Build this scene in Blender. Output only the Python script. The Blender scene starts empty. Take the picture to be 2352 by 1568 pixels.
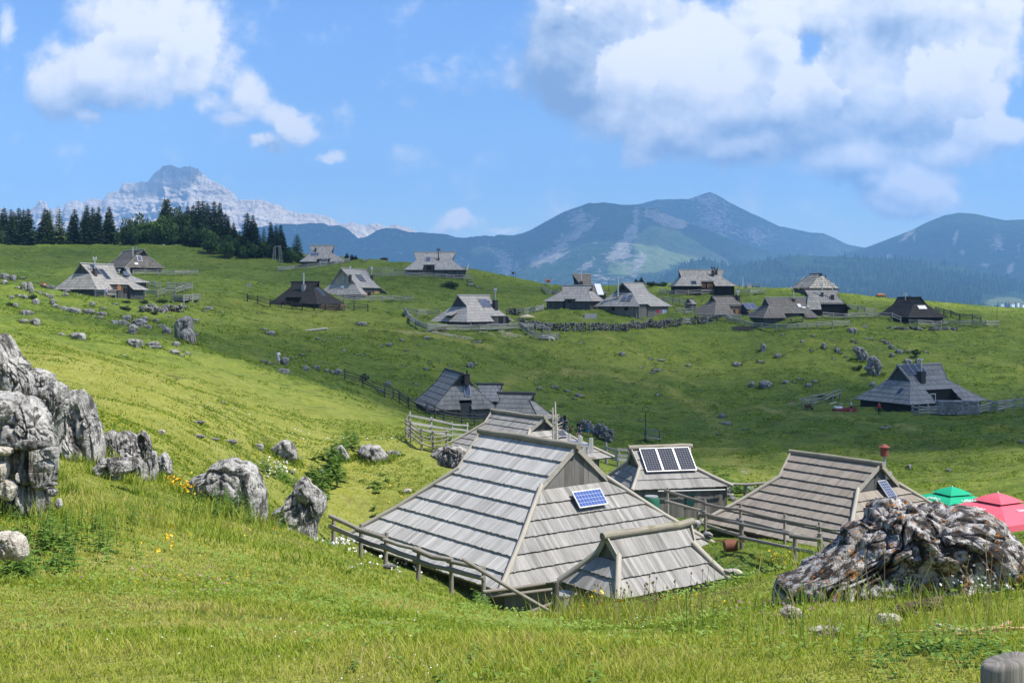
import bpy, bmesh, math, random
import numpy as np
from mathutils import Vector, Matrix

S = bpy.context.scene
COL = S.collection
# ------------------------------------------------------------------ camera
# measurements are quoted in pixels of a 2352 px wide copy of the photograph;
# focal length FPX px, horizon at row VH, eye at the world origin
FPX, VH, UC = 2613.0, 690.0, 1176.0
cam_d = bpy.data.cameras.new('camera')
cam = bpy.data.objects.new('camera', cam_d)
COL.objects.link(cam)
cam.location = (0, 0, 0)
cam.rotation_euler = (math.radians(90), 0, 0)
cam_d.sensor_fit = 'HORIZONTAL'
cam_d.sensor_width = 36.0
cam_d.lens = 36.0 * FPX / 2352.0
cam_d.shift_y = (VH - 784.0) / 2352.0
cam_d.clip_start = 0.1
cam_d.clip_end = 60000
S.camera = cam

# ------------------------------------------------------------------ sun, exposure
SUN = np.array([0.50, -0.20, 0.84]); SUN /= np.linalg.norm(SUN)
sl = bpy.data.lights.new('sun', 'SUN')
sl.energy = 4.0
sl.angle = math.radians(0.5)
sl.color = (1.0, 0.95, 0.86)
so = bpy.data.objects.new('sun', sl)
COL.objects.link(so)
so.rotation_euler = Vector(SUN.tolist()).to_track_quat('Z', 'Y').to_euler()
so.location = (60, -40, 80)
S.view_settings.view_transform = 'Standard'
S.view_settings.look = 'None'
S.view_settings.gamma = 1.0
S.view_settings.use_curve_mapping = False
S.view_settings.exposure = EXPOSURE = 0.95
S.render.engine = 'CYCLES'
S.cycles.max_bounces = 6
S.cycles.diffuse_bounces = 3
S.cycles.glossy_bounces = 2
S.cycles.transmission_bounces = 2
S.cycles.volume_bounces = 1
S.cycles.transparent_max_bounces = 24
S.cycles.caustics_reflective = False
S.cycles.caustics_refractive = False

# ------------------------------------------------------------------ node helper
class NT:
    def __init__(s, tree): s.t = tree; s.L = tree.links
    def n(s, typ, **kw):
        nd = s.t.nodes.new(typ)
        for k, v in kw.items():
            if k == 'ins':
                for kk, vv in v.items(): s.set(nd.inputs[kk], vv)
            else: setattr(nd, k, v)
        return nd
    def set(s, sock, v):
        if isinstance(v, bpy.types.NodeSocket): s.L.new(v, sock)
        else: sock.default_value = v
    def m(s, op, a, b=None, c=None, clamp=False):
        nd = s.t.nodes.new('ShaderNodeMath'); nd.operation = op; nd.use_clamp = clamp
        for i, v in enumerate((a, b, c)):
            if v is not None: s.set(nd.inputs[i], v)
        return nd.outputs[0]
    def vm(s, op, a, b=None):
        nd = s.t.nodes.new('ShaderNodeVectorMath'); nd.operation = op
        s.set(nd.inputs[0], a)
        if b is not None: s.set(nd.inputs[1], b)
        return nd.outputs['Value'] if op in ('LENGTH', 'DOT_PRODUCT') else nd.outputs[0]
    def ramp(s, f, stops):
        nd = s.t.nodes.new('ShaderNodeValToRGB'); cr = nd.color_ramp
        while len(cr.elements) < len(stops): cr.elements.new(0.5)
        for e, (p, c) in zip(cr.elements, stops):
            e.position = p; e.color = tuple(c) + ((1,) if len(c) == 3 else ())
        s.set(nd.inputs[0], f); return nd.outputs[0]
    def sm(s, f, a, b, lo=0.0, hi=1.0):
        nd = s.t.nodes.new('ShaderNodeMapRange'); nd.interpolation_type = 'SMOOTHSTEP'
        s.set(nd.inputs['Value'], f)
        for k, v in (('From Min', a), ('From Max', b), ('To Min', lo), ('To Max', hi)): nd.inputs[k].default_value = v
        return nd.outputs[0]
    def mix(s, f, a, b, bt='MIX'):
        nd = s.t.nodes.new('ShaderNodeMix'); nd.data_type = 'RGBA'; nd.blend_type = bt
        s.set(nd.inputs[0], f)
        for sk, v in ((nd.inputs[6], a), (nd.inputs[7], b)):
            if not isinstance(v, bpy.types.NodeSocket) and len(v) == 3: v = tuple(v) + (1,)
            s.set(sk, v)
        return nd.outputs[2]
    def noise(s, vec, scale, detail=4, rough=0.55, dist=0.0, out=0):
        nd = s.t.nodes.new('ShaderNodeTexNoise')
        s.set(nd.inputs['Vector'], vec)
        nd.inputs['Scale'].default_value = scale; nd.inputs['Detail'].default_value = detail
        nd.inputs['Roughness'].default_value = rough; nd.inputs['Distortion'].default_value = dist
        return nd.outputs[out]
    def attr(s, name, out='Fac'):
        nd = s.t.nodes.new('ShaderNodeAttribute'); nd.attribute_name = name; return nd.outputs[out]

# ------------------------------------------------------------------ sky with clouds (world)
def build_world():
    w = bpy.data.worlds.new('World'); S.world = w; w.use_nodes = True
    w.node_tree.nodes.clear()
    N = NT(w.node_tree)
    sky = N.n('ShaderNodeTexSky'); sky.sky_type = 'NISHITA'; sky.sun_disc = False
    sky.sun_elevation = math.asin(SUN[2]); sky.sun_rotation = math.atan2(SUN[0], SUN[1])
    sky.altitude = 1600; sky.air_density = 1.0; sky.dust_density = 1.0; sky.ozone_density = 1.5
    # cloud field, a group evaluated on the tangent of the viewing direction (units: 1000 px)
    g = bpy.data.node_groups.new('cloud_field', 'ShaderNodeTree')
    g.interface.new_socket('P', in_out='INPUT', socket_type='NodeSocketVector')
    g.interface.new_socket('D', in_out='OUTPUT', socket_type='NodeSocketFloat')
    G = NT(g); gi = G.n('NodeGroupInput'); go = G.n('NodeGroupOutput'); P = gi.outputs[0]
    warp = G.n('ShaderNodeTexNoise'); G.set(warp.inputs['Vector'], P); warp.inputs['Scale'].default_value = 5.0; warp.inputs['Detail'].default_value = 6; warp.inputs['Roughness'].default_value = 0.62
    wv = G.vm('SCALE', G.vm('SUBTRACT', warp.outputs['Color'], (0.5, 0.5, 0.5)))
    wv.node.inputs['Scale'].default_value = 0.12
    PW = G.vm('ADD', P, wv)
    acc = None
    for (cx, cy, rx, ry, a) in CLOUDS:
        d = G.vm('LENGTH', G.vm('DIVIDE', G.vm('SUBTRACT', PW, (cx / 1000, cy / 1000, 0)), (rx / 1000, ry / 1000, 1)))
        e = G.sm(d, 0.0, 1.95, a, 0.0)
        if a < 0: acc = G.m('ADD', acc, e)
        else: acc = e if acc is None else G.m('SMOOTH_MAX', acc, e, 0.25)
    nz = G.noise(P, 9.0, 9, 0.60)
    nz2 = G.noise(P, 3.2, 4, 0.5)
    fld = G.m('ADD', acc, G.m('MULTIPLY', G.m('SUBTRACT', nz, 0.5), 0.95))
    fld = G.m('ADD', fld, G.m('MULTIPLY', G.m('SUBTRACT', nz2, 0.5), 0.30))
    G.set(go.inputs[0], fld)
    tc = N.n('ShaderNodeTexCoord'); sx = N.n('ShaderNodeSeparateXYZ'); N.set(sx.inputs[0], tc.outputs['Generated'])
    yy = N.m('MAXIMUM', N.m('ABSOLUTE', sx.outputs[1]), 0.2)
    cu = N.m('ADD', N.m('MULTIPLY', N.m('DIVIDE', sx.outputs[0], yy), FPX / 1000), UC / 1000)
    cv = N.m('SUBTRACT', VH / 1000, N.m('MULTIPLY', N.m('DIVIDE', sx.outputs[2], yy), FPX / 1000))
    cb = N.n('ShaderNodeCombineXYZ'); N.set(cb.inputs[0], cu); N.set(cb.inputs[1], cv)
    P = cb.outputs[0]
    def field(off):
        nd = N.n('ShaderNodeGroup'); nd.node_tree = g
        N.set(nd.inputs[0], N.vm('ADD', P, off) if off else P); return nd.outputs[0]
    f0 = field(None); f1 = field((0.030, -0.045, 0)); f2 = field((-0.012, -0.02, 0))
    cover = N.sm(f0, 0.20, 0.62)
    # bright towards the light (up), grey in the thick and lower parts
    lit = N.m('SUBTRACT', f0, f1); lit2 = N.m('SUBTRACT', f0, f2)
    gm = None
    for (cx, cy, rx, ry, a) in CLOUD_GREY:
        d = N.vm('LENGTH', N.vm('DIVIDE', N.vm('SUBTRACT', P, (cx / 1000, cy / 1000, 0)), (rx / 1000, ry / 1000, 1)))
        e = N.sm(d, 0.0, 1.6, a, 0.0)
        gm = e if gm is None else N.m('ADD', gm, e)
    gm = N.m('ADD', gm, N.m('MULTIPLY', N.m('SUBTRACT', N.noise(P, 4.0, 5, 0.5), 0.5), 0.25))
    br = N.m('ADD', N.m('ADD', 0.76, N.m('MULTIPLY', lit, 0.75)), N.m('MULTIPLY', lit2, 0.6))
    br = N.m('SUBTRACT', br, N.m('MULTIPLY', gm, 0.62))
    bn = N.m('MULTIPLY', N.m('SUBTRACT', N.noise(P, 9.0, 9, 0.62), 0.5), 2.1); hl = None     # crisp sunlit tops of the billows
    for (cx, cy, rx, ry) in BILLOWS:
        q = N.vm('DIVIDE', N.vm('SUBTRACT', P, (cx / 1000, cy / 1000, 0)), (rx / 1000, ry / 1000, 1)); sq = N.n('ShaderNodeSeparateXYZ'); N.set(sq.inputs[0], q)
        val = N.m('ADD', N.m('SUBTRACT', 1.0, N.vm('LENGTH', q)), bn)
        rim = N.m('MULTIPLY', N.m('MULTIPLY', N.sm(val, 0.0, 0.16), N.m('SUBTRACT', 1.0, N.m('MULTIPLY', N.sm(val, .1, .8), .85))), N.sm(sq.outputs[1], .55, -.35))
        hl = rim if hl is None else N.m('MAXIMUM', hl, rim)
    br = N.m('ADD', br, N.m('MULTIPLY', hl, 0.34), clamp=True)
    ccol = N.ramp(br, [(0.0, (0.25, 0.34, 0.52)), (0.3, (0.44, 0.52, 0.66)), (0.65, (0.74, 0.77, 0.84)), (1.0, (1.0, 0.97, 0.93))])
    csc = N.vm('SCALE', ccol); csc.node.inputs['Scale'].default_value = CLOUD_GAIN
    up = N.sm(sx.outputs[2], -0.05, 0.30)
    tint = N.mix(up, SKY_LO, SKY_HI)
    skyc = N.mix(1.0, sky.outputs[0], tint, 'MULTIPLY')
    allc = N.mix(N.m('MULTIPLY', cover, N.sm(sx.outputs[2], 0.0, 0.03)), skyc, csc)
    bg = N.n('ShaderNodeBackground'); N.set(bg.inputs[0], allc); bg.inputs[1].default_value = SKY_STRENGTH
    out = N.n('ShaderNodeOutputWorld'); N.set(out.inputs[0], bg.outputs[0])

SKY_STRENGTH = 0.10
SKY_LO, SKY_HI, CLOUD_GAIN = (0.73, 0.77, 0.75), (0.67, 0.82, 1.06), 6.2
CLOUDS = [(330, 60, 160, 92, .95), (275, 165, 145, 76, .95), (420, 190, 60, 40, .7), (520, 160, 50, 50, .62), (530, 260, 60, 30, .55), (620, 260, 40, 40, .55), (135, 195, 70, 75, 0.95), (440, 120, 70, 95, 0.9), (190, 265, 45, 22, 0.7),
          (570, 215, 48, 45, 0.78), (490, 235, 60, 35, 0.6), (672, 285, 48, 36, 1), (610, 325, 45, 20, 0.8), (770, 364, 36, 18, 0.75),
          (10, 60, 26, 60, 0.55), (1055, 512, 55, 22, 0.72), (370, 235, 40, 25, 0.5), (1150, 530, 60, 12, 0.5), (480, 60, 40, 50, 0.6),
          (1560, 180, 170, 140, 1.25), (1700, 220, 190, 120, 1.2), (1480, 200, 120, 130, 1.1), (1400, 230, 110, 90, 1.0), (1950, 200, 200, 150, 1.25), (2150, 200, 180, 150, 1.2), (1480, 340, 70, 50, .8), (2040, 460, 70, 40, .85), (1640, 90, 130, 70, 1), (1500, 100, 60, 50, 1), (1310, 130, 100, 105, 1.05), (1345, 220, 95, 70, .95), (1400, 40, 180, 70, 0.9),
          (1800, 120, 90, 50, 1), (1780, 60, 110, 90, 1), (1950, 100, 150, 130, 1.1), (2150, 110, 170, 150, 1.1), (2080, 230, 200, 110, 1.1),
          (1850, 250, 150, 100, 1.1), (1560, 300, 150, 62, 1), (1720, 330, 150, 50, 1), (1960, 350, 130, 70, 1), (2090, 425, 95, 65, 1.1), (2000, 410, 60, 40, .9),
          (2290, 305, 95, 45, 1), (2250, 120, 80, 110, 0.95), (2310, 35, 60, 60, .8), (2180, 350, 90, 45, 0.9), (1200, 190, 40, 90, 0.45),
          (1850, 130, 36, 44, -.6), (1880, 90, 40, 40, -.3), (1295, 12, 20, 14, .9), (2335, 235, 40, 40, -0.5)]
BILLOWS = [(1530, 170, 140, 130), (1620, 150, 110, 95), (1440, 200, 70, 80), (1760, 150, 110, 85), (1850, 240, 90, 90), (2180, 200, 130, 120), (2270, 310, 100, 55), (320, 150, 150, 130), (440, 150, 80, 100)]
CLOUD_GREY = [(1270, 130, 140, 150, 1.0), (1420, 20, 190, 55, 0.7), (1900, 240, 100, 90, 0.55), (2000, 60, 130, 90, 0.75), (2150, 60, 150, 60, .5),
              (1740, 330, 170, 60, 0.62), (1980, 420, 80, 60, 0.6), (1300, 230, 100, 60, 0.6), (150, 250, 110, 50, 0.55), (330, 260, 110, 40, 0.4),
              (600, 335, 60, 20, 0.35), (1480, 330, 90, 50, .45), (1760, 190, 40, 60, .5), (2080, 300, 120, 70, .4), (1560, 120, 120, 80, -.35), (1840, 150, 60, 60, -.3)]
build_world()

# ------------------------------------------------------------------ numeric noise
def _h(ix, iy, iz, seed):
    n = (ix.astype(np.int64) * 374761393 + iy.astype(np.int64) * 668265263 + iz.astype(np.int64) * 2147483647 + seed * 1274126177) & 0xffffffff
    n = ((n ^ (n >> 13)) * 1274126177) & 0xffffffff
    n = ((n ^ (n >> 16)) * 2246822519) & 0xffffffff
    return ((n ^ (n >> 15)) & 0xffffff) / float(0xffffff)
def vn(x, y, z=None, seed=0):
    """value noise 0..1"""
    x = np.asarray(x, float); y = np.asarray(y, float); z = np.zeros_like(x) if z is None else np.asarray(z, float)
    fx, fy, fz = np.floor(x), np.floor(y), np.floor(z)
    tx, ty, tz = x - fx, y - fy, z - fz
    tx, ty, tz = [t * t * t * (t * (t * 6 - 15) + 10) for t in (tx, ty, tz)]
    r = 0
    for i in (0, 1):
        for j in (0, 1):
            for k in (0, 1):
                r = r + _h(fx + i, fy + j, fz + k, seed) * (tx if i else 1 - tx) * (ty if j else 1 - ty) * (tz if k else 1 - tz)
    return r
def fbm(x, y, z=None, seed=0, o=5, g=0.5):
    a, s, t = 1.0, 0.0, 0.0
    z = np.zeros_like(np.asarray(x, float)) if z is None else z
    for i in range(o):
        f = 2.03 ** i
        s = s + a * vn(x * f + 17.3 * i, y * f + 9.1 * i, z * f + 3.7 * i, seed + i); t += a; a *= g
    return s / t
def ridged(x, y, z=None, seed=0, o=5, g=0.5):
    a, s, t = 1.0, 0.0, 0.0
    z = np.zeros_like(np.asarray(x, float)) if z is None else z
    for i in range(o):
        f = 2.07 ** i
        s = s + a * (1 - np.abs(2 * vn(x * f + 11.3 * i, y * f + 5.1 * i, z * f + 2.7 * i, seed + i) - 1)); t += a; a *= g
    return s / t
def sstep(a, b, x):
    t = np.clip((np.asarray(x, float) - a) / (b - a), 0, 1); return t * t * (3 - 2 * t)

# ------------------------------------------------------------------ crops of the photograph -> 2352 px frame
def _crop(x0, y0, sc): return lambda x, y: ((x0 + sc * x) / 1.7415, (y0 + sc * y) / 1.7415)
A = _crop(0, 600, .5527); B = _crop(1000, 900, .5102); C = _crop(2000, 1000, .46769); Dd = _crop(3000, 1000, .47839)
E = _crop(1500, 1400, .5102); Fc = _crop(1200, 1600, .72279); G = _crop(2400, 1650, .72109); K = _crop(1100, 700, .6803)
L_ = _crop(2500, 750, .67857); N_ = _crop(2600, 1700, .41451); J = _crop(1250, 1300, .28699); Q = _crop(2050, 1600, .27636)
R_ = _crop(0, 1050, .34014); T_ = _crop(0, 1300, .60606); U_ = _crop(3000, 2200, .46599); X_ = _crop(3100, 1500, .2551); W_ = _crop(0, 1250, .66954)
def V(x, y): return (x, y)
def pt(u, v, d): return np.array([(u - UC) / FPX * d, d, -(v - VH) / FPX * d])

# ------------------------------------------------------------------ terrain height field
def dmap(d): return d * (1 + 0.45 * sstep(45, 110, d))
CP = [  # (u, v, distance before dmap)
 (1176,1568,5.0),(0,1568,5.2),(600,1568,5.0),(1800,1568,4.9),(2352,1568,4.6),(1176,1480,7.5),(0,1450,8),(600,1450,8.2),(1800,1480,7.2),(2352,1480,6.5),
 (1420,1468,11.8),(1300,1450,12.3),(1600,1428,12.8),(1700,1334,16.5),(1700,1268,38),(1800,1288,35),(1870,1304,33.5),(1650,1243,42),(1960,1285,37),(1850,1300,15),(2100,1290,15),(1850,1405,9.5),(2100,1435,8.8),(2352,1405,9.2),(2352,1290,15),
 (1150,1410,15.5),(1000,1356,20.5),(880,1312,25),(800,1290,29),(780,1282,38),(720,1256,31),(720,1150,42),(720,1060,52),(760,1000,60),(1000,1080,52),(930,1010,58),
 (400,1400,9.5),(400,1300,14),(400,1200,20),(540,1172,25),(690,1240,28.5),(400,1105,26),(400,1000,38),(400,900,52),(400,800,75),(400,740,100),
 (0,1400,9),(0,1300,12.5),(110,1180,17),(0,1200,15),(200,1010,29),(100,900,42),(0,880,40),(0,800,55),(0,740,75),(100,700,95),(0,655,105),(-200,640,105),(-200,800,50),(-250,1100,18),
 (200,800,65),(200,740,88),(300,700,114),(230,685,128),(400,690,125),(450,655,150),(310,628,165),(100,620,165),(0,600,175),(0,564,205),(200,563,210),(450,590,203),(450,573,216),(350,556,224),
 (400,528,250),(400,500,262),(340,515,258),(460,508,258),(520,535,248),(570,560,240),(300,545,246),(600,590,212),(600,562,240),(700,612,205),(100,566,232),(250,560,240),
 (500,800,85),(600,760,108),(600,710,130),(700,712,131),(550,740,113),(650,660,155),(820,690,153),(700,630,180),(800,608,195),(860,596,205),(1000,640,176),(1080,617,195),(1150,632,190),(1250,656,185),
 (1200,690,163),(1100,690,163),(900,720,138),(1080,758,126),(950,782,116),(800,830,100),(700,850,88),(600,830,84),(600,900,66),(850,885,88),(960,950,86),(1050,970,84),(700,960,62),(900,960,72),(1000,1000,64),
 (1150,950,92),(1230,985,85),(1400,1085,56),(1350,1000,84),(1500,1000,88),(1700,1080,70),(1700,1000,90),(1700,900,113),(1700,820,133),(1700,760,143),(2100,952,98),(2250,955,97),(1950,945,100),(2300,1100,64),(2200,1040,78),(1900,1040,79),
 (1780,1245,43),(1500,850,124),(1500,770,138),(1300,850,119),(1250,800,126),(1300,750,135),(1450,735,140),(1450,700,155),(1620,670,170),(1620,720,148),(1560,700,155),(1800,750,140),(1760,668,172),(1900,722,150),(1900,672,178),(2050,690,175),
 (1950,800,132),(2100,830,124),(2250,830,126),(2100,745,144),(2250,755,142),(2352,800,133),(2352,712,170),(2200,700,172),(2352,900,110),(2500,900,105),(2500,720,165),(2550,1100,60),(2352,1020,80),
 (860,604,235),(1000,636,215),(1080,627,225),(1160,645,220),(1250,668,212),(1400,678,205),(1510,670,205),(1620,678,205),(1760,682,205),(1900,688,205),(2050,702,205),(2200,714,205),(2352,728,200),(700,600,250),
 (1510,655,180),(1400,680,165),(1850,900,112),(1850,840,124),(1980,850,122)]
PZ = [(0,0,-1.7),(-6,-4,-1.2),(6,-4,-1.9),(0,-8,-1.6),(-9,4,-0.6),(9,3,-2.0),(-14,10,-0.4),(14,12,-3.4),
      (1.9,20,-6.2),(2.4,26,-8.7),(2.7,30,-9.6),(3.6,36,-10.2),(-.2,24,-6.9),(-.3,33,-9.3),(-1.6,28,-7.4),(-2.4,37,-9.36),(-4.5,42.5,-9.5),(-3.4,39.5,-9.38),(-6.4,45,-9.7),(-5.6,41.5,-9.3),(6,21,-6.6),(6.5,27,-9.0),(7.5,29,-9.0),(9,24,-7.2),(12,30,-8.9),(15,24,-6.8),(20,32,-9.5),(22,50,-11),(16,46,-10.5),(6,50,-10.4),(0,46,-9.2),(1,67,-10.3),(4,71,-10.6),(-2,72,-10.0),(1,60,-9.9),(5,62,-10.6),(2.5,42,-10)]
def _pq(x, y):
    yy = y + 10.0
    return np.stack([2.2 * x / yy, 1.6 * np.log(np.maximum(yy, 0.5))], -1)
def _build_tps():
    xy, z = [], []
    for u, v, d in CP:
        p = pt(u, v, float(dmap(d))); xy.append(p[:2]); z.append(p[2])
    for x, y, h in PZ: xy.append((x, y)); z.append(h)
    for fr in (-0.62, -0.45, -0.25, 0.0, 0.2, 0.45, 0.62):      # the plateau falls away behind its skyline
        for d, h in ((430, 4 if fr < -0.15 else -30), (560, -70), (900, -160), (1600, -300), (3200, -330)):
            xy.append((fr * d, d)); z.append(h)
    xy = np.array(xy); z = np.array(z)
    p = _pq(xy[:, 0], xy[:, 1])
    s = np.log1p(np.maximum(xy[:, 1], 0) / 10.0) + 0.6              # interpolate height over a distance scale
    zz = z / s
    n = len(p); d = np.linalg.norm(p[:, None] - p[None], axis=-1)
    Kk = d ** 2 * np.log(d + 1e-9) + np.eye(n) * 0.002
    Pm = np.c_[np.ones(n), p]
    M = np.block([[Kk, Pm], [Pm.T, np.zeros((3, 3))]])
    w = np.linalg.solve(M, np.r_[zz, 0, 0, 0])
    return p, w
_TP, _TW = _build_tps()
def base_h(x, y):
    x = np.asarray(x, float).ravel(); y = np.asarray(y, float).ravel()
    out = np.empty_like(x)
    for i in range(0, len(x), 20000):
        q = _pq(x[i:i + 20000], y[i:i + 20000])
        d = np.linalg.norm(q[:, None] - _TP[None], axis=-1)
        s = np.log1p(np.maximum(y[i:i + 20000], 0) / 10.0) + 0.6
        out[i:i + 20000] = ((d ** 2 * np.log(d + 1e-9)) @ _TW[:-3] + _TW[-3] + q @ _TW[-2:]) * s
    return out
def height(x, y):
    x = np.asarray(x, float); sh = x.shape; x = x.ravel(); y = np.asarray(y, float).ravel()
    h = base_h(x, y)
    r = np.hypot(x, y)
    amp = np.clip(r / 60.0, 0.10, 1.3)
    h = h + amp * 0.8 * (fbm(x / 12, y / 8, None, 3, 4) - 0.5)
    h = h + np.clip(r / 90, 0, 1) * (0.95 + .7 * sstep(70, 110, r) * (1 - sstep(240, 300, r))) * (ridged(x / 9.0, y / 4.0, None, 21, 4) - 0.62)          # cattle steps
    h = h + 0.05 * (fbm(x / .8, y / .8, None, 33, 3) - 0.5)
    far = sstep(420, 1200, r)
    h = h + far * 60 * (fbm(x / 300, y / 300, None, 8, 4) - 0.5)
    return h.reshape(sh)
def H1(x, y): return float(height(np.array([x]), np.array([y]))[0])
def ground(u, v, d0=3.0, d1=420.0, n=900):
    """first point where the sight line through (u, v) meets the terrain"""
    d = np.exp(np.linspace(math.log(d0), math.log(d1), n))
    x = (u - UC) / FPX * d; zr = -(v - VH) / FPX * d
    g = height(x, d)
    k = np.nonzero(zr <= g)[0]
    if len(k) == 0:
        k = int(np.argmax(g - zr)); dd = d[k]
    else:
        k = k[0]
        if k == 0: dd = d[0]
        else:
            a = (zr - g)[k - 1]; b = (zr - g)[k]; dd = d[k - 1] + (d[k] - d[k - 1]) * a / (a - b + 1e-12)
    x = (u - UC) / FPX * dd
    return np.array([x, dd, H1(x, dd)])
# ------------------------------------------------------------------ hut geometry fitted to the photograph
# each hut: ridge along local x; corners of the eave are mm, pm, pp, mp (sign of x, sign of y; y < 0 faces us)
def hut_pts(p):
    cx, cy, ze, th, Lh, Wh, Hh, i1, i2, f, g1, g2 = p
    c, s = math.cos(th), math.sin(th)
    def w(x, y, z): return np.array([cx + c * x - s * y, cy + s * x + c * y, ze + z])
    h, b = Lh / 2, Wh / 2
    return {'mm': w(-h, -b, 0), 'pm': w(h, -b, 0), 'pp': w(h, b, 0), 'mp': w(-h, b, 0), 'r-': w(-h + i1, 0, Hh), 'r+': w(h - i2, 0, Hh),
            'gmF': w(-h + g1, -f * b, Hh * (1 - f)), 'gmB': w(-h + g1, f * b, Hh * (1 - f)), 'gpF': w(h - g2, -f * b, Hh * (1 - f)), 'gpB': w(h - g2, f * b, Hh * (1 - f))}
def fit_hut(obs, D, wall=1.6, th0=0.0, L0=None, slope=1.0, wl=0.8, f0=0.35, wD=6.0, wW=4.0, imin=.05):
    uv = np.array([o for o in obs.values()])
    mid = uv.mean(0); ext = np.ptp(uv[:, 0]) / FPX * D
    L0 = L0 or ext * 0.75
    x0 = np.array([(mid[0] - UC) / FPX * D, D + 0.3 * L0, -(uv[:, 1].max() - VH) / FPX * D, th0, L0, L0 * wl, L0 * wl / 2 * slope, L0 * .25, L0 * .25, f0, L0 * .28, L0 * .28])
    keys = list(obs)
    def res(p):
        P = hut_pts(p); r = []
        for k in keys:
            q = P[k]; y = max(q[1], 1.0)
            r += [UC + q[0] / y * FPX - obs[k][0], VH - q[2] / y * FPX - obs[k][1]]
        near = min(P[k][1] for k in ('mm', 'pm', 'pp', 'mp'))
        r.append(wD * (near - D) / D * 100 / 4)
        r.append(wW * (p[5] / p[4] - wl) * 10)
        r.append(10 * (p[6] / (p[5] / 2) - slope) * 3)
        r.append(25 * (p[9] - f0)); r.append(8 * (p[10] - p[7] - .06 * p[4]) / p[4] * 10 * .6); r.append(8 * (p[11] - p[8] - .06 * p[4]) / p[4] * 10 * .6)
        r.append(2 * (p[7] - p[8]) / p[4] * 10 * .3)
        return np.array(r)
    p = x0.copy(); lam = 1e-2; r = res(p); sc = np.maximum(np.abs(p), .1)
    for it in range(200):
        Jm = np.stack([(res(p + np.eye(12)[i] * 1e-5 * sc[i]) - r) / 1e-5 for i in range(12)], 1)
        stp = np.linalg.solve(Jm.T @ Jm + lam * np.eye(12) * (1 + np.diag(Jm.T @ Jm)), -Jm.T @ r)
        q = p + stp * sc
        q[9] = np.clip(q[9], .05, .7); q[7] = max(q[7], .02); q[8] = max(q[8], .02); q[7] = max(q[7], imin * q[4]); q[8] = max(q[8], imin * q[4]); q[10] = max(q[10], q[7], 2.4 * imin * q[4]); q[11] = max(q[11], q[8], 2.4 * imin * q[4])
        rq = res(q)
        if rq @ rq < r @ r: p, r, lam = q, rq, lam * .5
        else: lam *= 3
        if lam > 1e8: break
    return p, np.abs(r[:2 * len(keys)]).reshape(-1, 2)
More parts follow.
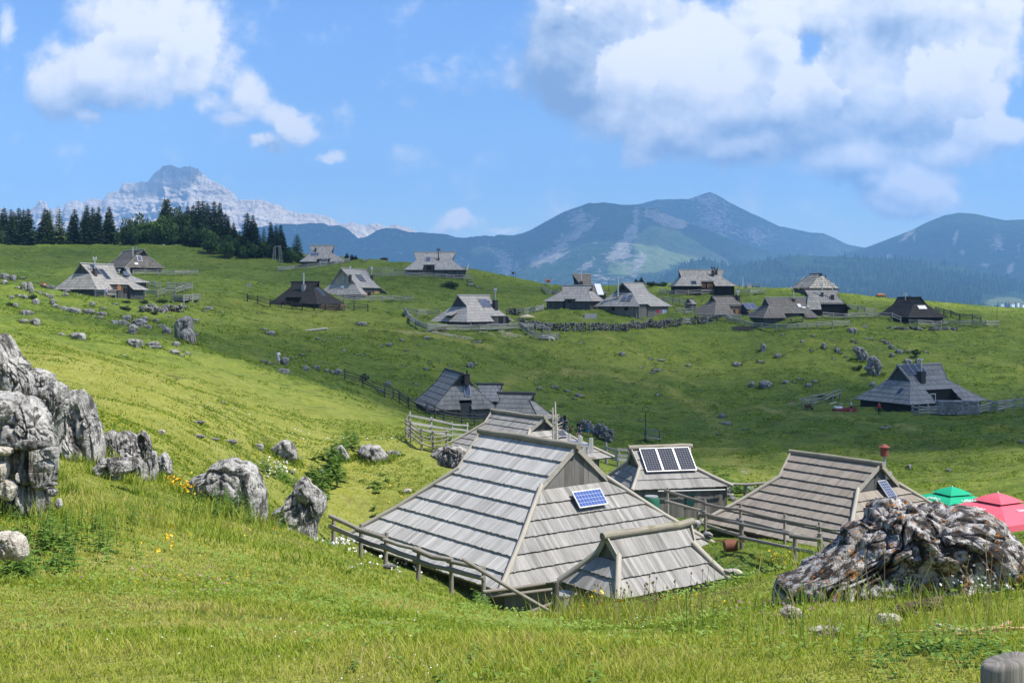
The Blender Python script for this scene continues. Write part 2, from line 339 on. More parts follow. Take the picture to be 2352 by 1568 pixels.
HUTS = {
 'main': dict(obs={'r-': Fc(1000, 190), 'r+': Fc(1530, 268), 'pm': Fc(1110, 1058), 'mm': Fc(245, 778), 'pp': Fc(2327, 828), 'gpF': Fc(1330, 470), 'gpB': Fc(1712, 440)}, D=36, th0=-0.85, L0=9, f0=.3),
 'small': dict(obs={'r-': Fc(1690, 752), 'r+': Fc(2158, 708), 'mm': Fc(1755, 1112), 'mp': Fc(1452, 1018), 'pm': Fc(2357, 978), 'gmF': Fc(1765, 875), 'gmB': Fc(1640, 868)}, D=29, th0=.45, L0=4.2, f0=.35),
 'brown': dict(obs={'r-': G(1060, 240), 'r+': G(1560, 288), 'pm': G(1362, 775), 'mm': G(576, 632), 'pp': G(2080, 640), 'gpF': G(1425, 425), 'gpB': G(1668, 402)}, D=44, th0=-0.8, L0=9, f0=.3),
 'panels': dict(obs={'r-': G(172, 213), 'r+': G(497, 190), 'mm': G(180, 440), 'mp': G(40, 350), 'pm': G(725, 410), 'gmF': G(222, 300), 'gmB': G(148, 288)}, D=52, th0=.4, L0=5, f0=.4, wall=2.0),
 'behind': dict(obs={'r-': E(915, 512), 'r+': E(1330, 530), 'pm': E(1120, 890), 'mm': E(480, 800), 'pp': E(1868, 862), 'gpF': E(1212, 632), 'gpB': E(1420, 615)}, D=62, th0=-0.8, L0=9, f0=.28),
 'round': dict(obs={'r-': E(545, 158), 'r+': E(685, 183), 'pm': E(440, 478), 'mm': E(303, 400), 'pp': E(965, 462), 'gpF': E(608, 290), 'gpB': E(770, 265)}, D=110, th0=-1.0, L0=7, f0=.3),
 'tucked': dict(obs={'r-': E(782, 266), 'r+': E(1000, 262), 'mm': E(800, 430), 'pm': E(985, 425), 'pp': E(1040, 350)}, D=122, th0=-0.3, L0=7, f0=.3),
 'low': dict(obs={'r-': E(968, 340), 'r+': E(1250, 343), 'mm': E(880, 520), 'pm': E(1300, 590), 'pp': E(1400, 530)}, D=96, th0=-0.3, L0=8, f0=.25),
 'right': dict(obs={'r-': Dd(1235, 966), 'r+': Dd(1595, 958), 'mm': Dd(1340, 1284), 'mp': Dd(868, 1260), 'pm': Dd(1985, 1248), 'gmF': Dd(1337, 1092), 'gmB': Dd(1160, 1082)}, D=137, th0=.3, L0=13, f0=.4, wall=1.8),
 'dark_right': dict(obs={'r-': Dd(1235, 402), 'r+': Dd(1425, 399), 'pm': Dd(1322, 577), 'mm': Dd(1055, 525), 'pp': Dd(1655, 572), 'gpF': Dd(1372, 452)}, D=None, base=Dd(1322, 625), th0=-0.6, L0=10, f0=.3),
 'mid_right': dict(obs={'r-': Dd(128, 405), 'r+': Dd(470, 404), 'mm': Dd(118, 566), 'mp': Dd(-57, 562), 'pm': Dd(575, 562), 'gmF': Dd(158, 460), 'gmB': Dd(100, 458)}, D=None, base=Dd(150, 640), th0=.3, L0=11, f0=.35),
 'tall_right': dict(obs={'r-': Dd(452, 336), 'r+': Dd(740, 325), 'mm': Dd(465, 512), 'pm': Dd(848, 500), 'mp': Dd(390, 480)}, D=None, base=Dd(640, 560), th0=.15, L0=9, f0=.3),
 'ruin': dict(obs={'r-': Dd(500, 207), 'r+': Dd(600, 206), 'pm': Dd(488, 302), 'mm': Dd(335, 345), 'pp': Dd(748, 300)}, D=None, base=Dd(560, 368), th0=-0.6, L0=8, f0=.12, wall=1.5),
 'center': dict(obs={'r-': C(1810, 402), 'r+': C(2042, 396), 'mm': C(1832, 556), 'mp': C(1598, 562), 'pm': C(2175, 535), 'gmF': C(1838, 440), 'gmB': C(1795, 436)}, D=None, base=C(1830, 600), th0=.4, L0=9, f0=.25),
 'long': dict(obs={'r-': C(1530, 188), 'r+': C(1913, 175), 'mm': C(1492, 306), 'mp': C(1437, 312), 'pm': C(2035, 292), 'gmF': C(1550, 230), 'gmB': C(1528, 232)}, D=None, base=C(1600, 382), th0=.1, L0=13, f0=.35, wall=2.0),
 'laundry': dict(obs={'r-': C(1048, 286), 'r+': C(1222, 284), 'mm': C(1197, 470), 'mp': C(800, 474), 'pm': C(1475, 492), 'gmF': C(1120, 360), 'gmB': C(985, 365)}, D=None, base=C(1100, 592), th0=.7, L0=9, f0=.35, wall=2.6),
 'pair_front': dict(obs={'r-': C(530, 318), 'r+': C(795, 312), 'mm': C(363, 453), 'pm': C(785, 441), 'pp': C(900, 405)}, D=None, base=C(600, 520), th0=0, L0=9, f0=.3, wall=2.6),
 'pair_back': dict(obs={'r-': C(615, 208), 'r+': C(777, 204), 'mm': C(560, 385), 'mp': C(470, 372), 'pm': C(932, 362), 'gmF': C(688, 290)}, D=None, base=C(700, 505), dD=14, th0=.5, L0=11, f0=.35, wall=2.2),
 'shed': dict(obs={'r-': C(1605, 420), 'r+': C(1655, 421), 'mm': C(1637, 470), 'mp': C(1575, 458), 'pm': C(1690, 462)}, D=None, base=C(1640, 508), th0=.8, L0=3.5, f0=.6, wall=1.4),
 'summit': dict(obs={'r-': B(1283, 223), 'r+': B(1615, 217), 'mm': B(1203, 352), 'pm': B(1690, 342)}, D=None, base=B(1450, 395), th0=0, L0=11, f0=.4, wall=1.8),
 'ridge': dict(obs={'r-': B(470, 164), 'r+': B(662, 162), 'mm': B(388, 292), 'pm': B(738, 281)}, D=None, base=B(480, 322), th0=.05, L0=11, f0=.4, wall=1.6),
 'grey': dict(obs={'r-': B(695, 345), 'r+': B(912, 346), 'mm': B(897, 549), 'mp': B(560, 548), 'pm': B(1097, 548), 'gmF': B(798, 458), 'gmB': B(610, 455)}, D=None, base=B(980, 595), th0=.6, L0=9, f0=.5),
 'black': dict(obs={'r-': B(325, 453), 'r+': B(541, 448), 'mm': B(145, 605), 'pm': B(527, 618), 'pp': B(738, 628)}, D=None, base=B(400, 660), th0=-.3, L0=10, f0=.2, wall=1.2),
 'middle': dict(obs={'r-': B(1627, 554), 'r+': B(1877, 552), 'mm': B(1700, 758), 'mp': B(1405, 766), 'pm': B(2070, 741), 'gmF': B(1697, 636), 'gmB': B(1585, 636)}, D=None, base=B(1720, 818), th0=.35, L0=10, f0=.4),
 'left': dict(obs={'r-': A(582, 829), 'r+': A(818, 834), 'mm': A(705, 1019), 'mp': A(390, 988), 'pm': A(1080, 1020), 'gmF': A(645, 888), 'gmB': A(530, 888)}, D=None, base=A(700, 1060), th0=.3, L0=11, f0=.33),
 'left_back': dict(obs={'r-': A(872, 736), 'r+': A(1050, 718), 'pm': A(890, 860), 'mm': A(748, 829), 'pp': A(1197, 863), 'gpF': A(1002, 772)}, D=None, base=A(1000, 885), th0=-0.7, L0=9, f0=.3),
 'left_annex': dict(obs={'r-': A(905, 855), 'r+': A(935, 852), 'mm': A(900, 1000), 'mp': A(800, 900), 'pm': A(1088, 988)}, D=None, base=A(1000, 1035), dD=5, th0=1.0, L0=5, f0=.5),
}
FIT = {}
for _k, _hd in HUTS.items():
    _D = _hd['D']
    if _D is None:
        _D = ground(*_hd['base'], d0=100)[1] + _hd.get('dD', 0)
    _p, _r = fit_hut(_hd['obs'], _D, th0=_hd['th0'], L0=_hd['L0'], f0=_hd['f0'], wall=_hd.get('wall', 1.6))
    FIT[_k] = (_p, _r, _D)
# ------------------------------------------------------------------ mesh builder, tagging
class MB:
    """collects polygons for ONE mesh object; per-face 'tint' and per-corner uv"""
    def __init__(s): s.v = []; s.nv = 0; s.f3 = []; s.f4 = []; s.t3 = []; s.t4 = []; s.u3 = []; s.u4 = []; s.m3 = []; s.m4 = []
    def add(s, Vv, F, tint=.5, uv=None, mat=0):
        Vv = np.asarray(Vv, float).reshape(-1, 3); F = np.asarray(F, np.int64); k = F.shape[1]; n = len(F)
        tt = np.broadcast_to(np.asarray(tint, float), (n,)); mm = np.broadcast_to(np.asarray(mat), (n,))
        if uv is None: uv = np.zeros((n, k, 2))
        (s.f3 if k == 3 else s.f4).append(F + s.nv); (s.t3 if k == 3 else s.t4).append(tt)
        (s.u3 if k == 3 else s.u4).append(np.asarray(uv, float).reshape(n, k, 2)); (s.m3 if k == 3 else s.m4).append(mm)
        s.v.append(Vv); s.nv += len(Vv)
    def quads(s, Q, tint=.5, uv=None, mat=0):
        Q = np.asarray(Q, float).reshape(-1, 4, 3); n = len(Q)
        s.add(Q.reshape(-1, 3), np.arange(4 * n).reshape(n, 4), tint, uv, mat)
    def tris(s, Q, tint=.5, uv=None, mat=0):
        Q = np.asarray(Q, float).reshape(-1, 3, 3); n = len(Q)
        s.add(Q.reshape(-1, 3), np.arange(3 * n).reshape(n, 3), tint, uv, mat)
    def box(s, c, size, rot=None, tint=.5, mat=0, uvs=1.0):
        h = np.array(size) / 2.0
        g = np.array([[x, y, z] for x in (-1, 1) for y in (-1, 1) for z in (-1, 1)]) * h
        if rot is not None: g = g @ np.asarray(rot).T
        F = [[0, 1, 3, 2], [4, 6, 7, 5], [0, 4, 5, 1], [2, 3, 7, 6], [0, 2, 6, 4], [1, 5, 7, 3]]
        ax = [(1, 2), (1, 2), (0, 2), (0, 2), (0, 1), (0, 1)]
        gg = np.array([[x, y, z] for x in (0, 1) for y in (0, 1) for z in (0, 1)]) * np.array(size)
        uv = np.array([[[gg[i][a], gg[i][b]] for i in f] for f, (a, b) in zip(F, ax)]) * uvs
        s.add(g + np.asarray(c, float), F, tint, uv, mat)
    def beam(s, a, b, w, h, tint=.5, up=(0, 0, 1), mat=0):
        a = np.asarray(a, float); b = np.asarray(b, float); d = b - a; l = np.linalg.norm(d); d = d / l
        sx = np.cross(d, up); sx /= np.linalg.norm(sx) + 1e-9; uu = np.cross(sx, d)
        s.box((a + b) / 2, (w, l, h), np.stack([sx, d, uu], 1), tint, mat)
    def tube(s, pts, rad, n=6, tint=.5, mat=0, cap=True, wob=0):
        pts = np.asarray(pts, float); k = len(pts); rad = np.broadcast_to(np.asarray(rad, float), (k,))
        d = np.gradient(pts, axis=0); d /= np.linalg.norm(d, axis=1)[:, None] + 1e-9
        ref = np.array([0, 0, 1.0]) if abs(d[0][2]) < .9 else np.array([1.0, 0, 0])
        ring = []; a = np.linspace(0, 2 * np.pi, n, endpoint=False)
        for i in range(k):
            x = np.cross(d[i], ref); x /= np.linalg.norm(x); y = np.cross(d[i], x)
            ring.append(pts[i] + rad[i] * (np.cos(a)[:, None] * x + np.sin(a)[:, None] * y))
        Vv = np.concatenate(ring); F = []; uv = []; ln = np.r_[0, np.cumsum(np.linalg.norm(np.diff(pts, axis=0), axis=1))]
        for i in range(k - 1):
            for j in range(n):
                F.append([i * n + j, i * n + (j + 1) % n, (i + 1) * n + (j + 1) % n, (i + 1) * n + j])
                uv.append([[j * .1, ln[i]], [j * .1 + .1, ln[i]], [j * .1 + .1, ln[i + 1]], [j * .1, ln[i + 1]]])
        s.add(Vv, F, tint, uv, mat)
        if cap:
            for i0, c in ((0, pts[0]), ((k - 1) * n, pts[-1])):
                vv = np.concatenate([Vv[i0:i0 + n], [c]])
                s.add(vv, [[j, (j + 1) % n, n] for j in range(n)], tint * .9, None, mat)
    def build(s, name, mats, parent=None, smooth=False, loc=None):
        me = bpy.data.meshes.new(name)
        Vv = np.concatenate(s.v) if s.v else np.zeros((0, 3))
        f3 = np.concatenate(s.f3) if s.f3 else np.zeros((0, 3), np.int64); f4 = np.concatenate(s.f4) if s.f4 else np.zeros((0, 4), np.int64)
        if loc is not None: Vv = Vv - np.asarray(loc, float)
        me.vertices.add(len(Vv)); me.vertices.foreach_set('co', Vv.astype(np.float32).ravel())
        n3, n4 = len(f3), len(f4)
        me.loops.add(3 * n3 + 4 * n4); me.polygons.add(n3 + n4)
        me.loops.foreach_set('vertex_index', np.r_[f3.ravel(), f4.ravel()].astype(np.int32))
        me.polygons.foreach_set('loop_start', np.r_[np.arange(n3) * 3, 3 * n3 + np.arange(n4) * 4].astype(np.int32))
        me.polygons.foreach_set('material_index', np.concatenate([np.zeros(0)] + s.m3 + s.m4).astype(np.int32))
        me.polygons.foreach_set('use_smooth', np.full(n3 + n4, smooth, bool))
        me.update(calc_edges=True)
        at = me.attributes.new('tint', 'FLOAT', 'FACE'); at.data.foreach_set('value', np.concatenate([np.zeros(0)] + s.t3 + s.t4).astype(np.float32))
        ul = me.uv_layers.new(name='uv'); ul.data.foreach_set('uv', np.concatenate([np.zeros(0)] + [u.ravel() for u in s.u3] + [u.ravel() for u in s.u4]).astype(np.float32))
        for m in (mats if isinstance(mats, (list, tuple)) else [mats]): me.materials.append(m)
        o = bpy.data.objects.new(name, me); COL.objects.link(o)
        if parent is not None: o.parent = parent
        if loc is not None: o.location = loc
        return o
def tag(o, label=None, cat=None, group=None, kind=None):
    if label: o['label'] = label
    if cat: o['category'] = cat
    if group: o['group'] = group
    if kind: o['kind'] = kind
    return o
def thing(name, label, cat, loc=(0, 0, 0), rz=0.0, group=None):
    o = bpy.data.objects.new(name, None); COL.objects.link(o); o.empty_display_size = .3
    o.location = loc; o.rotation_euler = (0, 0, rz)
    return tag(o, label, cat, group)
def copy_tree(o, parent=None):
    c = o.copy(); COL.objects.link(c); c.parent = parent
    for ch in o.children: copy_tree(ch, c)
    return c

# ------------------------------------------------------------------ materials
def mat(name, fn, rough=.8, spec=.3):
    m = bpy.data.materials.new(name); m.use_nodes = True; m.node_tree.nodes.clear()
    N = NT(m.node_tree); b = N.n('ShaderNodeBsdfPrincipled'); o = N.n('ShaderNodeOutputMaterial')
    b.inputs['Roughness'].default_value = rough; b.inputs['Specular IOR Level'].default_value = spec
    N.set(o.inputs[0], b.outputs[0]); fn(N, b); return m
def bump(N, b, h, strength=.5, dist=.02):
    bp = N.n('ShaderNodeBump'); N.set(bp.inputs['Height'], h); bp.inputs['Strength'].default_value = strength; bp.inputs['Distance'].default_value = dist
    N.set(b.inputs['Normal'], bp.outputs[0])
def wood(name, c0, c1, streak=1.0, moss=0.0, rough=.85):
    """weathered wood: tint picks each board's tone, streaks run along uv v"""
    def fn(N, b):
        uv = N.n('ShaderNodeUVMap').outputs[0]; oi = N.n('ShaderNodeObjectInfo').outputs['Random']; t = N.attr('tint')
        off = N.vm('ADD', N.vm('MULTIPLY', uv, (26, 1.6, 1)), N.n('ShaderNodeCombineXYZ', ins={2: N.m('MULTIPLY', t, 37.0), 0: N.m('MULTIPLY', oi, 9.0)}).outputs[0])
        st = N.noise(off, 1.0, 4, .6)
        tc = N.n('ShaderNodeTexCoord').outputs['Object']
        bl = N.noise(tc, .9, 3, .6)
        f = N.m('ADD', N.m('MULTIPLY', N.m('SUBTRACT', st, .5), 1.1 * streak), N.m('ADD', N.m('MULTIPLY', t, .75), N.m('MULTIPLY', N.m('SUBTRACT', bl, .5), .5)))
        f = N.m('ADD', f, .1, clamp=True)
        c = N.mix(f, c0, c1)
        if moss:
            c = N.mix(N.m('MULTIPLY', N.sm(N.noise(tc, 2.3, 5, .65), .52, .7), moss), c, (.13, .12, .04))
        N.set(b.inputs['Base Color'], c)
        bump(N, b, st, .35, .006)
    return mat(name, fn, rough, .2)
def plain(name, col, rough=.6, metal=0.0, var=.15, sc=8.0, spec=.4):
    def fn(N, b):
        tc = N.n('ShaderNodeTexCoord').outputs['Object']
        n = N.noise(tc, sc, 4, .6)
        k = N.m('ADD', 1 - var, N.m('MULTIPLY', n, 2 * var))
        cs = N.vm('SCALE', tuple(col)); N.set(cs.node.inputs['Scale'], k)
        N.set(b.inputs['Base Color'], cs); b.inputs['Metallic'].default_value = metal
        N.set(b.inputs['Roughness'], N.m('ADD', rough - .08, N.m('MULTIPLY', n, .16)))
    return mat(name, fn, rough, spec)
def cells(name, cell, line, nx, ny, rough=.12):
    def fn(N, b):
        uv = N.n('ShaderNodeUVMap').outputs[0]; s = N.n('ShaderNodeSeparateXYZ'); N.set(s.inputs[0], uv)
        fx = N.m('FRACT', N.m('MULTIPLY', s.outputs[0], nx)); fy = N.m('FRACT', N.m('MULTIPLY', s.outputs[1], ny))
        ex = N.m('ABSOLUTE', N.m('SUBTRACT', fx, .5)); ey = N.m('ABSOLUTE', N.m('SUBTRACT', fy, .5))
        ln = N.m('MAXIMUM', N.m('GREATER_THAN', ex, .455), N.m('GREATER_THAN', ey, .455))
        dia = N.m('GREATER_THAN', N.m('ADD', ex, ey), .9)
        bus = N.m('LESS_THAN', N.m('ABSOLUTE', N.m('SUBTRACT', ex, .2)), .02)
        ln = N.m('MAXIMUM', N.m('MULTIPLY', ln, .6), N.m('MAXIMUM', dia, N.m('MULTIPLY', bus, .35)))
        N.set(b.inputs['Base Color'], N.mix(ln, cell, line))
    return mat(name, fn, rough, .5)
M = {
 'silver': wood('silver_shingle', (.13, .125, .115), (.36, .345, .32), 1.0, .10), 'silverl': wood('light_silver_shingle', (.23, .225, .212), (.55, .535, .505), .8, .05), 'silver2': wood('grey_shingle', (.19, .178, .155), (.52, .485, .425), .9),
 'grey': wood('slate_grey_shingle', (.15, .14, .12), (.43, .405, .35), .9), 'brown': wood('brown_shingle', (.155, .135, .11), (.34, .298, .25), .9), 'dark': wood('black_shingle', (.016, .014, .013), (.06, .055, .05), .8),
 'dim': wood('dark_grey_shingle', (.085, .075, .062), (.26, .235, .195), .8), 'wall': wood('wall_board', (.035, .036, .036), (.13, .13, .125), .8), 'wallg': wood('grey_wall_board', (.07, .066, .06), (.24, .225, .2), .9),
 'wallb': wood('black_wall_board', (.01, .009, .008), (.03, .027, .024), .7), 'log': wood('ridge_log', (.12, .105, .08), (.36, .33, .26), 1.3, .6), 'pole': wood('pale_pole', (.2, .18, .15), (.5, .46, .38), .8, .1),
 'poled': wood('dark_pole', (.05, .047, .043), (.15, .14, .13), .8), 'fence': wood('fence_wood', (.12, .105, .085), (.36, .33, .28), .9, .2), 'fenceg': wood('grey_fence', (.17, .168, .158), (.46, .45, .42), .9), 'fenced': wood('dark_fence', (.02, .018, .016), (.07, .065, .06), .8),
 'oldpost': wood('weathered_post', (.05, .045, .04), (.36, .335, .29), 2.0, .3), 'orange': wood('varnished_wood', (.26, .10, .03), (.5, .24, .09), .6), 'plywood': wood('pale_plywood', (.38, .22, .1), (.55, .36, .18), .3), 'firewood': wood('firewood_wood', (.2, .13, .07), (.55, .4, .25), .6),
 'steel': plain('bright_steel', (.62, .60, .57), .38, .75, .05), 'iron': plain('dark_iron', (.05, .048, .045), .6, .3), 'zinc': plain('zinc_sheet', (.34, .35, .35), .5, .3, .12), 'rust': plain('rusty_metal', (.16, .06, .03), .75, .2, .35, 6), 'redcap': plain('red_rust_paint', (.19, .05, .03), .6, .1, .3, 6),
 'brick': plain('sooty_brick', (.07, .055, .05), .9, 0, .3, 5), 'white': plain('white_paint', (.8, .8, .78), .5, 0, .06), 'frame': plain('aluminium_frame', (.5, .5, .5), .35, .6, .05), 'pane': plain('window_glass', (.03, .04, .05), .08, 0, .1, 3, .5), 'dkhole': plain('dark_opening', (.012, .011, .01), .9, 0, .2),
 'greenp': plain('green_paint', (.02, .12, .07), .5, 0, .15), 'shutter': plain('dark_green_shutter', (.006, .05, .045), .5, 0, .2), 'tarp': plain('white_tarp_and_glare', (.75, .74, .7), .6, 0, .1, 2), 'concrete': plain('pale_concrete', (.38, .37, .35), .9, 0, .2, 3), 'plinth': plain('stone_plinth', (.34, .33, .32), .9, 0, .3, 6),
 'cell': cells('dark_solar_cells', (.018, .018, .024), (.35, .35, .36), 6, 12), 'cellb': cells('blue_solar_cells', (.03, .07, .24), (.55, .57, .62), 9, 4, .2), 'cellg': cells('grey_blue_solar_cells', (.05, .065, .12), (.5, .5, .52), 4, 9),
}

# ------------------------------------------------------------------ shingle / board generators
def planks(mb, pos, nrm, ncourse, s0, s1, xl, xr, pw, th, rng, tint0=.5, tv=.5, skip=None, overlap=.12, near_sides=False, ragged=.02):
    """courses of boards on a surface pos(x, s); xl(s), xr(s) limit it; lower edge lifted by th"""
    ds = (s1 - s0) / ncourse; Qt = []; Tt = []; Ut = []
    for k in range(ncourse - 1, -1, -1):
        a = s0 + k * ds - (overlap * ds if k else 0); b = s0 + (k + 1) * ds
        lo = min(xl(a), xl(b)); hi = max(xr(a), xr(b))
        n = max(2, int((hi - lo) / pw)); w = rng.uniform(.55, 1.45, n); ct = rng.normal(0, tv * .08); ed = lo + np.r_[0, np.cumsum(w)] / w.sum() * (hi - lo)
        for i in range(n):
            x0, x1 = ed[i], ed[i + 1]
            if skip is not None and skip((x0 + x1) / 2, (a + b) / 2): continue
            bj = b + rng.uniform(-ragged, ragged) * ds
            tl, tr = max(x0, xl(a)), min(x1, xr(a)); bl, br = max(x0, xl(bj)), min(x1, xr(bj))
            if br - bl < .012 and tr - tl < .012: continue
            if tr < tl: tl = tr = (tl + tr) / 2 if False else np.clip((x0 + x1) / 2, xl(a), xr(a))
            if br < bl: bl = br = np.clip((x0 + x1) / 2, xl(bj), xr(bj))
            lift = th * rng.uniform(1.05, 1.25); l0 = th * .12
            p = [pos(tl, a) + nrm * l0, pos(tr, a) + nrm * l0, pos(br, bj) + nrm * lift, pos(bl, bj) + nrm * lift]
            q = [p[3], p[2], pos(br, bj) - nrm * 0, pos(bl, bj) - nrm * 0]
            t = np.clip(tint0 + ct + rng.normal(0, tv * .24), 0, 1)
            ln = np.linalg.norm(p[0] - p[3]); uo = rng.uniform(0, 50)
            Qt += [[p[0], p[3], p[2], p[1]], [q[0], q[3], q[2], q[1]]]
            Tt += [t, t * .6]
            uvq = [[tl, uo + ln], [bl, uo], [br, uo], [tr, uo + ln]]
            Ut += [uvq, [[bl, uo], [bl, uo - .03], [br, uo - .03], [br, uo]]]
            if near_sides and th > .02:   # visible board sides on the nearer roofs
                Qt.append([p[0], pos(tl, a), pos(bl, bj), p[3]]); Tt.append(t * .7); Ut.append(uvq)
                Qt.append([p[1], p[2], pos(br, bj), pos(tr, a)]); Tt.append(t * .7); Ut.append(uvq)
    if Qt: mb.quads(Qt, Tt, Ut)
def board_wall(mb, a, b, z0, zt0, zt1, bw, rng, tint0=.5, tv=.5, out=None, holes=(), th=.02):
    """vertical boards from a to b (xy), bottom z0, top sloping zt0 -> zt1"""
    a = np.asarray(a, float); b = np.asarray(b, float); L = np.linalg.norm(b - a); d = (b - a) / L
    nr = np.array([d[1], -d[0]]) if out is None else np.asarray(out, float)
    n = max(1, int(L / bw)); Q = []; T = []; U = []
    for i in range(n):
        t0, t1 = i / n, (i + 1) / n
        o = nr * rng.uniform(0, th); p0 = a + d * L * t0 + o; p1 = a + d * L * t1 + o
        z0t, z1t = zt0 + (zt1 - zt0) * t0, zt0 + (zt1 - zt0) * t1
        uo = rng.uniform(0, 40)
        Q.append([[*p0, z0], [*p1, z0], [*p1, z1t], [*p0, z0t]]); T.append(np.clip(tint0 + rng.normal(0, tv * .33), 0, 1))
        U.append([[t0 * L, uo], [t1 * L, uo], [t1 * L, uo + z1t - z0], [t0 * L, uo + z0t - z0]])
    mb.quads(Q, T, U)
    Q2 = [[[*(a - nr * .05), z0], [*(b - nr * .05), z0], [*(b - nr * .05), zt1], [*(a - nr * .05), zt0]]]
    mb.quads(Q2, .2)

class Hut:
    def __init__(s, key, label, shingle='grey', wall='wall', pole='poled', near=False, pw=.3, th=.035, nc=8, zg=None, cuts=(), hip_n=None, seed=1, cat='hut', name='shingled_hut', gable='wall', ridge_r=.12, tint0=.5, tv=.6, group='shingled herdsmen huts on the plateau', ins=.55, hipshingle=None, hcuts=()):
        p = FIT[key][0]; s.p = p; s.rng = np.random.default_rng(seed)
        s.L, s.W, s.H, s.i1, s.i2, s.f, s.g1, s.g2 = p[4:12]; s.h, s.b = s.L / 2, s.W / 2
        s.ze = p[2]; s.th0 = p[3]; c, sn = math.cos(p[3]), math.sin(p[3])
        gs = [H1(p[0] + c * x - sn * y, p[1] + sn * x + c * y) for x in (-s.h, 0, s.h) for y in (-s.b, 0, s.b)]
        s.zg = min(gs) - .3; s.gmin = min(gs)
        zb = s.gmin
        s.root = thing(name, label, cat, (p[0], p[1], zb), p[3], group)
        s.e = s.ze - zb                                    # eave height above the base
        s.bot = -0.6
        s.cuts = list(cuts); s.th = th; s.pw = pw; s.nc = nc; s.ins = ins
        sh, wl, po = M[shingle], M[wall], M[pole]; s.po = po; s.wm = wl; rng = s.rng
        b, h, e, H, f = s.b, s.h, s.e, s.H, s.f
        sag = .06
        def zs(t): return e + H * (1 - t) - H * sag * 4 * t * (1 - t) * .5
        s.zs = zs
        def lim(sign):
            r = (h - s.i2) if sign > 0 else (h - s.i1); g = (h - s.g2) if sign > 0 else (h - s.g1)
            def fn(t):
                if t < f: return sign * (r + (g - r) * t / max(f, 1e-3))
                return sign * (g + (h - g) * (t - f) / max(1 - f, 1e-3))
            return fn
        s.xl, s.xr = lim(-1), lim(1)
        nF = np.array([0, -H, b]); nF = nF / np.linalg.norm(nF); s.nF = nF
        nB = nF * np.array([1, -1, 1]); s.nB = nB
        s.posF = lambda x, t: np.array([x, -b * t, zs(t)]); s.posB = lambda x, t: np.array([x, b * t, zs(t)])
        def skip(x, t):
            for (x0, x1, t0, sl, *_r) in s.cuts:
                if t > t0 and x0 - sl * (t - t0) < x < x1 + sl * (t - t0): return True
            return False
        rf = MB()
        planks(rf, s.posF, nF, nc, 0.0, 1.0, s.xl, s.xr, pw, th, rng, tint0, tv, skip, near_sides=near)
        planks(rf, s.posB, nB, nc, 0.0, 1.0, s.xl, s.xr, max(pw, .3), th, rng, tint0, tv)
        # decks under the shingles
        K = 16; Q = []
        for i in range(K):
            a, c2 = i / K, (i + 1) / K
            xa = np.linspace(0, 1, 25)
            for j in range(24):
                for side, pos, nn in ((0, s.posF, nF), (1, s.posB, nB)):
                    X = lambda q, t: s.xl(t) + (s.xr(t) - s.xl(t)) * q
                    xm = (X(xa[j], (a + c2) / 2) + X(xa[j + 1], (a + c2) / 2)) / 2
                    if side == 0 and skip(xm, (a + c2) / 2): continue
                    Q.append([pos(X(xa[j], a), a) - nn * .04, pos(X(xa[j], c2), c2) - nn * .04, pos(X(xa[j + 1], c2), c2) - nn * .04, pos(X(xa[j + 1], a), a) - nn * .04])
        rf.quads(Q, .12)
        s.roof = rf.build('roof', sh, s.root)
        # hips
        hn = hip_n or max(2, round(nc * (1 - f)))
        s.hip = {}
        for sg, gi in ((-1, s.g1), (1, s.g2)):
            zt = zs(f) ; xg = h - gi
            def posH(y, t, sg=sg, xg=xg, zt=zt): return np.array([sg * (xg + (h - xg) * t), y, zt + (e - zt) * t])
            nh = np.array([sg * (zt - e), 0, h - xg]); nh = nh / np.linalg.norm(nh)
            hb = MB()
            planks(hb, posH, nh, hn, 0, 1, lambda t: -b * (f + (1 - f) * t), lambda t: b * (f + (1 - f) * t), pw, th, rng, tint0 + .02, tv, (lambda y, t, sg=sg: any(c[0] == sg and c[1] < y < c[2] and t > c[3] for c in hcuts)), near_sides=near)
            Q = []
            for j in range(12):
                q0, q1 = j / 12, (j + 1) / 12
                yy = lambda q, t: -b * (f + (1 - f) * t) * (1 - 2 * q)
                for i in range(6):
                    a, c2 = i / 6, (i + 1) / 6
                    ym = yy((q0 + q1) / 2, (a + c2) / 2)
                    if any(c[0] == sg and c[1] - .2 < ym < c[2] + .2 and (a + c2) / 2 > c[3] - .05 for c in hcuts): continue
                    Q.append([posH(yy(q0, a), a) - nh * .04, posH(yy(q0, c2), c2) - nh * .04, posH(yy(q1, c2), c2) - nh * .04, posH(yy(q1, a), a) - nh * .04])
            hb.quads(Q, .12)
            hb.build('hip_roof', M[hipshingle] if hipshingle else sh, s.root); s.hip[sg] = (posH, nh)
            # gable triangle in boards
            if f > .08:
                gb = MB(); n = max(3, int(2 * f * b / .22)); Qg = []; Tg = []; Ug = []
                for i in range(n):
                    y0 = -f * b + 2 * f * b * i / n; y1 = -f * b + 2 * f * b * (i + 1) / n
                    z0 = zt - .1; t0 = zs(abs(y0) / b) - .05; t1 = zs(abs(y1) / b) - .05; xo = sg * (xg - .06 + rng.uniform(0, .02))
                    Qg.append([[xo, y0, z0], [xo, y1, z0], [xo, y1, max(t1, z0)], [xo, y0, max(t0, z0)]]); Tg.append(np.clip(.5 + rng.normal(0, .2), 0, 1)); Ug.append([[y0, 0], [y1, 0], [y1, 1], [y0, 1]])
                gb.quads(Qg, Tg, Ug); s.gab = gb.build('gable', M[gable], s.root)
        # ridge log, verge boards, hip poles
        rl = MB(); xa, xb = -(h - s.i1) - .12, (h - s.i2) + .12
        n = 7; xs = np.linspace(xa, xb, n); wob = rng.normal(0, ridge_r * .12, n)
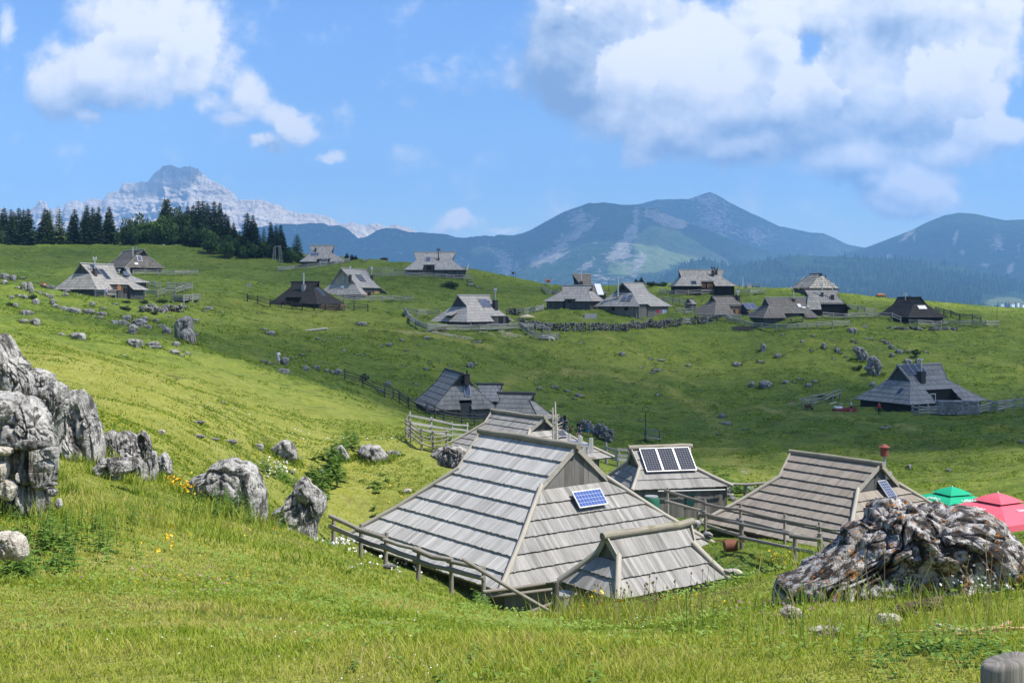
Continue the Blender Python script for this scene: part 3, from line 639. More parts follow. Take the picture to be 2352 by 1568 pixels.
        rl.tube([[x, 0, zs(0) + ridge_r * .7 + w] for x, w in zip(xs, wob)], ridge_r * rng.uniform(.92, 1.08, n), 8, .55)
        rl.build('ridge_log', M['log'] if pole == 'pole' else po, s.root, True)
        for sg in (-1, 1):
            lmt = s.xl if sg < 0 else s.xr
            for sd in (-1, 1):
                vb = MB()
                pts = [np.array([lmt(t), sd * b * t, zs(t)]) + (nF if sd < 0 else nB) * .03 for t in (0.02, f)]
                vb.beam(pts[0], pts[1], .05, .16, .45, up=(nF if sd < 0 else nB)); vb.build('verge_board', po, s.root)
                hp = MB(); r = .045 + .045 * near
                P0 = np.array([lmt(f), sd * b * f, zs(f)]); P1 = np.array([lmt(1), sd * b, e])
                up = np.array([0, 0, th * 1.1 + r * .5]); mid = (P0 + P1) / 2; mid[2] = mid[2] - H * sag * 4 * (((1 + f) / 2) * (1 - (1 + f) / 2)) * .5 * .8
                d = (P1 - P0) / np.linalg.norm(P1 - P0)
                hp.tube([P0 - d * .1 + up, mid + up, P1 + d * .12 + up], [r * .95, r, r * 1.05], 6, .55 + rng.uniform(-.1, .1)); hp.build('hip_pole', po, s.root, True)
        # walls
        i = ins; x0, x1, y0, y1 = -h + i, h - i, -b + i, b - i
        slopeF = H / b
        wt = e + min(i * slopeF, .9) * .72
        s.wy0, s.wx0, s.wx1, s.wy1 = y0, x0, x1, y1
        bw = .22 if not near else .16
        wb = MB(); segs = [(x0, x1)]
        for (c0, c1, t0, sl, *_r) in s.cuts:
            c0b, c1b = max(c0 - sl * (1 - t0) + .12, x0), min(c1 + sl * (1 - t0) - .12, x1)
            ns = []
            for (a, c2) in segs:
                if c1b <= a or c0b >= c2: ns.append((a, c2)); continue
                if c0b > a: ns.append((a, c0b))
                if c1b < c2: ns.append((c1b, c2))
            segs = ns
            yr = -b * t0 + .12 if t0 < .9 else y0
            board_wall(wb, (c0b, yr), (c1b, yr), s.bot, zs(t0) - .04, zs(t0) - .04, bw, rng, .45, .6)
            for xx, o in ((c0b, (1, 0)), (c1b, (-1, 0))):
                if x0 < xx < x1: board_wall(wb, (xx, y0), (xx, yr), s.bot, wt, zs(t0) - .04, bw, rng, .35, .6, o)
            s.recess = yr
        for (a, c2) in segs: board_wall(wb, (a, y0), (c2, y0), s.bot, wt, wt, bw, rng)
        board_wall(wb, (x1, y0), (x1, y1), s.bot, wt, wt, bw, rng); board_wall(wb, (x1, y1), (x0, y1), s.bot, wt, wt, bw, rng); board_wall(wb, (x0, y1), (x0, y0), s.bot, wt, wt, bw, rng)
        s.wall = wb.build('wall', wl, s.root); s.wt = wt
    # --- fittings
    def face(s, side):
        if side == 'F': return s.posF, s.nF, np.array([1., 0, 0])
        if side == 'B': return s.posB, s.nB, np.array([-1., 0, 0])
        sg = -1 if side == 'L' else 1
        p, n = s.hip[sg]; return p, n, np.array([0, -1. if side == 'L' else 1., 0])
    def locate(s, side, u, v):
        """(across, down) on a roof face under pixel (u, v)"""
        px = pt(u, v, 1.0); c, sn = math.cos(s.th0), math.sin(s.th0)
        o = np.array(s.root.location); lo = -o; ld = px
        R = np.array([[c, sn, 0], [-sn, c, 0], [0, 0, 1]]); lo = R @ lo; ld = R @ ld
        pos, n, ax = s.face(side); a = pos(0, .0 if side in 'FB' else 0.)
        a = pos(0, .5) if side in 'FB' else pos(0, .5)
        k = ((a - lo) @ n) / (ld @ n); q = lo + ld * k
        if side in 'FB': return q[0], abs(q[1]) / s.b
        sg = -1 if side == 'L' else 1; xg = s.h - (s.g1 if sg < 0 else s.g2)
        return q[1], (sg * q[0] - xg) / (s.h - xg)
    def panel(s, side, uv, w, hgt, cell='cell', n=1, gap=.03, tilt=0.0, off=.09, frame='frame'):
        x, t = s.locate(side, *uv); pos, nr, ax = s.face(side); c = pos(x, t)
        dn = pos(x, t + .02) - pos(x, t - .02); dn /= np.linalg.norm(dn); nr = np.cross(ax, -dn); nr = nr if nr[2] > 0 else -nr
        if tilt:
            ca, sa = math.cos(tilt), math.sin(tilt); dn2 = dn * ca + nr * (-sa) * -1 * -1; dn, nr = dn * ca - nr * sa * -1 * -1, nr * ca + dn * sa
        c = c + nr * (off + s.th)
        for i in range(n):
            cc = c + ax * ((i - (n - 1) / 2) * (w + gap))
            fr = MB(); R = np.stack([ax, -dn, nr], 1)
            fr.box(cc, (w, hgt, .045), R, .5)
            for k in (-.3, .3): fr.box(cc + ax * k * w - nr * (off * .5 + .02) + dn * hgt * .3, (.04, .1, off + .02), R, .4)
            fo = fr.build('solar_panel', M[frame], s.root)
            g = MB(); hw, hh = w / 2 - .035, hgt / 2 - .035; q = cc + nr * .026
            g.quads([[q - ax * hw + dn * hh, q + ax * hw + dn * hh, q + ax * hw - dn * hh, q - ax * hw - dn * hh]], .5, [[[0, 0], [1, 0], [1, 1], [0, 1]]])
            g.build('solar_cells', M[cell], fo)
    def chimney(s, side, uv, h=1.2, base=(.5, .5, .7), cap='H', pipe='steel', basem='brick', r=.09):
        x, t = uv[1:] if uv[0] == 'xt' else s.locate(side, *uv)
        pos, nr, ax = s.face(side); c = pos(x, t)
        mb = MB(); bz = 0
        if base:
            mb.box(c + [0, 0, base[2] / 2 - .35], (base[0], base[1], base[2] + .5), None, .4); bz = base[2] - .1
            mb.box(c + [0, 0, base[2] - .07], (base[0] + .1, base[1] + .1, .06), None, .5)
        else:
            mb.box(c + [0, 0, .02], (.45, .45, .3), None, .5)
        st = mb.build('chimney', M[basem], s.root)
        p = MB(); top = c + [0, 0, bz + h]
        p.tube([c + [0, 0, bz - .1], top], r, 8)
        if cap == 'H':
            p.tube([top + [-.3, 0, 0], top + [.3, 0, 0]], r * .95, 8)
            for sx in (-.3, .3): p.tube([top + [sx, 0, -.25], top + [sx, 0, .3]], r * .95, 8)
        elif cap == 'T':
            p.tube([top + [-.3, 0, 0], top + [.3, 0, 0]], r * 1.0, 8)
        elif cap == 'cone':
            p.tube([top + [0, 0, .03], top + [0, 0, .16]], [r * 2.2, .01], 8)
        elif cap == 'cage':
            q = MB(); q.tube([top + [0, 0, -.02], top + [0, 0, .34]], .17, 12); q.tube([top + [0, 0, .36], top + [0, 0, .5]], [.25, .01], 12); q.build('chimney_cap', M['redcap'], st, True)
        p.build('chimney_pipe', M[pipe], st, True)
    def on_wall(s, name, x0, x1, z0, z1, m, side='F', recess=False, d=.05, frame=None):
        """a window, door or shutter lying on a wall face (metres, local); z from the base"""
        mb = MB(); y = (s.recess if recess else s.wy0) - .03
        if side == 'F': c, sz = ((x0 + x1) / 2, y - d / 2, (z0 + z1) / 2), (x1 - x0, d, z1 - z0)
        elif side == 'L': c, sz = (s.wx0 - .03 - d / 2, (x0 + x1) / 2, (z0 + z1) / 2), (d, x1 - x0, z1 - z0)
        else: c, sz = (s.wx1 + .03 + d / 2, (x0 + x1) / 2, (z0 + z1) / 2), (d, x1 - x0, z1 - z0)
        mb.box(c, sz, None, .5); o = mb.build(name, M[m], s.root)
        if frame:
            fb = MB(); w = .07
            ax = 0 if side == 'F' else 1; dn = np.array([0, -1., 0]) if side == 'F' else (np.array([-1., 0, 0]) if side == 'L' else np.array([1., 0, 0]))
            for (a0, a1, q0, q1) in ((x0 - w, x1 + w, z1, z1 + w), (x0 - w, x1 + w, z0 - w, z0), (x0 - w, x0, z0, z1), (x1, x1 + w, z0, z1)):
                cc = np.array(c, float); cc[ax] = (a0 + a1) / 2; cc[2] = (q0 + q1) / 2; ss = list(sz); ss[ax] = a1 - a0; ss[2] = q1 - q0
                fb.box(cc + dn * .01, ss, None, .5)
            fb.build(name + '_frame', M[frame], o)
        return o
    def wall_hit(s, u, v, side='F', recess=False):
        c, sn = math.cos(s.th0), math.sin(s.th0); R = np.array([[c, sn, 0], [-sn, c, 0], [0, 0, 1]])
        lo = R @ -np.array(s.root.location); ld = R @ pt(u, v, 1.0)
        if side == 'F': k = ((s.recess if recess else s.wy0) - lo[1]) / ld[1]; q = lo + ld * k; return q[0], q[2]
        k = ((s.wx0 if side == 'L' else s.wx1) - lo[0]) / ld[0]; q = lo + ld * k; return q[1], q[2]
    def fit_on_wall(s, name, a, b, m, side='F', recess=False, frame=None, d=.05):
        p, q = s.wall_hit(*a, side, recess), s.wall_hit(*b, side, recess)
        return s.on_wall(name, min(p[0], q[0]), max(p[0], q[0]), min(p[1], q[1]), max(p[1], q[1]), m, side, recess, d, frame)
def face_hit(key, u, v):
    p = FIT[key][0]; c, sn = math.cos(p[3]), math.sin(p[3]); R = np.array([[c, sn, 0], [-sn, c, 0], [0, 0, 1]])
    lo = R @ -np.array([p[0], p[1], p[2]]); ld = R @ pt(u, v, 1.0); b = p[5] / 2
    n = np.array([0, -p[6], b]); k = ((np.array([0, -b, 0]) - lo) @ n) / (ld @ n); q = lo + ld * k
    return q[0], -q[1] / b
def cut(key, tl, tr, bl=None, x0=None, x1=None, t0=None, sl=0.0):
    a, b = face_hit(key, *tl), face_hit(key, *tr)
    t = t0 if t0 is not None else min(max((a[1] + b[1]) / 2, .2), .93)
    return (a[0] if x0 is None else x0, b[0] if x1 is None else x1, t, sl)
# ------------------------------------------------------------------ the huts
HT = {}
def hut(key, label, **kw):
    HT[key] = Hut(key, label, seed=len(HT) + 11, **kw); return HT[key]
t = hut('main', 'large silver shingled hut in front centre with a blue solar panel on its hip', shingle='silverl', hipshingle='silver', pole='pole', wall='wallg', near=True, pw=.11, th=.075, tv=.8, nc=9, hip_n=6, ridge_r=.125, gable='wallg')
t.panel('R', Fc(1587, 562), 1.34, .68, 'cellb', off=.16)
t.chimney('B', ('xt', t.h - t.i2 - 1.24, .3), .5, (.42, .42, .75), 'H', 'steel', 'log', .085); t.chimney('B', ('xt', t.h - t.i2 - 1.9, .3), .55, (.3, .3, .75), 'H', 'steel', 'log', .075)
t = hut('small', 'small steep shingled shed nestled before the large silver hut', shingle='silver', pole='pole', wall='wallg', near=True, pw=.10, th=.06, tv=1.0, nc=3, hip_n=2, ridge_r=.115, gable='wallg', ins=.3, cat='shed', name='shingled_shed', group=None)
t = hut('brown', 'brown shingled hut with a rusty red capped chimney beside the parasols', shingle='brown', pole='pole', wall='wallg', near=True, pw=.12, th=.07, nc=10, hip_n=6, ridge_r=.11, tv=.55)
t.panel('R', G(1588, 457), .56, 1.2, 'cellg', off=.14)
t.chimney('B', ('xt', t.h - t.i2 - .35, .16), .85, None, 'cage', 'zinc', 'zinc', .065)
t = hut('panels', 'small shingled hut with three large dark solar panels on its roof', shingle='silver', pole='pole', wall='wallg', near=True, pw=.12, th=.045, nc=4, hip_n=3, ridge_r=.13, ins=.14)
t.panel('F', G(372, 272), .82, 1.42, 'cell', n=3, gap=.02, off=.12)
gb = MB(); gb.tube([[-t.h + 1.2, -t.b - .06, t.e - .06], [0, -t.b - .06, t.e - .09], [t.h - .3, -t.b - .06, t.e - .12]], .035, 8); gb.build('gutter', M['zinc'], t.root, True)
t.fit_on_wall('shutter', G(474, 452), G(518, 512), 'shutter')
t = hut('behind', 'pale shingled hut half hidden behind the large silver hut', shingle='silver', pole='pole', wall='wallg', near=True, pw=.14, th=.045, nc=8, hip_n=5, tv=.8, ridge_r=.13)
t.panel('R', E(1455, 668), .62, .55, 'cell', off=.1)
t = hut('round', 'slate grey rounded hut with one solar panel above its plank door', shingle='grey', wall='wallg', pw=.18, th=.04, nc=7, hip_n=5, tv=.7, hcuts=[(1, -.55, .75, .62)])
t.panel('R', E(722, 316), .62, 1.25, 'cellg', off=.08)
t.chimney('B', E(664, 170), .4, (.5, .5, .5), None, 'iron')
db = MB(); db.box((t.wx1 + .2, .1, t.e / 2 + .15), (.1, 1.15, t.e + .9)); db.build('door', M['wall'], t.root)
wb_ = MB(); wb_.box((t.h - t.g2 + .03, 0, t.zs(t.f) + .45), (.06, .36, .3)); wb_.build('window', M['dkhole'], t.root)
t = hut('tucked', 'small grey hut tucked behind the rounded hut with a steel pipe cap', shingle='silver2', pw=.2, nc=5, tv=.7)
t.chimney('B', E(917, 262), .2, None, 'T', 'steel')
t = hut('low', 'low slate grey hut to the right of the rounded hut', shingle='grey', wall='wallg', pw=.19, nc=6, tv=.5)
c_ = cut('right', Dd(1476, 1163), Dd(1690, 1155), sl=0.7)
t = hut('right', 'big grey hut with three solar panels alone at the right end of the valley', shingle='grey', wall='wallb', pole='fenceg', pw=.2, th=.05, nc=8, hip_n=5, cuts=[c_], ridge_r=.13)
t.panel('F', Dd(1370, 1008), 1.05, 1.75, 'cell', n=3, gap=.04, off=.12)
t.chimney('F', Dd(1432, 1098), 1.5, (.75, .75, 1.3), 'T', 'steel', 'iron', .1)
t.panel('L', Dd(1258, 1182), .7, 1.1, 'pane', off=.03)
pl = MB(); pl.box((0, t.wy0, -.05), (t.wx1 - t.wx0, .12, .5)); pl.box((t.wx0, 0, -.05), (.12, t.wy1 - t.wy0, .5)); pl.build('plinth', M['plinth'], t.root)
t.fit_on_wall('window', Dd(1503, 1205), Dd(1545, 1262), 'pane', recess=True, frame='white')
t = hut('dark_right', 'nearly black hut on the right skyline with a pale panel on its roof', shingle='dark', wall='wallb', pole='fenced', pw=.22, nc=8, hip_n=6)
t.panel('R', Dd(1437, 482), 1.7, .95, 'tarp', off=.1)  # no cloth here: the tarp white paints the panel's bright reflection
t.chimney('F', Dd(1300, 428), 1.3, None, 'H', 'steel'); t.chimney('F', Dd(1337, 436), 1.3, None, None, 'iron', 'iron')
c_ = cut('mid_right', Dd(278, 516), Dd(440, 514), sl=.15)
t = hut('mid_right', 'dark grey hut with a small pale panel behind the curving rail fence at right', shingle='dim', wall='wall', pole='fenceg', pw=.2, nc=8, hip_n=5, cuts=[c_])
t.chimney('F', Dd(366, 430), 1.5, (.45, .45, .5), None, 'steel'); t.panel('F', Dd(410, 467), .7, .9, 'tarp', off=.08); t.panel('F', Dd(448, 483), .7, .4, 'tarp', off=.08)
t.fit_on_wall('door', Dd(415, 530), Dd(445, 595), 'dkhole', recess=True)
c_ = cut('tall_right', Dd(585, 443), Dd(845, 440), x1=6, t0=.66)
t = hut('tall_right', 'grey hut with two tall steel chimneys and a raised right eave', shingle='silver2', wall='wallb', pw=.2, nc=8, cuts=[c_], tint0=.35)
t.chimney('F', Dd(604, 385), 2.1, (.4, .4, .7), 'T', 'steel'); t.chimney('F', Dd(690, 408), 2.1, (.5, .5, .8), 'H', 'steel')
t = hut('ruin', 'decaying hut with a ragged broken shingle roof on the right skyline', shingle='silver2', wall='wallg', pw=.2, th=.09, nc=8, hip_n=6, tv=1.4, tint0=.42)
sp = MB()
for i in range(16):
    x = t.rng.uniform(-t.h, t.h * .2); tt = t.rng.uniform(.05, .9); q = t.posF(x, tt) + t.nF * .15
    sp.beam(q, t.posF(x + t.rng.uniform(-.5, .5), min(tt + .3, 1.12)) + t.nF * t.rng.uniform(.1, .35), .14, .03, t.rng.uniform(.1, .7))
sp.build('loose_boards', M['silver2'], t.root)
t.chimney('B', Dd(632, 240), .9, None, None, 'iron', 'iron', .1)
c_ = cut('center', C(1958, 474), C(2080, 474), sl=.25)
t = hut('center', 'dark grey hut with orange shutters and a tilted panel awning', shingle='dim', wall='wall', pw=.2, nc=7, hip_n=5, cuts=[c_], tint0=.65)
t.chimney('F', C(2035, 430), .9, (.6, .6, .9), 'H', 'steel', 'iron')
t.panel('F', C(2133, 492), 1.5, 1.7, 'cellg', n=2, off=.35)
t.fit_on_wall('shutter', C(1975, 505), C(1990, 545), 'orange', recess=True); t.fit_on_wall('shutter', C(2012, 505), C(2035, 548), 'orange', recess=True); t.fit_on_wall('window', C(1991, 508), C(2011, 545), 'pane', recess=True, frame='orange')
c_ = cut('long', C(1716, 266), C(1828, 262))
t = hut('long', 'long hut on the skyline with varnished window shutters in its porch', shingle='silver2', wall='wallb', pole='fenceg', pw=.2, nc=8, cuts=[c_], tint0=.35)
t.chimney('F', C(1820, 222), .6, (.5, .5, 1.2), 'H', 'iron', 'iron'); t.chimney('F', C(1848, 208), .4, (.5, .5, .8), 'H', 'iron', 'iron')
t.panel('F', C(1657, 283), 1.2, 1.3, 'pane', off=.04)
for a in ((1735, 1753), (1783, 1800)): t.fit_on_wall('shutter', C(a[0] - 12, 288), C(a[0], 322), 'orange', recess=True); t.fit_on_wall('window', C(a[0], 290), C(a[1], 318), 'pane', recess=True, frame='orange')
t.fit_on_wall('shutter', C(1805, 286), C(1828, 326), 'orange', recess=True)
x1_ = face_hit('laundry', *C(1285, 480))[0]
t = hut('laundry', 'grey hut with tall board walls and washing hung under its right eave', shingle='silver2', wall='wallg', pole='fenceg', pw=.2, nc=9, hip_n=6, cuts=[(-9, x1_, .84, 0)])
t.panel('L', C(1088, 412), .95, 1.5, 'cellg', n=2, off=.1, gap=.2)
t.chimney('L', C(1010, 414), 3.4, (.45, .45, .4), 'cone', 'steel', 'zinc', .16)
t.fit_on_wall('door', C(852, 503), C(890, 572), 'wall', 'L'); t.fit_on_wall('window', C(955, 484), C(982, 518), 'dkhole', 'L', frame='wall'); t.fit_on_wall('window', C(1066, 480), C(1095, 514), 'dkhole', 'L', frame='wall')
wi = MB(); wi.box((-t.h + t.g1 - .1, 0, t.zs(t.f) + .75), (.06, .7, .6)); wi.build('window', M['dkhole'], t.root)
pl = MB(); pl.box((t.wx0 - .04, 0, -.1), (.15, t.wy1 - t.wy0, .7)); pl.box((0, t.wy0 - .04, -.1), (t.wx1 - t.wx0, .15, .7)); pl.build('plinth', M['plinth'], t.root)
c_ = cut('pair_front', C(556, 414), C(655, 412))
t = hut('pair_front', 'silver hut standing close in front of the darker hut with tall walls', shingle='silver2', wall='wall', pole='fenceg', pw=.2, nc=6, cuts=[c_])
t.fit_on_wall('window', C(580, 430), C(608, 448), 'dkhole', recess=True)
t.fit_on_wall('door', C(540, 440), C(556, 512), 'dkhole')
t = hut('pair_back', 'dark hut rising behind the silver one with a white tarp on its side', shingle='dim', wall='wall', pole='fenceg', pw=.22, nc=9)
t.chimney('L', C(696, 285), 2.2, (.5, .5, .5), 'cone', 'steel', 'brick', .11); t.panel('L', C(665, 247), .8, .9, 'tarp', off=.1); t.panel('F', C(846, 342), 1.3, 3.2, 'tarp', off=.12, frame='white')
t = hut('shed', 'tiny gabled plank shed between the skyline hut and the stone wall', shingle='grey', wall='wallg', pw=.25, nc=4, ins=.2, cat='shed', name='plank_shed', group=None)
c_ = cut('summit', B(1358, 309), B(1452, 307))
t = hut('summit', 'wide grey hut with a dark porch on the grassy central skyline', shingle='silver2', wall='wall', pole='fenceg', pw=.2, nc=9, cuts=[c_], tint0=.6)
t.chimney('F', B(1478, 275), 1.9, (.35, .35, .6), 'H', 'iron', 'iron'); t.panel('F', B(1397, 270), 1.0, 1.5, 'cellg', off=.08)
t.fit_on_wall('window', B(1392, 316), B(1420, 348), 'dkhole', recess=True, frame='wallb')
c_ = cut('ridge', B(522, 262), B(632, 260))
t = hut('ridge', 'grey hut beside the spruce wood with a teal window in its porch', shingle='silver2', wall='wall', pole='fenceg', pw=.2, nc=9, cuts=[c_], tint0=.45)
t.chimney('F', B(514, 210), 1.1, (.4, .4, 1.0), 'T', 'zinc'); t.panel('F', B(508, 230), 2.1, 1.1, 'cellg', off=.08)
t.fit_on_wall('window', B(566, 266), B(604, 288), 'cellg', recess=True, frame='white')
c_ = cut('grey', B(872, 488), B(1000, 490), x1=9, t0=.66)
t = hut('grey', 'tall silver hut with two white chimneys and open orange shutters', shingle='silver2', wall='wall', pole='fenceg', pw=.2, nc=10, hip_n=6, cuts=[c_], gable='silver2')
t.chimney('F', B(786, 428), 1.5, (.45, .45, 1.0), 'H', 'steel'); t.chimney('F', B(955, 428), 1.5, (.45, .45, 1.0), 'H', 'steel'); t.panel('F', B(866, 418), 1.3, 1.9, 'cell', n=2, off=.06, frame='iron')
t.fit_on_wall('shutter', B(905, 525), B(918, 558), 'orange', recess=True); t.fit_on_wall('window', B(918, 527), B(946, 556), 'dkhole', recess=True); t.fit_on_wall('shutter', B(946, 525), B(963, 558), 'orange', recess=True); t.fit_on_wall('door', B(973, 519), B(1013, 585), 'plywood', recess=True)
wi = MB(); p_, n_, a_ = t.face('L'); yy_, tt_ = t.locate('L', *B(727, 487)); wi.box(p_(yy_, tt_) + n_ * .08, (.5, .5, .5)); wi.build('skylight', M['white'], t.root)
c_ = cut('black', B(288, 557), B(412, 556), sl=.3)
t = hut('black', 'tar black hut with a dark porch and steel chimney on the left slope', shingle='dark', wall='wallb', pole='fenced', pw=.2, nc=9, hip_n=7, cuts=[c_])
t.chimney('F', B(421, 508), 1.9, (.55, .55, .9), 'cone', 'steel', 'zinc', .12); t.panel('R', B(552, 524), .75, 1.9, 'pane', off=.04)
c_ = cut('middle', B(1880, 712), B(2040, 708), x1=5.1)
t = hut('middle', 'pale grey hut with twin solar panels inside the curved rail fence at centre', shingle='silver2', wall='wall', pole='fenceg', pw=.2, nc=9, hip_n=6, cuts=[c_])
t.panel('F', B(1838, 617), .95, 1.9, 'cellg', n=2, gap=.12, off=.1); t.chimney('F', B(1922, 656), 1.9, (.7, .7, 1.5), 'H', 'zinc', 'iron', .12)
t.fit_on_wall('door', B(1950, 718), B(1982, 780), 'dkhole', recess=True); t.fit_on_wall('window', B(1735, 762), B(1760, 775), 'dkhole', frame='orange')
do = MB(); p_, n_, a_ = t.face('L'); yy_, tt_ = t.locate('L', *B(1590, 700)); q_ = p_(yy_, tt_)
R_l = np.stack([[0, -1, 0], [-1, 0, 0], [0, 0, 1]], 1); do.box(q_ + [-.55, 0, .12], (1.9, 1.7, .08), np.array([[0, .95, .3], [1, 0, 0], [0, -.3, .95]]).T if False else np.array([[0, .94, -.34], [-1, 0, 0], [0, .34, .94]])); do.build('dormer_roof', M['silver2'], t.root)
dk = MB(); dk.box(q_ + [-.45, 0, -.45], (.5, 1.3, .9)); dk.build('dormer', M['wall'], t.root)
c_ = cut('left', A(785, 968), A(925, 968), sl=.6)
t = hut('left', 'large silver grey hut at left with chimney pipe and two dark roof windows', shingle='silver2', wall='wall', pole='fenceg', pw=.2, nc=9, hip_n=6, cuts=[c_], tint0=.45)
t.chimney('F', A(686, 906), 1.6, (.5, .5, 1.0), 'H', 'steel'); t.panel('F', A(688, 868), 1.0, 2.2, 'pane', off=.05); t.panel('F', A(755, 900), 1.0, 2.3, 'pane', off=.05)
t.fit_on_wall('door', A(846, 972), A(872, 1015), 'orange', recess=True); t.fit_on_wall('window', A(890, 995), A(928, 1032), 'dkhole', recess=True)
t = hut('left_annex', 'small grey wing adjoining the right side of the large left hut', shingle='silver2', wall='wall', pole='fenceg', pw=.2, nc=6)
t.panel('F', A(910, 896), .9, .9, 'cellg', off=.08); t.chimney('F', A(862, 900), .8, None, 'T', 'steel')
t = hut('left_back', 'dark brown hut up the slope behind the large left hut', shingle='dim', wall='wallb', pole='fenceg', pw=.22, nc=9, hip_n=6, tint0=.35)
t.chimney('F', A(962, 776), 1.9, (.3, .3, .3), None, 'steel', 'zinc', .12); t.chimney('F', A(985, 745), .7, (.5, .5, .5), 'T', 'zinc', 'brick'); t.panel('R', A(1008, 786), 1.0, 1.3, 'cellg', off=.1)
t.panel('R', A(985, 824), .7, .4, 'white', off=.08)
# ------------------------------------------------------------------ ground
DIRT = [(1045, 770, 60, 10, .8), (1000, 762, 30, 6, .8), (1085, 780, 30, 7, .5), (1690, 1065, 40, 22, .45), (1710, 1085, 30, 10, .5), (1655, 950, 22, 40, .35), (1640, 930, 25, 10, .5), (1120, 765, 40, 7, .6), (1170, 762, 50, 7, .6),
        (2060, 750, 40, 4, .4), (1950, 915, 40, 6, .35), (1420, 1300, 30, 10, .5), (1700, 1300, 30, 8, .6), (250, 1275, 20, 12, .6), (380, 1345, 60, 10, .3), (1800, 945, 120, 3, .4), (2090, 1480, 60, 30, .5), (2180, 1420, 60, 25, .6)]
TRACKS = [(1.0, .5, [(1080, 905), (1180, 862), (1300, 848), (1420, 862), (1560, 905), (1650, 960), (1690, 1050), (1740, 1110)]), (.8, .45, [(1600, 885), (1480, 815), (1390, 770)]), (.7, .6, [(1720, 935), (1830, 945), (1960, 962), (2100, 985), (2300, 975)]), (1.0, .6, [(900, 760), (990, 768), (1060, 782), (1120, 795)]), (.7, .4, [(470, 860), (620, 880), (760, 930), (930, 1000)]), (.8, .4, [(1850, 780), (2050, 790), (2340, 840)])]
DRY = [(350, 950, 500, 120, 1.0), (750, 1050, 320, 90, 1.0), (250, 850, 400, 60, .9), (1690, 1060, 60, 40, .5), (1720, 1110, 300, 30, .4), (700, 725, 260, 30, .25), (1500, 840, 400, 30, .2), (2150, 1050, 300, 40, .1)]
def build_ground():
    nr, nc = 1000, 640
    ys = np.exp(np.linspace(math.log(4.0), math.log(3310.0), nr)) - 10
    ps = np.linspace(-.78, .78, nc)
    X = ps[None, :] * (ys[:, None] + 9) ; Y = np.repeat(ys[:, None], nc, 1)
    Z = height(X, Y)
    mb = MB(); i = np.arange(nr - 1)[:, None] * nc + np.arange(nc - 1)[None]
    mb.add(np.stack([X, Y, Z], -1).reshape(-1, 3), np.stack([i, i + 1, i + nc + 1, i + nc], -1).reshape(-1, 4))
    o = mb.build('ground', M_GROUND, None, True); tag(o, kind='structure')
    Ys = np.maximum(Y, 1.5); U = UC + X / Ys * FPX; Vv = VH - Z / Ys * FPX
    d = np.zeros_like(X)
    for u, v, ru, rv, a in DIRT:
        k = ground(u, v); sx = ru / FPX * k[1]; nrm = max(rv / FPX * k[1] * 3.0, sx * .5)
        d = np.maximum(d, a * np.exp(-((X - k[0]) / sx) ** 2 - ((Y - k[1]) / nrm) ** 2))
    d[Y < 2] = 0
    dr = np.zeros_like(X)
    for u, v, ru, rv, a in DRY:
        k = ground(u, v); sx = ru / FPX * k[1]; e2 = max(abs(ground(u, v - rv)[1] - k[1]), 2.0)
        dr = np.maximum(dr, a * np.exp(-((X - k[0]) / sx) ** 2 - ((Y - k[1]) / e2) ** 2))
    for w, a, tr in TRACKS:
        q = np.array([ground(*p)[:2] for p in tr]); q = np.concatenate([np.linspace(a0, b0, 14)[:-1] for a0, b0 in zip(q[:-1], q[1:])] + [q[-1:]])
        m_ = (X > q[:, 0].min() - 6) & (X < q[:, 0].max() + 6) & (Y > q[:, 1].min() - 6) & (Y < q[:, 1].max() + 6)
        xs, ys_ = X[m_], Y[m_]; wob = (fbm(xs / 4, ys_ / 4, None, 55, 2) - .5) * 2.0
        dd = np.min(np.hypot(xs[:, None] + wob[:, None] - q[None, :, 0], ys_[:, None] - q[None, :, 1]), 1)
        dr[m_] = np.maximum(dr[m_], np.exp(-(dd / w) ** 2) * min(1.0, a * 1.6)); d[m_] = np.maximum(d[m_], a * .95 * np.exp(-(dd / (w * .6)) ** 2))
    dr = np.maximum(dr, .75 * (np.hypot(X, Y) < 20)); at = o.data.attributes.new('dry', 'FLOAT', 'POINT'); at.data.foreach_set('value', dr.ravel().astype(np.float32))
    at = o.data.attributes.new('dirt', 'FLOAT', 'POINT'); at.data.foreach_set('value', d.ravel().astype(np.float32))
    return o
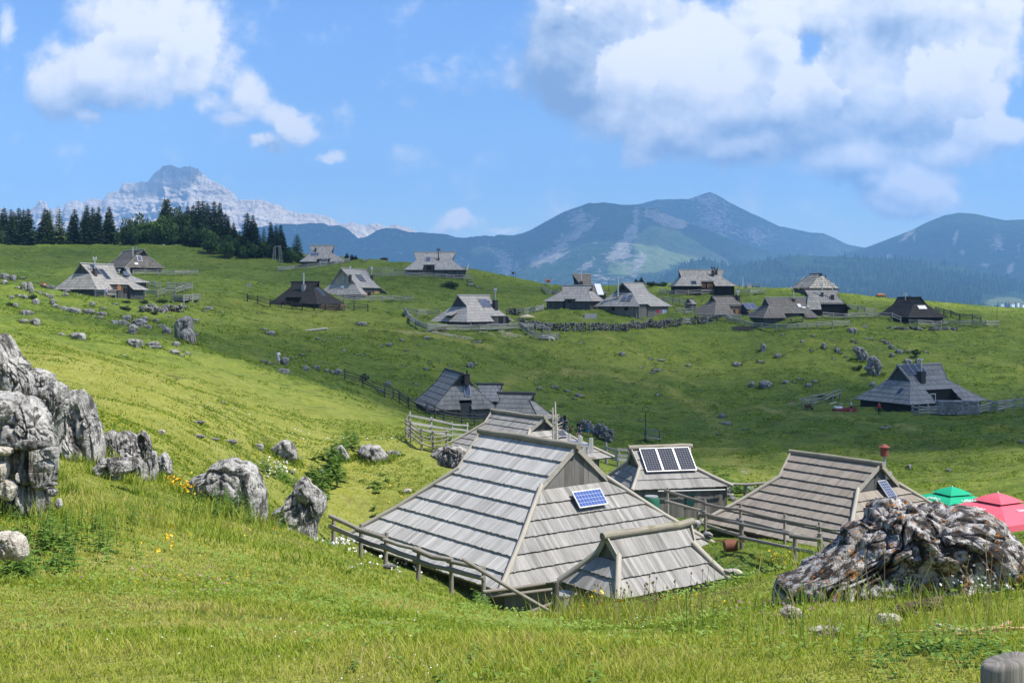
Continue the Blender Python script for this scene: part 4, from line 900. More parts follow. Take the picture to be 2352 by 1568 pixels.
def _gm(N, b):
    p = N.n('ShaderNodeTexCoord').outputs['Object']; d = N.attr('dirt')
    n1 = N.noise(p, .045, 4, .55); n2 = N.noise(p, .35, 5, .6); n3 = N.noise(N.vm('MULTIPLY', p, (1, 1.6, 2.5)), 1.6, 6, .68); n4 = N.noise(p, 9.0, 4, .65); nb = N.noise(N.vm('MULTIPLY', p, (.5, 1.0, 2.2)), .55, 6, .7, .8)
    f = N.m('ADD', N.m('MULTIPLY', n1, .35), N.m('ADD', N.m('MULTIPLY', n2, .4), N.m('ADD', N.m('MULTIPLY', n3, .75), N.m('MULTIPLY', n4, .35))))
    c = N.ramp(N.m('SUBTRACT', f, .43), [(.28, (.030, .055, .012)), (.42, (.085, .135, .022)), (.56, (.155, .205, .030)), (.72, (.225, .245, .046))])
    c = N.mix(N.m('MULTIPLY', N.attr('dry'), .75), c, N.ramp(f, [(.30, (.12, .155, .020)), (.55, (.215, .24, .030)), (.8, (.295, .29, .040)), (1.0, (.34, .32, .09))]))
    c = N.mix(N.m('MULTIPLY', N.sm(nb, .55, .68), .75), c, (.045, .075, .016)); c = N.mix(N.m('MULTIPLY', N.sm(nb, .46, .36), .45), c, (.20, .22, .05))
    br = N.m('MULTIPLY', N.sm(N.noise(p, .8, 6, .7), .58, .70), .6)
    c = N.mix(br, c, (.17, .13, .06))
    st = N.sm(N.m('ADD', d, N.m('MULTIPLY', N.m('SUBTRACT', n3, .5), .9)), .35, .7)
    c = N.mix(st, c, N.ramp(n4, [(.35, (.20, .16, .10)), (.65, (.42, .39, .33))]))
    N.set(b.inputs['Base Color'], c)
    bump(N, b, N.m('ADD', N.m('MULTIPLY', nb, 1.6), N.m('ADD', n3, N.m('MULTIPLY', n4, .35))), 1.0, .22)
M_GROUND = mat('alpine_turf', _gm, .95, .1)
build_ground()

# ------------------------------------------------------------------ far mountains
def _mm(N, b, pale=False):
    p = N.n('ShaderNodeTexCoord').outputs['Object']; r = N.attr('rock'); g = N.attr('meadow')
    n = N.noise(p, .012, 7, .68); n2 = N.noise(N.vm('MULTIPLY', p, (1, 1, .35)), .028, 5, .65)
    wood_ = N.ramp(n2, [(.35, (.014, .030, .015)), (.65, (.045, .078, .034))])
    mead = N.ramp(n, [(.35, (.10, .15, .05)), (.65, (.19, .22, .09))])
    rk = N.ramp(N.noise(N.vm('MULTIPLY', p, (1, 1, .8)), .02, 8, .7), [(.3, (.34, .29, .235)), (.44, (.56, .485, .40)), (.6, (.70, .61, .51)), (.8, (.76, .67, .57))] if pale else [(.3, (.14, .13, .12)), (.55, (.30, .28, .25)), (.75, (.44, .41, .37))])
    c = N.mix(N.sm(N.m('ADD', g, N.m('MULTIPLY', N.m('SUBTRACT', n, .5), .9)), .4, .62), wood_, mead)
    c = N.mix(N.sm(N.m('ADD', r, N.m('MULTIPLY', N.m('SUBTRACT', N.noise(p, .03, 6, .7), .5), .8 if pale else 1.8)), .48, .60), c, rk)
    N.set(b.inputs['Base Color'], c); bump(N, b, N.noise(p, .022, 8, .7), 1.0, 40.0)
M_MOUNT = mat('mountain_surface', _mm, .95, .05); M_LIME = mat('pale_mountain_limestone', lambda N, b: _mm(N, b, True), .95, .05)
def interp(pts, u):
    a = np.array(sorted(pts)); return np.interp(u, a[:, 0], a[:, 1])
def mountain(name, label, sky, Dr, Db, vb, u0, u1, nu=420, nt=150, rough=.5, jag=0.0, rock=0.1, meadow=0.0, spots=(), seed=1, pw=.85, gul=1.0):
    u = np.linspace(u0, u1, nu); vs = interp(sky, u)
    jg = jag * (ridged(u / 9.0, u * 0, None, seed, 4, .6) - .6) * -22
    t = np.r_[np.linspace(-.12, 0, 8)[:-1], np.linspace(0, 1, nt) ** 1.15]
    U, T = np.meshgrid(u, t)
    Dm = Dr + (Db - Dr) * np.maximum(T, 0) + np.minimum(T, 0) * -(Dr - Db)
    vv = jg[None] * np.exp(-np.abs(T) * 14) + vs[None] + (np.asarray(vb) - vs[None]) * np.maximum(T, 0) ** pw + np.abs(np.minimum(T, 0)) * 500
    X = (U - UC) / FPX * Dm; Y = Dm; Z = -(vv - VH) / FPX * Dm
    sc = Dr / 7000.0 * 1000
    am = np.clip(np.maximum(T, 0) * 5, 0, 1) * np.clip((1 - T) * 3, .15, 1)
    big = ridged(X / (1.1 * sc), Y / (1.6 * sc), Z / (.8 * sc), seed + 5, 6, .58) - .62
    fine = ridged(X / (.26 * sc), Y / (.4 * sc), Z / (.16 * sc), seed + 9, 5, .62) - .62
    dz = rough * sc * (.36 * big + .13 * fine * gul) * am
    Y2 = Y - dz * 1.2; Z2 = Z + dz * .22
    mb = MB(); nr = len(t); i = np.arange(nr - 1)[:, None] * nu + np.arange(nu - 1)[None]
    mb.add(np.stack([X, Y2, Z2], -1).reshape(-1, 3), np.stack([i, i + 1, i + nu + 1, i + nu], -1).reshape(-1, 4))
    o = mb.build(name, M_LIME if 'limestone' in label else M_MOUNT, None, True); tag(o, label, kind='structure')
    Vp = VH - Z2 / Y2 * FPX; Up = UC + X / Y2 * FPX
    rk = rock + .09 * (name == 'mountain') + .35 * np.clip(fine, -.3, .4) * (rock > .02) + 0 * X; md = meadow + 0 * X
    for kind, su, sv, ru, rv, a, ang in spots:
        ca, sa = math.cos(math.radians(ang)), math.sin(math.radians(ang)); dx, dy = Up - su, Vp - sv
        e = a * np.exp(-((dx * ca + dy * sa) / ru) ** 2 - ((-dx * sa + dy * ca) / rv) ** 2)
        if kind == 'r': rk = rk + e
        else: md = md + e; rk = rk - e * .25
    for nm, arr in (('rock', rk), ('meadow', md)):
        at = o.data.attributes.new(nm, 'FLOAT', 'POINT'); at.data.foreach_set('value', arr.ravel().astype(np.float32))
    return o, (X, Y2, Z2, t)
m1 = [A(x, y) for x, y in [(0, 415), (60, 440), (130, 450), (215, 435), (290, 372), (335, 378), (355, 430), (400, 420), (430, 405), (460, 440), (470, 385), (510, 368), (610, 378), (640, 362), (680, 348), (740, 365), (780, 312), (860, 290), (890, 240), (990, 236), (1070, 230), (1110, 180), (1180, 118), (1250, 112), (1300, 128), (1380, 122), (1430, 135), (1480, 180), (1500, 205), (1560, 230), (1620, 265), (1690, 305), (1720, 362), (1850, 358), (1920, 370), (2000, 395), (2110, 450), (2200, 455), (2352, 480)]]
m1 += [K(x, y) for x, y in [(290, 240), (330, 255), (385, 290), (460, 280), (530, 295), (600, 285), (650, 305), (700, 293), (740, 297), (820, 325), (900, 350), (1050, 400)]] + [(-300, 520), (-100, 500)]
mountain('mountain', 'pale limestone massif with a blunt summit', m1, 7300, 6700, 700, -300, 1120, 620, 170, rough=.75, jag=.35, rock=.92, meadow=.2, seed=4, gul=1.7, pw=.8,
         spots=[('m', 300, 520, 60, 10, .4, 20), ('m', 700, 520, 60, 14, .7, 15), ('m', 900, 525, 40, 10, 1.0, 10), ('m', 820, 540, 40, 20, .6, 0)])
m2 = [K(x, y) for x, y in [(-60, 300), (0, 296), (50, 288), (130, 290), (210, 283), (280, 282), (320, 300), (380, 295), (430, 320), (470, 355), (490, 372), (540, 362), (600, 325), (650, 312), (710, 315), (790, 335), (880, 338), (1010, 350), (1060, 365), (1120, 368), (1230, 355), (1290, 360), (1310, 352), (1400, 355), (1500, 330), (1600, 330)]] + [(500, 540), (300, 560)]
mountain('mountain', 'dark forested ridge in the middle distance', m2, 6300, 4400, 720, 300, 1330, 420, 120, rough=.45, jag=.12, rock=.16, seed=14, pw=.75, spots=[('m', 1105, 575, 45, 16, .8, 0), ('r', 1130, 575, 30, 12, .4, 20), ('r', 1160, 610, 16, 26, .5, 0), ('r', 1060, 600, 40, 14, .25, 0), ('r', 1195, 615, 20, 20, .5, 0), ('r', 850, 560, 80, 20, .12, 10)])
m4 = [L_(x, y) for x, y in [(-250, 110), (80, 100), (180, 72), (300, 68), (380, 68), (440, 45), (500, 26), (540, 42), (620, 90), (720, 140), (830, 190), (910, 228), (1000, 245), (1090, 265), (1170, 270), (1240, 300), (1310, 335), (1420, 355), (1600, 420)]]
mountain('mountain', 'pointed blue grey peak behind the green shoulder', m4, 8200, 6000, 690, 1340, 2070, 380, 130, rough=.5, jag=.06, rock=.22, seed=24, pw=.85, spots=[('r', 1640, 500, 60, 40, .28, 30), ('r', 1740, 545, 30, 20, .3, 20), ('r', 1620, 455, 30, 12, .3, 0)])
m5 = [L_(x, y) for x, y in [(1050, 440), (1200, 425), (1350, 372), (1430, 350), (1530, 312), (1680, 255), (1780, 205), (1880, 165), (1970, 148), (2060, 155), (2150, 175), (2240, 193), (2352, 188), (2500, 180), (2750, 230)]]
mountain('mountain', 'rounded wooded mountain on the right', m5, 6800, 4300, 725, 1840, 2520, 340, 120, rough=.42, rock=.08, seed=34, pw=.9, spots=[('r', 2080, 545, 26, 5, .7, -40), ('r', 2195, 545, 5, 18, .8, 15), ('r', 2290, 555, 18, 22, .5, 0), ('r', 2210, 580, 8, 8, .6, 0), ('r', 2260, 610, 18, 8, .5, 0), ('r', 2320, 620, 8, 22, .6, 20), ('r', 2100, 548, 4, 8, .6, 0), ('r', 2340, 570, 8, 20, .4, 0), ('r', 2040, 590, 10, 6, .5, -20), ('m', 2200, 500, 90, 8, .3, 5)])
m3 = [(1060, 735), (1120, 670), (1165, 590), (1185, 548)] + [K(x, y) for x, y in [(1450, 345), (1500, 325), (1590, 275), (1700, 215), (1790, 185), (1850, 163), (1880, 167), (1930, 160), (2040, 175), (2140, 178), (2250, 190)]] + [L_(x, y) for x, y in [(130, 125), (200, 135), (260, 165), (340, 190), (420, 225), (520, 265), (700, 335), (900, 390), (1200, 432), (1500, 450)]]
mountain('mountain', 'broad green mountain with scree gullies and a bright meadow', m3, 6300, 3900, 722, 1080, 2020, 460, 150, rough=.5, jag=.05, rock=.14, seed=44, pw=.85,
         spots=[('r', 1330, 500, 22, 18, .45, -40), ('r', 1300, 550, 50, 16, .5, -30), ('r', 1270, 590, 30, 14, .4, -20), ('r', 1420, 575, 70, 14, .5, -50), ('r', 1450, 535, 14, 16, .8, 0), ('r', 1520, 505, 50, 14, .6, 25), ('r', 1560, 515, 16, 8, .6, 0), ('r', 1440, 610, 24, 34, .5, 0), ('r', 1470, 600, 12, 30, .5, 20),
                ('m', 1500, 560, 46, 28, 1.3, 0), ('m', 1570, 570, 75, 24, 1.6, 30), ('m', 1620, 590, 55, 14, 1.4, 20), ('r', 1350, 520, 40, 8, .35, -40), ('r', 1460, 500, 8, 20, .4, 0), ('r', 1230, 600, 20, 14, .4, -20), ('r', 1345, 610, 26, 8, .4, -30), ('r', 1545, 500, 30, 8, .5, 20), ('m', 1500, 610, 60, 24, .8, 0), ('m', 1420, 620, 40, 24, .7, 0), ('m', 1390, 490, 12, 26, .4, -20), ('r', 1490, 600, 40, 12, .2, -40), ('r', 1390, 640, 30, 10, .3, 0), ('r', 1180, 610, 14, 14, .5, 0)])
# lower wooded foothill with its countless spruces
m6 = [L_(x, y) for x, y in [(-200, 640), (-100, 610), (150, 560), (300, 480), (380, 440), (430, 425), (520, 432), (620, 465), (700, 455), (850, 425), (1000, 400), (1200, 405), (1400, 415), (1600, 420), (1800, 435), (2000, 470), (2200, 520), (2400, 560)]]
fo, fg = mountain('foothill', 'wooded foothill rising from the valley', m6, 4700, 2700, 745, 1380, 2440, 260, 110, rough=.25, rock=0, seed=54, pw=.8, spots=[('m', 1660, 575, 40, 8, .8, 20), ('m', 1700, 662, 50, 6, .8, 5), ('m', 2310, 695, 50, 14, 1.2, 0)])
def build_forest():
    rng = np.random.default_rng(5); X, Y, Z, t = fg; nr, nu = X.shape; n = 15000
    i = (7 + (nr - 9) * rng.random(n) ** .8).astype(int); j = rng.integers(0, nu - 1, n); a, c = rng.random((2, n))
    def at(Q): return (Q[i, j] * (1 - a) + Q[i, j + 1] * a) * (1 - c) + (Q[np.minimum(i + 1, nr - 1), j] * (1 - a) + Q[np.minimum(i + 1, nr - 1), j + 1] * a) * c
    x, y, z = at(X), at(Y), at(Z)
    U = UC + x / y * FPX; Vp = VH - z / y * FPX
    keep = (fbm(x / 160, y / 160, None, 3, 3) > .40) & ~((np.abs(U - 2310) < 55) & (np.abs(Vp - 693) < 16)) & ~((np.abs(U - 1700) < 50) & (np.abs(Vp - 662) < 6))
    x, y, z = x[keep], y[keep], z[keep]; n = len(x)
    h = rng.uniform(14, 28, n); r = h * rng.uniform(.14, .2, n)
    k = 6; ang = rng.random(n)[:, None] * 6.28 + np.arange(k) * 2 * np.pi / k
    rr = r[:, None] * rng.uniform(.75, 1.2, (n, k))
    base = np.stack([x[:, None] + rr * np.cos(ang), y[:, None] + rr * np.sin(ang), (z + h * .12)[:, None] + 0 * ang + rng.uniform(-1, 1, (n, k))], -1)
    top = np.stack([x, y, z + h], -1)
    tri = np.stack([base, np.roll(base, -1, 1), np.repeat(top[:, None], k, 1)], 2)
    mb = MB(); mb.tris(tri.reshape(-1, 3, 3), np.repeat(rng.random(n), k))
    def fm(N, b):
        N.set(b.inputs['Base Color'], N.ramp(N.attr('tint'), [(0, (.012, .026, .014)), (.7, (.028, .052, .022)), (1, (.05, .075, .03))]))
    tag(mb.build('forest', mat('forest_needles', fm, .9, .1)), kind='stuff')
build_forest()

# ------------------------------------------------------------------ rocks
def _ico(k):
    bm = bmesh.new(); bmesh.ops.create_icosphere(bm, subdivisions=k, radius=1.0)
    bm.verts.ensure_lookup_table(); v = np.array([p.co[:] for p in bm.verts]); f = np.array([[q.index for q in p.verts] for p in bm.faces]); bm.free(); return v, f
ICO = {k: _ico(k) for k in (3, 4, 5, 6, 7)}
def _rm(white, dark, lichen=0.0, sc=1.0, black=.5, thr=.52, st=.4):
    def fn(N, b):
        p = N.n('ShaderNodeTexCoord').outputs['Object']; oi = N.n('ShaderNodeObjectInfo').outputs['Random']
        p = N.vm('ADD', p, N.n('ShaderNodeCombineXYZ', ins={0: N.m('MULTIPLY', oi, 31.0)}).outputs[0])
        p = N.vm('SCALE', p); p.node.inputs['Scale'].default_value = sc
        n1 = N.noise(p, 1.6, 7, .68); n2 = N.noise(N.vm('MULTIPLY', p, (1, 1, st)), 3.6, 6, .7, .6); n3 = N.noise(p, 14, 4, .7)
        vo = N.n('ShaderNodeTexVoronoi'); vo.feature = 'DISTANCE_TO_EDGE'; N.set(vo.inputs['Vector'], N.vm('ADD', p, N.vm('SCALE', N.n('ShaderNodeTexNoise', ins={'Scale': 3.0}).outputs['Color']))); vo.inputs['Scale'].default_value = 2.2
        cr = N.sm(vo.outputs['Distance'], .0, .07)
        f = N.m('ADD', N.m('MULTIPLY', n1, .5), N.m('ADD', N.m('MULTIPLY', n2, .5), N.m('MULTIPLY', N.m('SUBTRACT', n3, .5), .35)))
        c = N.ramp(f, [(.34, dark), (.46, tuple(.45 * a + .55 * d for a, d in zip(white, dark))), (.56, white), (.72, tuple(min(1, 1.22 * a) for a in white))])
        c = N.mix(N.m('MULTIPLY', N.sm(N.noise(N.vm('MULTIPLY', p, (1, 1, min(1, st * 1.3))), 2.3, 6, .72), thr, thr + .09), black), c, (.035, .03, .027))
        if lichen: c = N.mix(N.m('MULTIPLY', N.sm(N.noise(p, 3.5, 5, .7), .57, .62), lichen), c, (.30, .12, .02))
        N.set(b.inputs['Base Color'], c)
        h = N.m('ADD', N.m('ADD', N.m('MULTIPLY', n2, .8), N.m('MULTIPLY', n3, .3)), N.m('MULTIPLY', cr, .12))
        bump(N, b, h, .9, .14 / sc)
    return fn
M['rock'] = mat('limestone', _rm((.34, .33, .31), (.085, .082, .078)), .92, .15); M['rockn'] = mat('near_limestone', _rm((.44, .425, .395), (.10, .095, .09), .0, 1.6, .85, .50), .92, .15)
M['rockb'] = mat('lichened_limestone', _rm((.50, .475, .45), (.085, .075, .066), .85, 3.4, .95, .455, 1.0), .9, .15); M['rockw'] = mat('pale_limestone', _rm((.56, .52, .44), (.26, .23, .19), .1, 2.0, .12), .9, .15)
def outline_r(poly, th):
    P = np.asarray(poly, float); c = P.mean(0); P = P - c; r = np.zeros_like(th)
    d = np.stack([np.cos(th), np.sin(th)], -1)
    for i in range(len(P)):
        a, e = P[i], P[(i + 1) % len(P)] - P[i]; den = d[:, 0] * e[1] - d[:, 1] * e[0]
        with np.errstate(divide='ignore', invalid='ignore'):
            t = (a[0] * e[1] - a[1] * e[0]) / den; s = (a[0] * d[:, 1] - a[1] * d[:, 0]) / den
        ok = (s >= -1e-9) & (s <= 1 + 1e-9) & (t > 0) & np.isfinite(t); r = np.where(ok, np.maximum(r, t), r)
    return c, r
ROCKN = [0]; ROCKPOS = []
def rock(poly, D=None, depth=.8, sub=5, m='rock', label=None, group=None, name='rock', amp=.16, fl=.5, bury=.12, base=None, freq=2.4, box=.62, cat='rock', crag=1.0):
    """a boulder whose outline follows the photograph's, with real thickness, set into the ground"""
    poly = np.array(poly, float); ROCKN[0] += 1; sd = ROCKN[0] * 13
    lo = poly[np.argmax(poly[:, 1])]
    if D is None: D = ground(*(base or ((poly[:, 0].min() + poly[:, 0].max()) / 2, poly[:, 1].max() - 2)))[1]
    k = D / FPX; P = np.stack([(poly[:, 0] - UC) * k, -(poly[:, 1] - VH) * k], -1)
    v, f = ICO[sub]; th = np.arctan2(v[:, 2], v[:, 0]); c, r = outline_r(P, th)
    rho = np.hypot(v[:, 0], v[:, 2]); size = np.sqrt(np.ptp(P[:, 0]) * np.ptp(P[:, 1])); dep = depth * min(size, np.ptp(P[:, 0]) * 1.1) * .5
    rr = rho ** box * r
    q = np.stack([rr * np.cos(th), v[:, 1] * dep, rr * np.sin(th)], -1)
    # keep vertical lower part running into the ground
    qn = q / size * freq
    n1 = ridged(qn[:, 0], qn[:, 1], qn[:, 2] * fl, sd, 5, .62) - .6
    n2 = fbm(qn[:, 0] * .6, qn[:, 1] * .6, qn[:, 2] * .6, sd + 40, 3) - .5
    n3 = ridged(qn[:, 0] * 3.1, qn[:, 1] * 3.1, qn[:, 2] * 1.6 * fl, sd + 70, 4, .6) - .6
    disp = size * (amp * n1 * 1.3 + amp * n2 * .8 + amp * .38 * n3)
    nv = q / (np.linalg.norm(q, axis=1)[:, None] + 1e-9)
    if sub >= 5:                                   # blocks parted by cracks, steep furrows down the faces
        rs = np.random.default_rng(sd)
        for ns, am, wd in ((26, .16, .05), (140, .07, .022)):
            sv = v[rs.integers(0, len(v), ns)] + rs.normal(0, .06, (ns, 3)); W3 = np.array([1.25, 1.25, .62])
            wv = v + .14 * np.stack([fbm(v[:, 0] * 3, v[:, 1] * 3, v[:, 2] * 3, sd + 90 + a, 3) - .5 for a in range(3)], -1)
            d1 = np.full(len(v), 9.); d2 = np.full(len(v), 9.); ix = np.zeros(len(v), int)
            for a in range(ns):
                dd = np.linalg.norm((wv - sv[a]) * W3, axis=1); m_ = dd < d1
                d2 = np.where(m_, d1, np.minimum(d2, dd)); ix = np.where(m_, a, ix); d1 = np.where(m_, dd, d1)
            cr = np.exp(-((d2 - d1) / wd) ** 2); off = rs.uniform(-1, 1, ns)[ix]
            disp = disp + size * am * (off * .5 * np.clip((d2 - d1) / wd, 0, 1) - .75 * cr) * crag
    edge = np.clip(1.15 - rho, .28, 1)
    q = q + nv * (disp * edge)[:, None] * np.array([1, 1.2, 1])
    low = q[:, 2] < P[:, 1].min() - c[1] + .25 * np.ptp(P[:, 1]); q[:, 2] = np.where(low, q[:, 2] - bury * size, q[:, 2])
    loc = np.array([c[0], D + dep * .35, c[1]])
    ROCKPOS.append((loc[0], loc[1], np.ptp(P[:, 0]), np.ptp(P[:, 1]), dep, sub))
    mb = MB(); mb.add(q, f); o = mb.build(name, M[m], None, sub >= 5); o.location = loc
    return tag(o, label, cat, group)
def blob(cx, cy, w, h, rng, n=9):
    a = np.linspace(0, 2 * np.pi, n, endpoint=False) + rng.uniform(0, .5); s = rng.uniform(.75, 1.12, n)
    return [(cx + w / 2 * k * math.cos(t), cy - h / 2 * k * (abs(math.sin(t)) ** .8) * (1 if math.sin(t) > 0 else -1)) for t, k in zip(a, s)]
def P_(fn, pts): return [fn(*p) for p in pts]
rg = np.random.default_rng(99)
# near boulders
rock(P_(W_, [(1105, 1050), (1120, 1000), (1180, 975), (1230, 970), (1245, 930), (1300, 900), (1370, 880), (1420, 905), (1470, 900), (1520, 930), (1545, 990), (1580, 1080), (1585, 1190), (1560, 1225), (1400, 1220), (1250, 1190), (1120, 1110)]), 25, .9, 6, 'rockn', 'large dark grey boulder beside yellow flowers on the left meadow', amp=.15)
rock(P_(W_, [(1605, 1240), (1620, 1190), (1690, 1160), (1700, 1120), (1740, 1090), (1760, 1030), (1800, 990), (1830, 990), (1850, 1030), (1900, 1060), (1940, 1110), (1945, 1190), (1905, 1250), (1880, 1310), (1890, 1370), (1760, 1375), (1660, 1340)]), 28, .8, 6, 'rockn', 'upright pale grey boulder standing just left of the big hut', amp=.14)
ob = [(T_, [(-120, 60), (0, 55), (30, 70), (80, 180), (85, 215), (140, 270), (190, 370), (195, 470), (150, 560), (20, 560), (-120, 500)], 21, 'jagged grey spire at the top of the left edge outcrop'),
      (T_, [(150, 280), (240, 280), (340, 330), (350, 400), (330, 480), (240, 500), (170, 420)], 21.5, 'pale rock with grass on top between spire and pillar'),
      (T_, [(200, 470), (300, 400), (380, 370), (430, 400), (430, 520), (400, 640), (340, 740), (260, 740), (230, 560)], 20.5, 'dark shaded rock left of the tall rounded pillar'),
      (T_, [(410, 500), (460, 440), (530, 420), (565, 470), (570, 540), (600, 600), (640, 690), (660, 850), (640, 940), (520, 920), (450, 800), (430, 640)], None, 'tall rounded rock pillar in the left outcrop'),
      (T_, [(580, 590), (625, 580), (650, 650), (672, 770), (665, 880), (620, 860), (590, 700)], None, 'slim leaning rock fin right of the tall pillar'),
      (T_, [(670, 720), (740, 690), (775, 720), (780, 800), (740, 900), (670, 890)], None, 'squat grey rock right of the slim fin'),
      (T_, [(760, 720), (830, 700), (900, 750), (940, 820), (1020, 850), (1020, 1000), (920, 1020), (860, 980), (850, 900), (770, 830)], None, 'broad craggy rock in the lower left outcrop'),
      (T_, [(900, 720), (940, 695), (985, 740), (995, 820), (960, 870), (905, 800)], 22.6, 'small knob of rock atop the broad craggy rock'),
      (T_, [(1010, 930), (1030, 880), (1080, 835), (1110, 880), (1135, 980), (1090, 1040), (1030, 1035)], None, 'blocky rock closing the right end of the left outcrop'),
      (T_, [(600, 940), (660, 890), (760, 880), (870, 890), (870, 960), (790, 1000), (740, 1050), (680, 1040), (620, 1000)], None, 'low broken rock at the foot of the left outcrop'),
      (T_, [(-120, 800), (70, 780), (200, 830), (260, 960), (290, 1080), (250, 1180), (100, 1190), (-120, 1180)], 16.6, 'big grooved slab at the base of the left edge stone pile'),
      (T_, [(-120, 440), (60, 450), (180, 480), (260, 580), (300, 680), (320, 800), (300, 950), (150, 950), (-120, 900)], 16.5, 'sloping rock mass under the spire at the left edge'),
      (T_, [(300, 650), (420, 640), (500, 780), (560, 900), (480, 920), (330, 860)], None, 'shadowed low rock in the hollow of the left outcrop')]
for fn, pts, D, lb in ob:
    if D is None:
        pv = np.array(P_(fn, pts)); D = ground(pv[:, 0].mean(), pv[:, 1].max() - 14)[1]
    rock(P_(fn, pts), D, 1.0, 6, 'rockn', lb, amp=.15, group='rocks of the left outcrop', freq=3.2, bury=.3, crag=1.5, box=.72)
st_ = [(30, 520, 130, 60, 'flat tan stone lying on the sloping rock mass'), (140, 690, 100, 45, 'small whitish stone on top of the left stone pile'), (160, 725, 210, 55, 'long flat stone across the left stone pile'), (180, 790, 200, 80, 'wedge shaped stone over the grooved slab'), (320, 845, 140, 90, 'rounded stone at the right rim of the left stone pile'), (285, 785, 100, 50, 'stone tucked above the rounded rim stone'), (10, 830, 170, 70, 'tan split stone at the left edge of the photo'),
       (-10, 970, 130, 130, 'white block at the left edge under the tan split stone'), (290, 930, 140, 90, 'dark chipped stone below the rounded rim stone'), (330, 1050, 110, 36, 'thin flat stone below the dark chipped stone'), (340, 1100, 80, 70, 'small upright stone under the thin flat stone'), (385, 1180, 50, 70, 'slim stone half hidden in nettles'), (40, 1090, 130, 140, 'white cracked stone low in the left stone pile'), (110, 590, 110, 70, 'angular stone under the grassy ledge at left'), (30, 690, 80, 50, 'dark edged stone left of the small whitish stone'), (60, 745, 90, 36, 'thin stone above the tan split stone')]
for x, y, w, h, lb in st_: rock(P_(T_, blob(x, y, w, h, rg)), 15.9 if y > 760 else 16.4, 1.0, 5, 'rockw' if 'tan' in lb or 'whit' in lb else 'rockn', lb, 'stones of the left stone pile', 'stone', amp=.12, bury=0, cat='stone')
rock(P_(T_, [(-90, 1385), (20, 1368), (100, 1375), (150, 1420), (170, 1500), (130, 1530), (20, 1520), (-90, 1500)]), 10.5, .9, 5, 'rockw', 'cream coloured boulder at the lower left edge', amp=.10)
rock([(1790, 1412), (1812, 1350), (1870, 1335), (1900, 1310), (1960, 1265), (1975, 1235), (2025, 1212), (2030, 1188), (2060, 1166), (2110, 1160), (2150, 1178), (2180, 1188), (2210, 1172), (2280, 1180), (2330, 1210), (2400, 1290), (2470, 1440), (2300, 1455), (2200, 1460), (2100, 1440), (1950, 1425)], 10.6, .75, 7, 'rockb', 'huge orange lichened rock at the right edge of the foreground', amp=.085, freq=4.5, fl=.9, box=.5, crag=1.25)
near = [(U_, (360, 530, 190, 110), 'white crumbly stone at the left tip of the lichened rock', 'rockw', 8.6), (U_, (650, 690, 300, 90), 'flat pale slab in the grass before the lichened rock', 'rockw', 7.0), (U_, (1190, 600, 240, 110), 'pale knobbly slab beside the rotten logs', 'rockw', 7.6), (U_, (950, 728, 60, 44), 'small white stone right of the flat pale slab', 'rockw', 6.9), (U_, (1245, 745, 70, 70), 'white stone below the knobbly slab', 'rockw', 6.9), (U_, (1075, 955, 70, 40), 'little grey stone among the broad leaved weeds', 'rockw', 5.8), (U_, (1760, 790, 80, 50), 'chalky stone next to the bleached wood chips', 'rockw', 6.6),
        (W_, (1550, 800, 60, 44), 'small pale rock left of the triangular rock', 'rock', None), (W_, (962, 715, 52, 34), 'single white stone on the open left meadow', 'rockw', None), (W_, (1270, 755, 80, 16), 'thin flat rock in the row on the left meadow', 'rock', None), (W_, (1370, 770, 110, 24), 'long flat rock ending the row on the left meadow', 'rock', None), (W_, (1180, 738, 90, 22), 'first low rock of the row on the left meadow', 'rock', None), (W_, (1180, 655, 80, 22), 'low rock beside a green weed on the left meadow', 'rock', None), (W_, (740, 258, 26, 18), 'tiny white stone high on the left meadow', 'rockw', None), (W_, (1330, 538, 40, 14), 'flat pebble alone mid meadow', 'rock', None),
        (W_, (1745, 955, 34, 28), 'little stone above the upright boulder', 'rock', None), (W_, (1915, 950, 36, 36), 'little stone right above the upright boulder', 'rock', None), (Fc, (515, 295, 90, 36), 'flat outlier right of the lumpy pale rock', 'rock', None), (Fc, (590, 502, 56, 26), 'yellowish stone near the hut roof edge', 'rockw', None), (Fc, (115, 398, 40, 28), 'small stone under the green weed tuft', 'rock', None), (Fc, (490, 918, 80, 26), 'small stone in a hollow above the fence', 'rock', 22), (N_, (420, 945, 170, 80), 'pale rock under the fence beside the small shed', 'rockn', 38), (N_, (800, 1415, 190, 60), 'white stone patch behind the small shed', 'rockw', 27),
        (N_, (560, 1060, 90, 80), 'rock at the fence post corner beside the big hut', 'rockn', 37)]
for fn, (x, y, w, h), lb, mm, D in near: rock(P_(fn, blob(x, y, w, h, rg)), D, .9, 5, mm, lb, amp=.12, bury=.1)
rock(P_(W_, [(1610, 815), (1650, 785), (1690, 762), (1740, 768), (1760, 810), (1775, 860), (1700, 880), (1640, 850)]), None, .7, 5, 'rockn', 'triangular pale rock with daisies at its foot')
rock(P_(W_, [(1995, 805), (2040, 790), (2060, 820), (2090, 870), (2060, 885), (2010, 850)]), None, .7, 5, 'rockn', 'leaning rock beside the dark green weed tuft')
rock(P_(Fc, [(310, 285), (340, 250), (390, 245), (430, 255), (490, 310), (480, 338), (420, 335), (350, 332)]), None, .8, 5, 'rockn', 'lumpy pale rock on the meadow left of the curved fence')
rock(P_(Fc, [(715, 308), (760, 265), (840, 250), (930, 275), (920, 325), (850, 362), (780, 350)]), 47, .8, 6, 'rockn', 'round white rock behind the big hut at the curved fence')
rock(P_(R_, [(2035, 735), (2080, 670), (2190, 622), (2240, 640), (2262, 720), (2270, 800), (2200, 840), (2100, 830), (2045, 790)]), 105, .8, 6, 'rock', 'domed dark crag on the left slope', amp=.13, bury=.5)
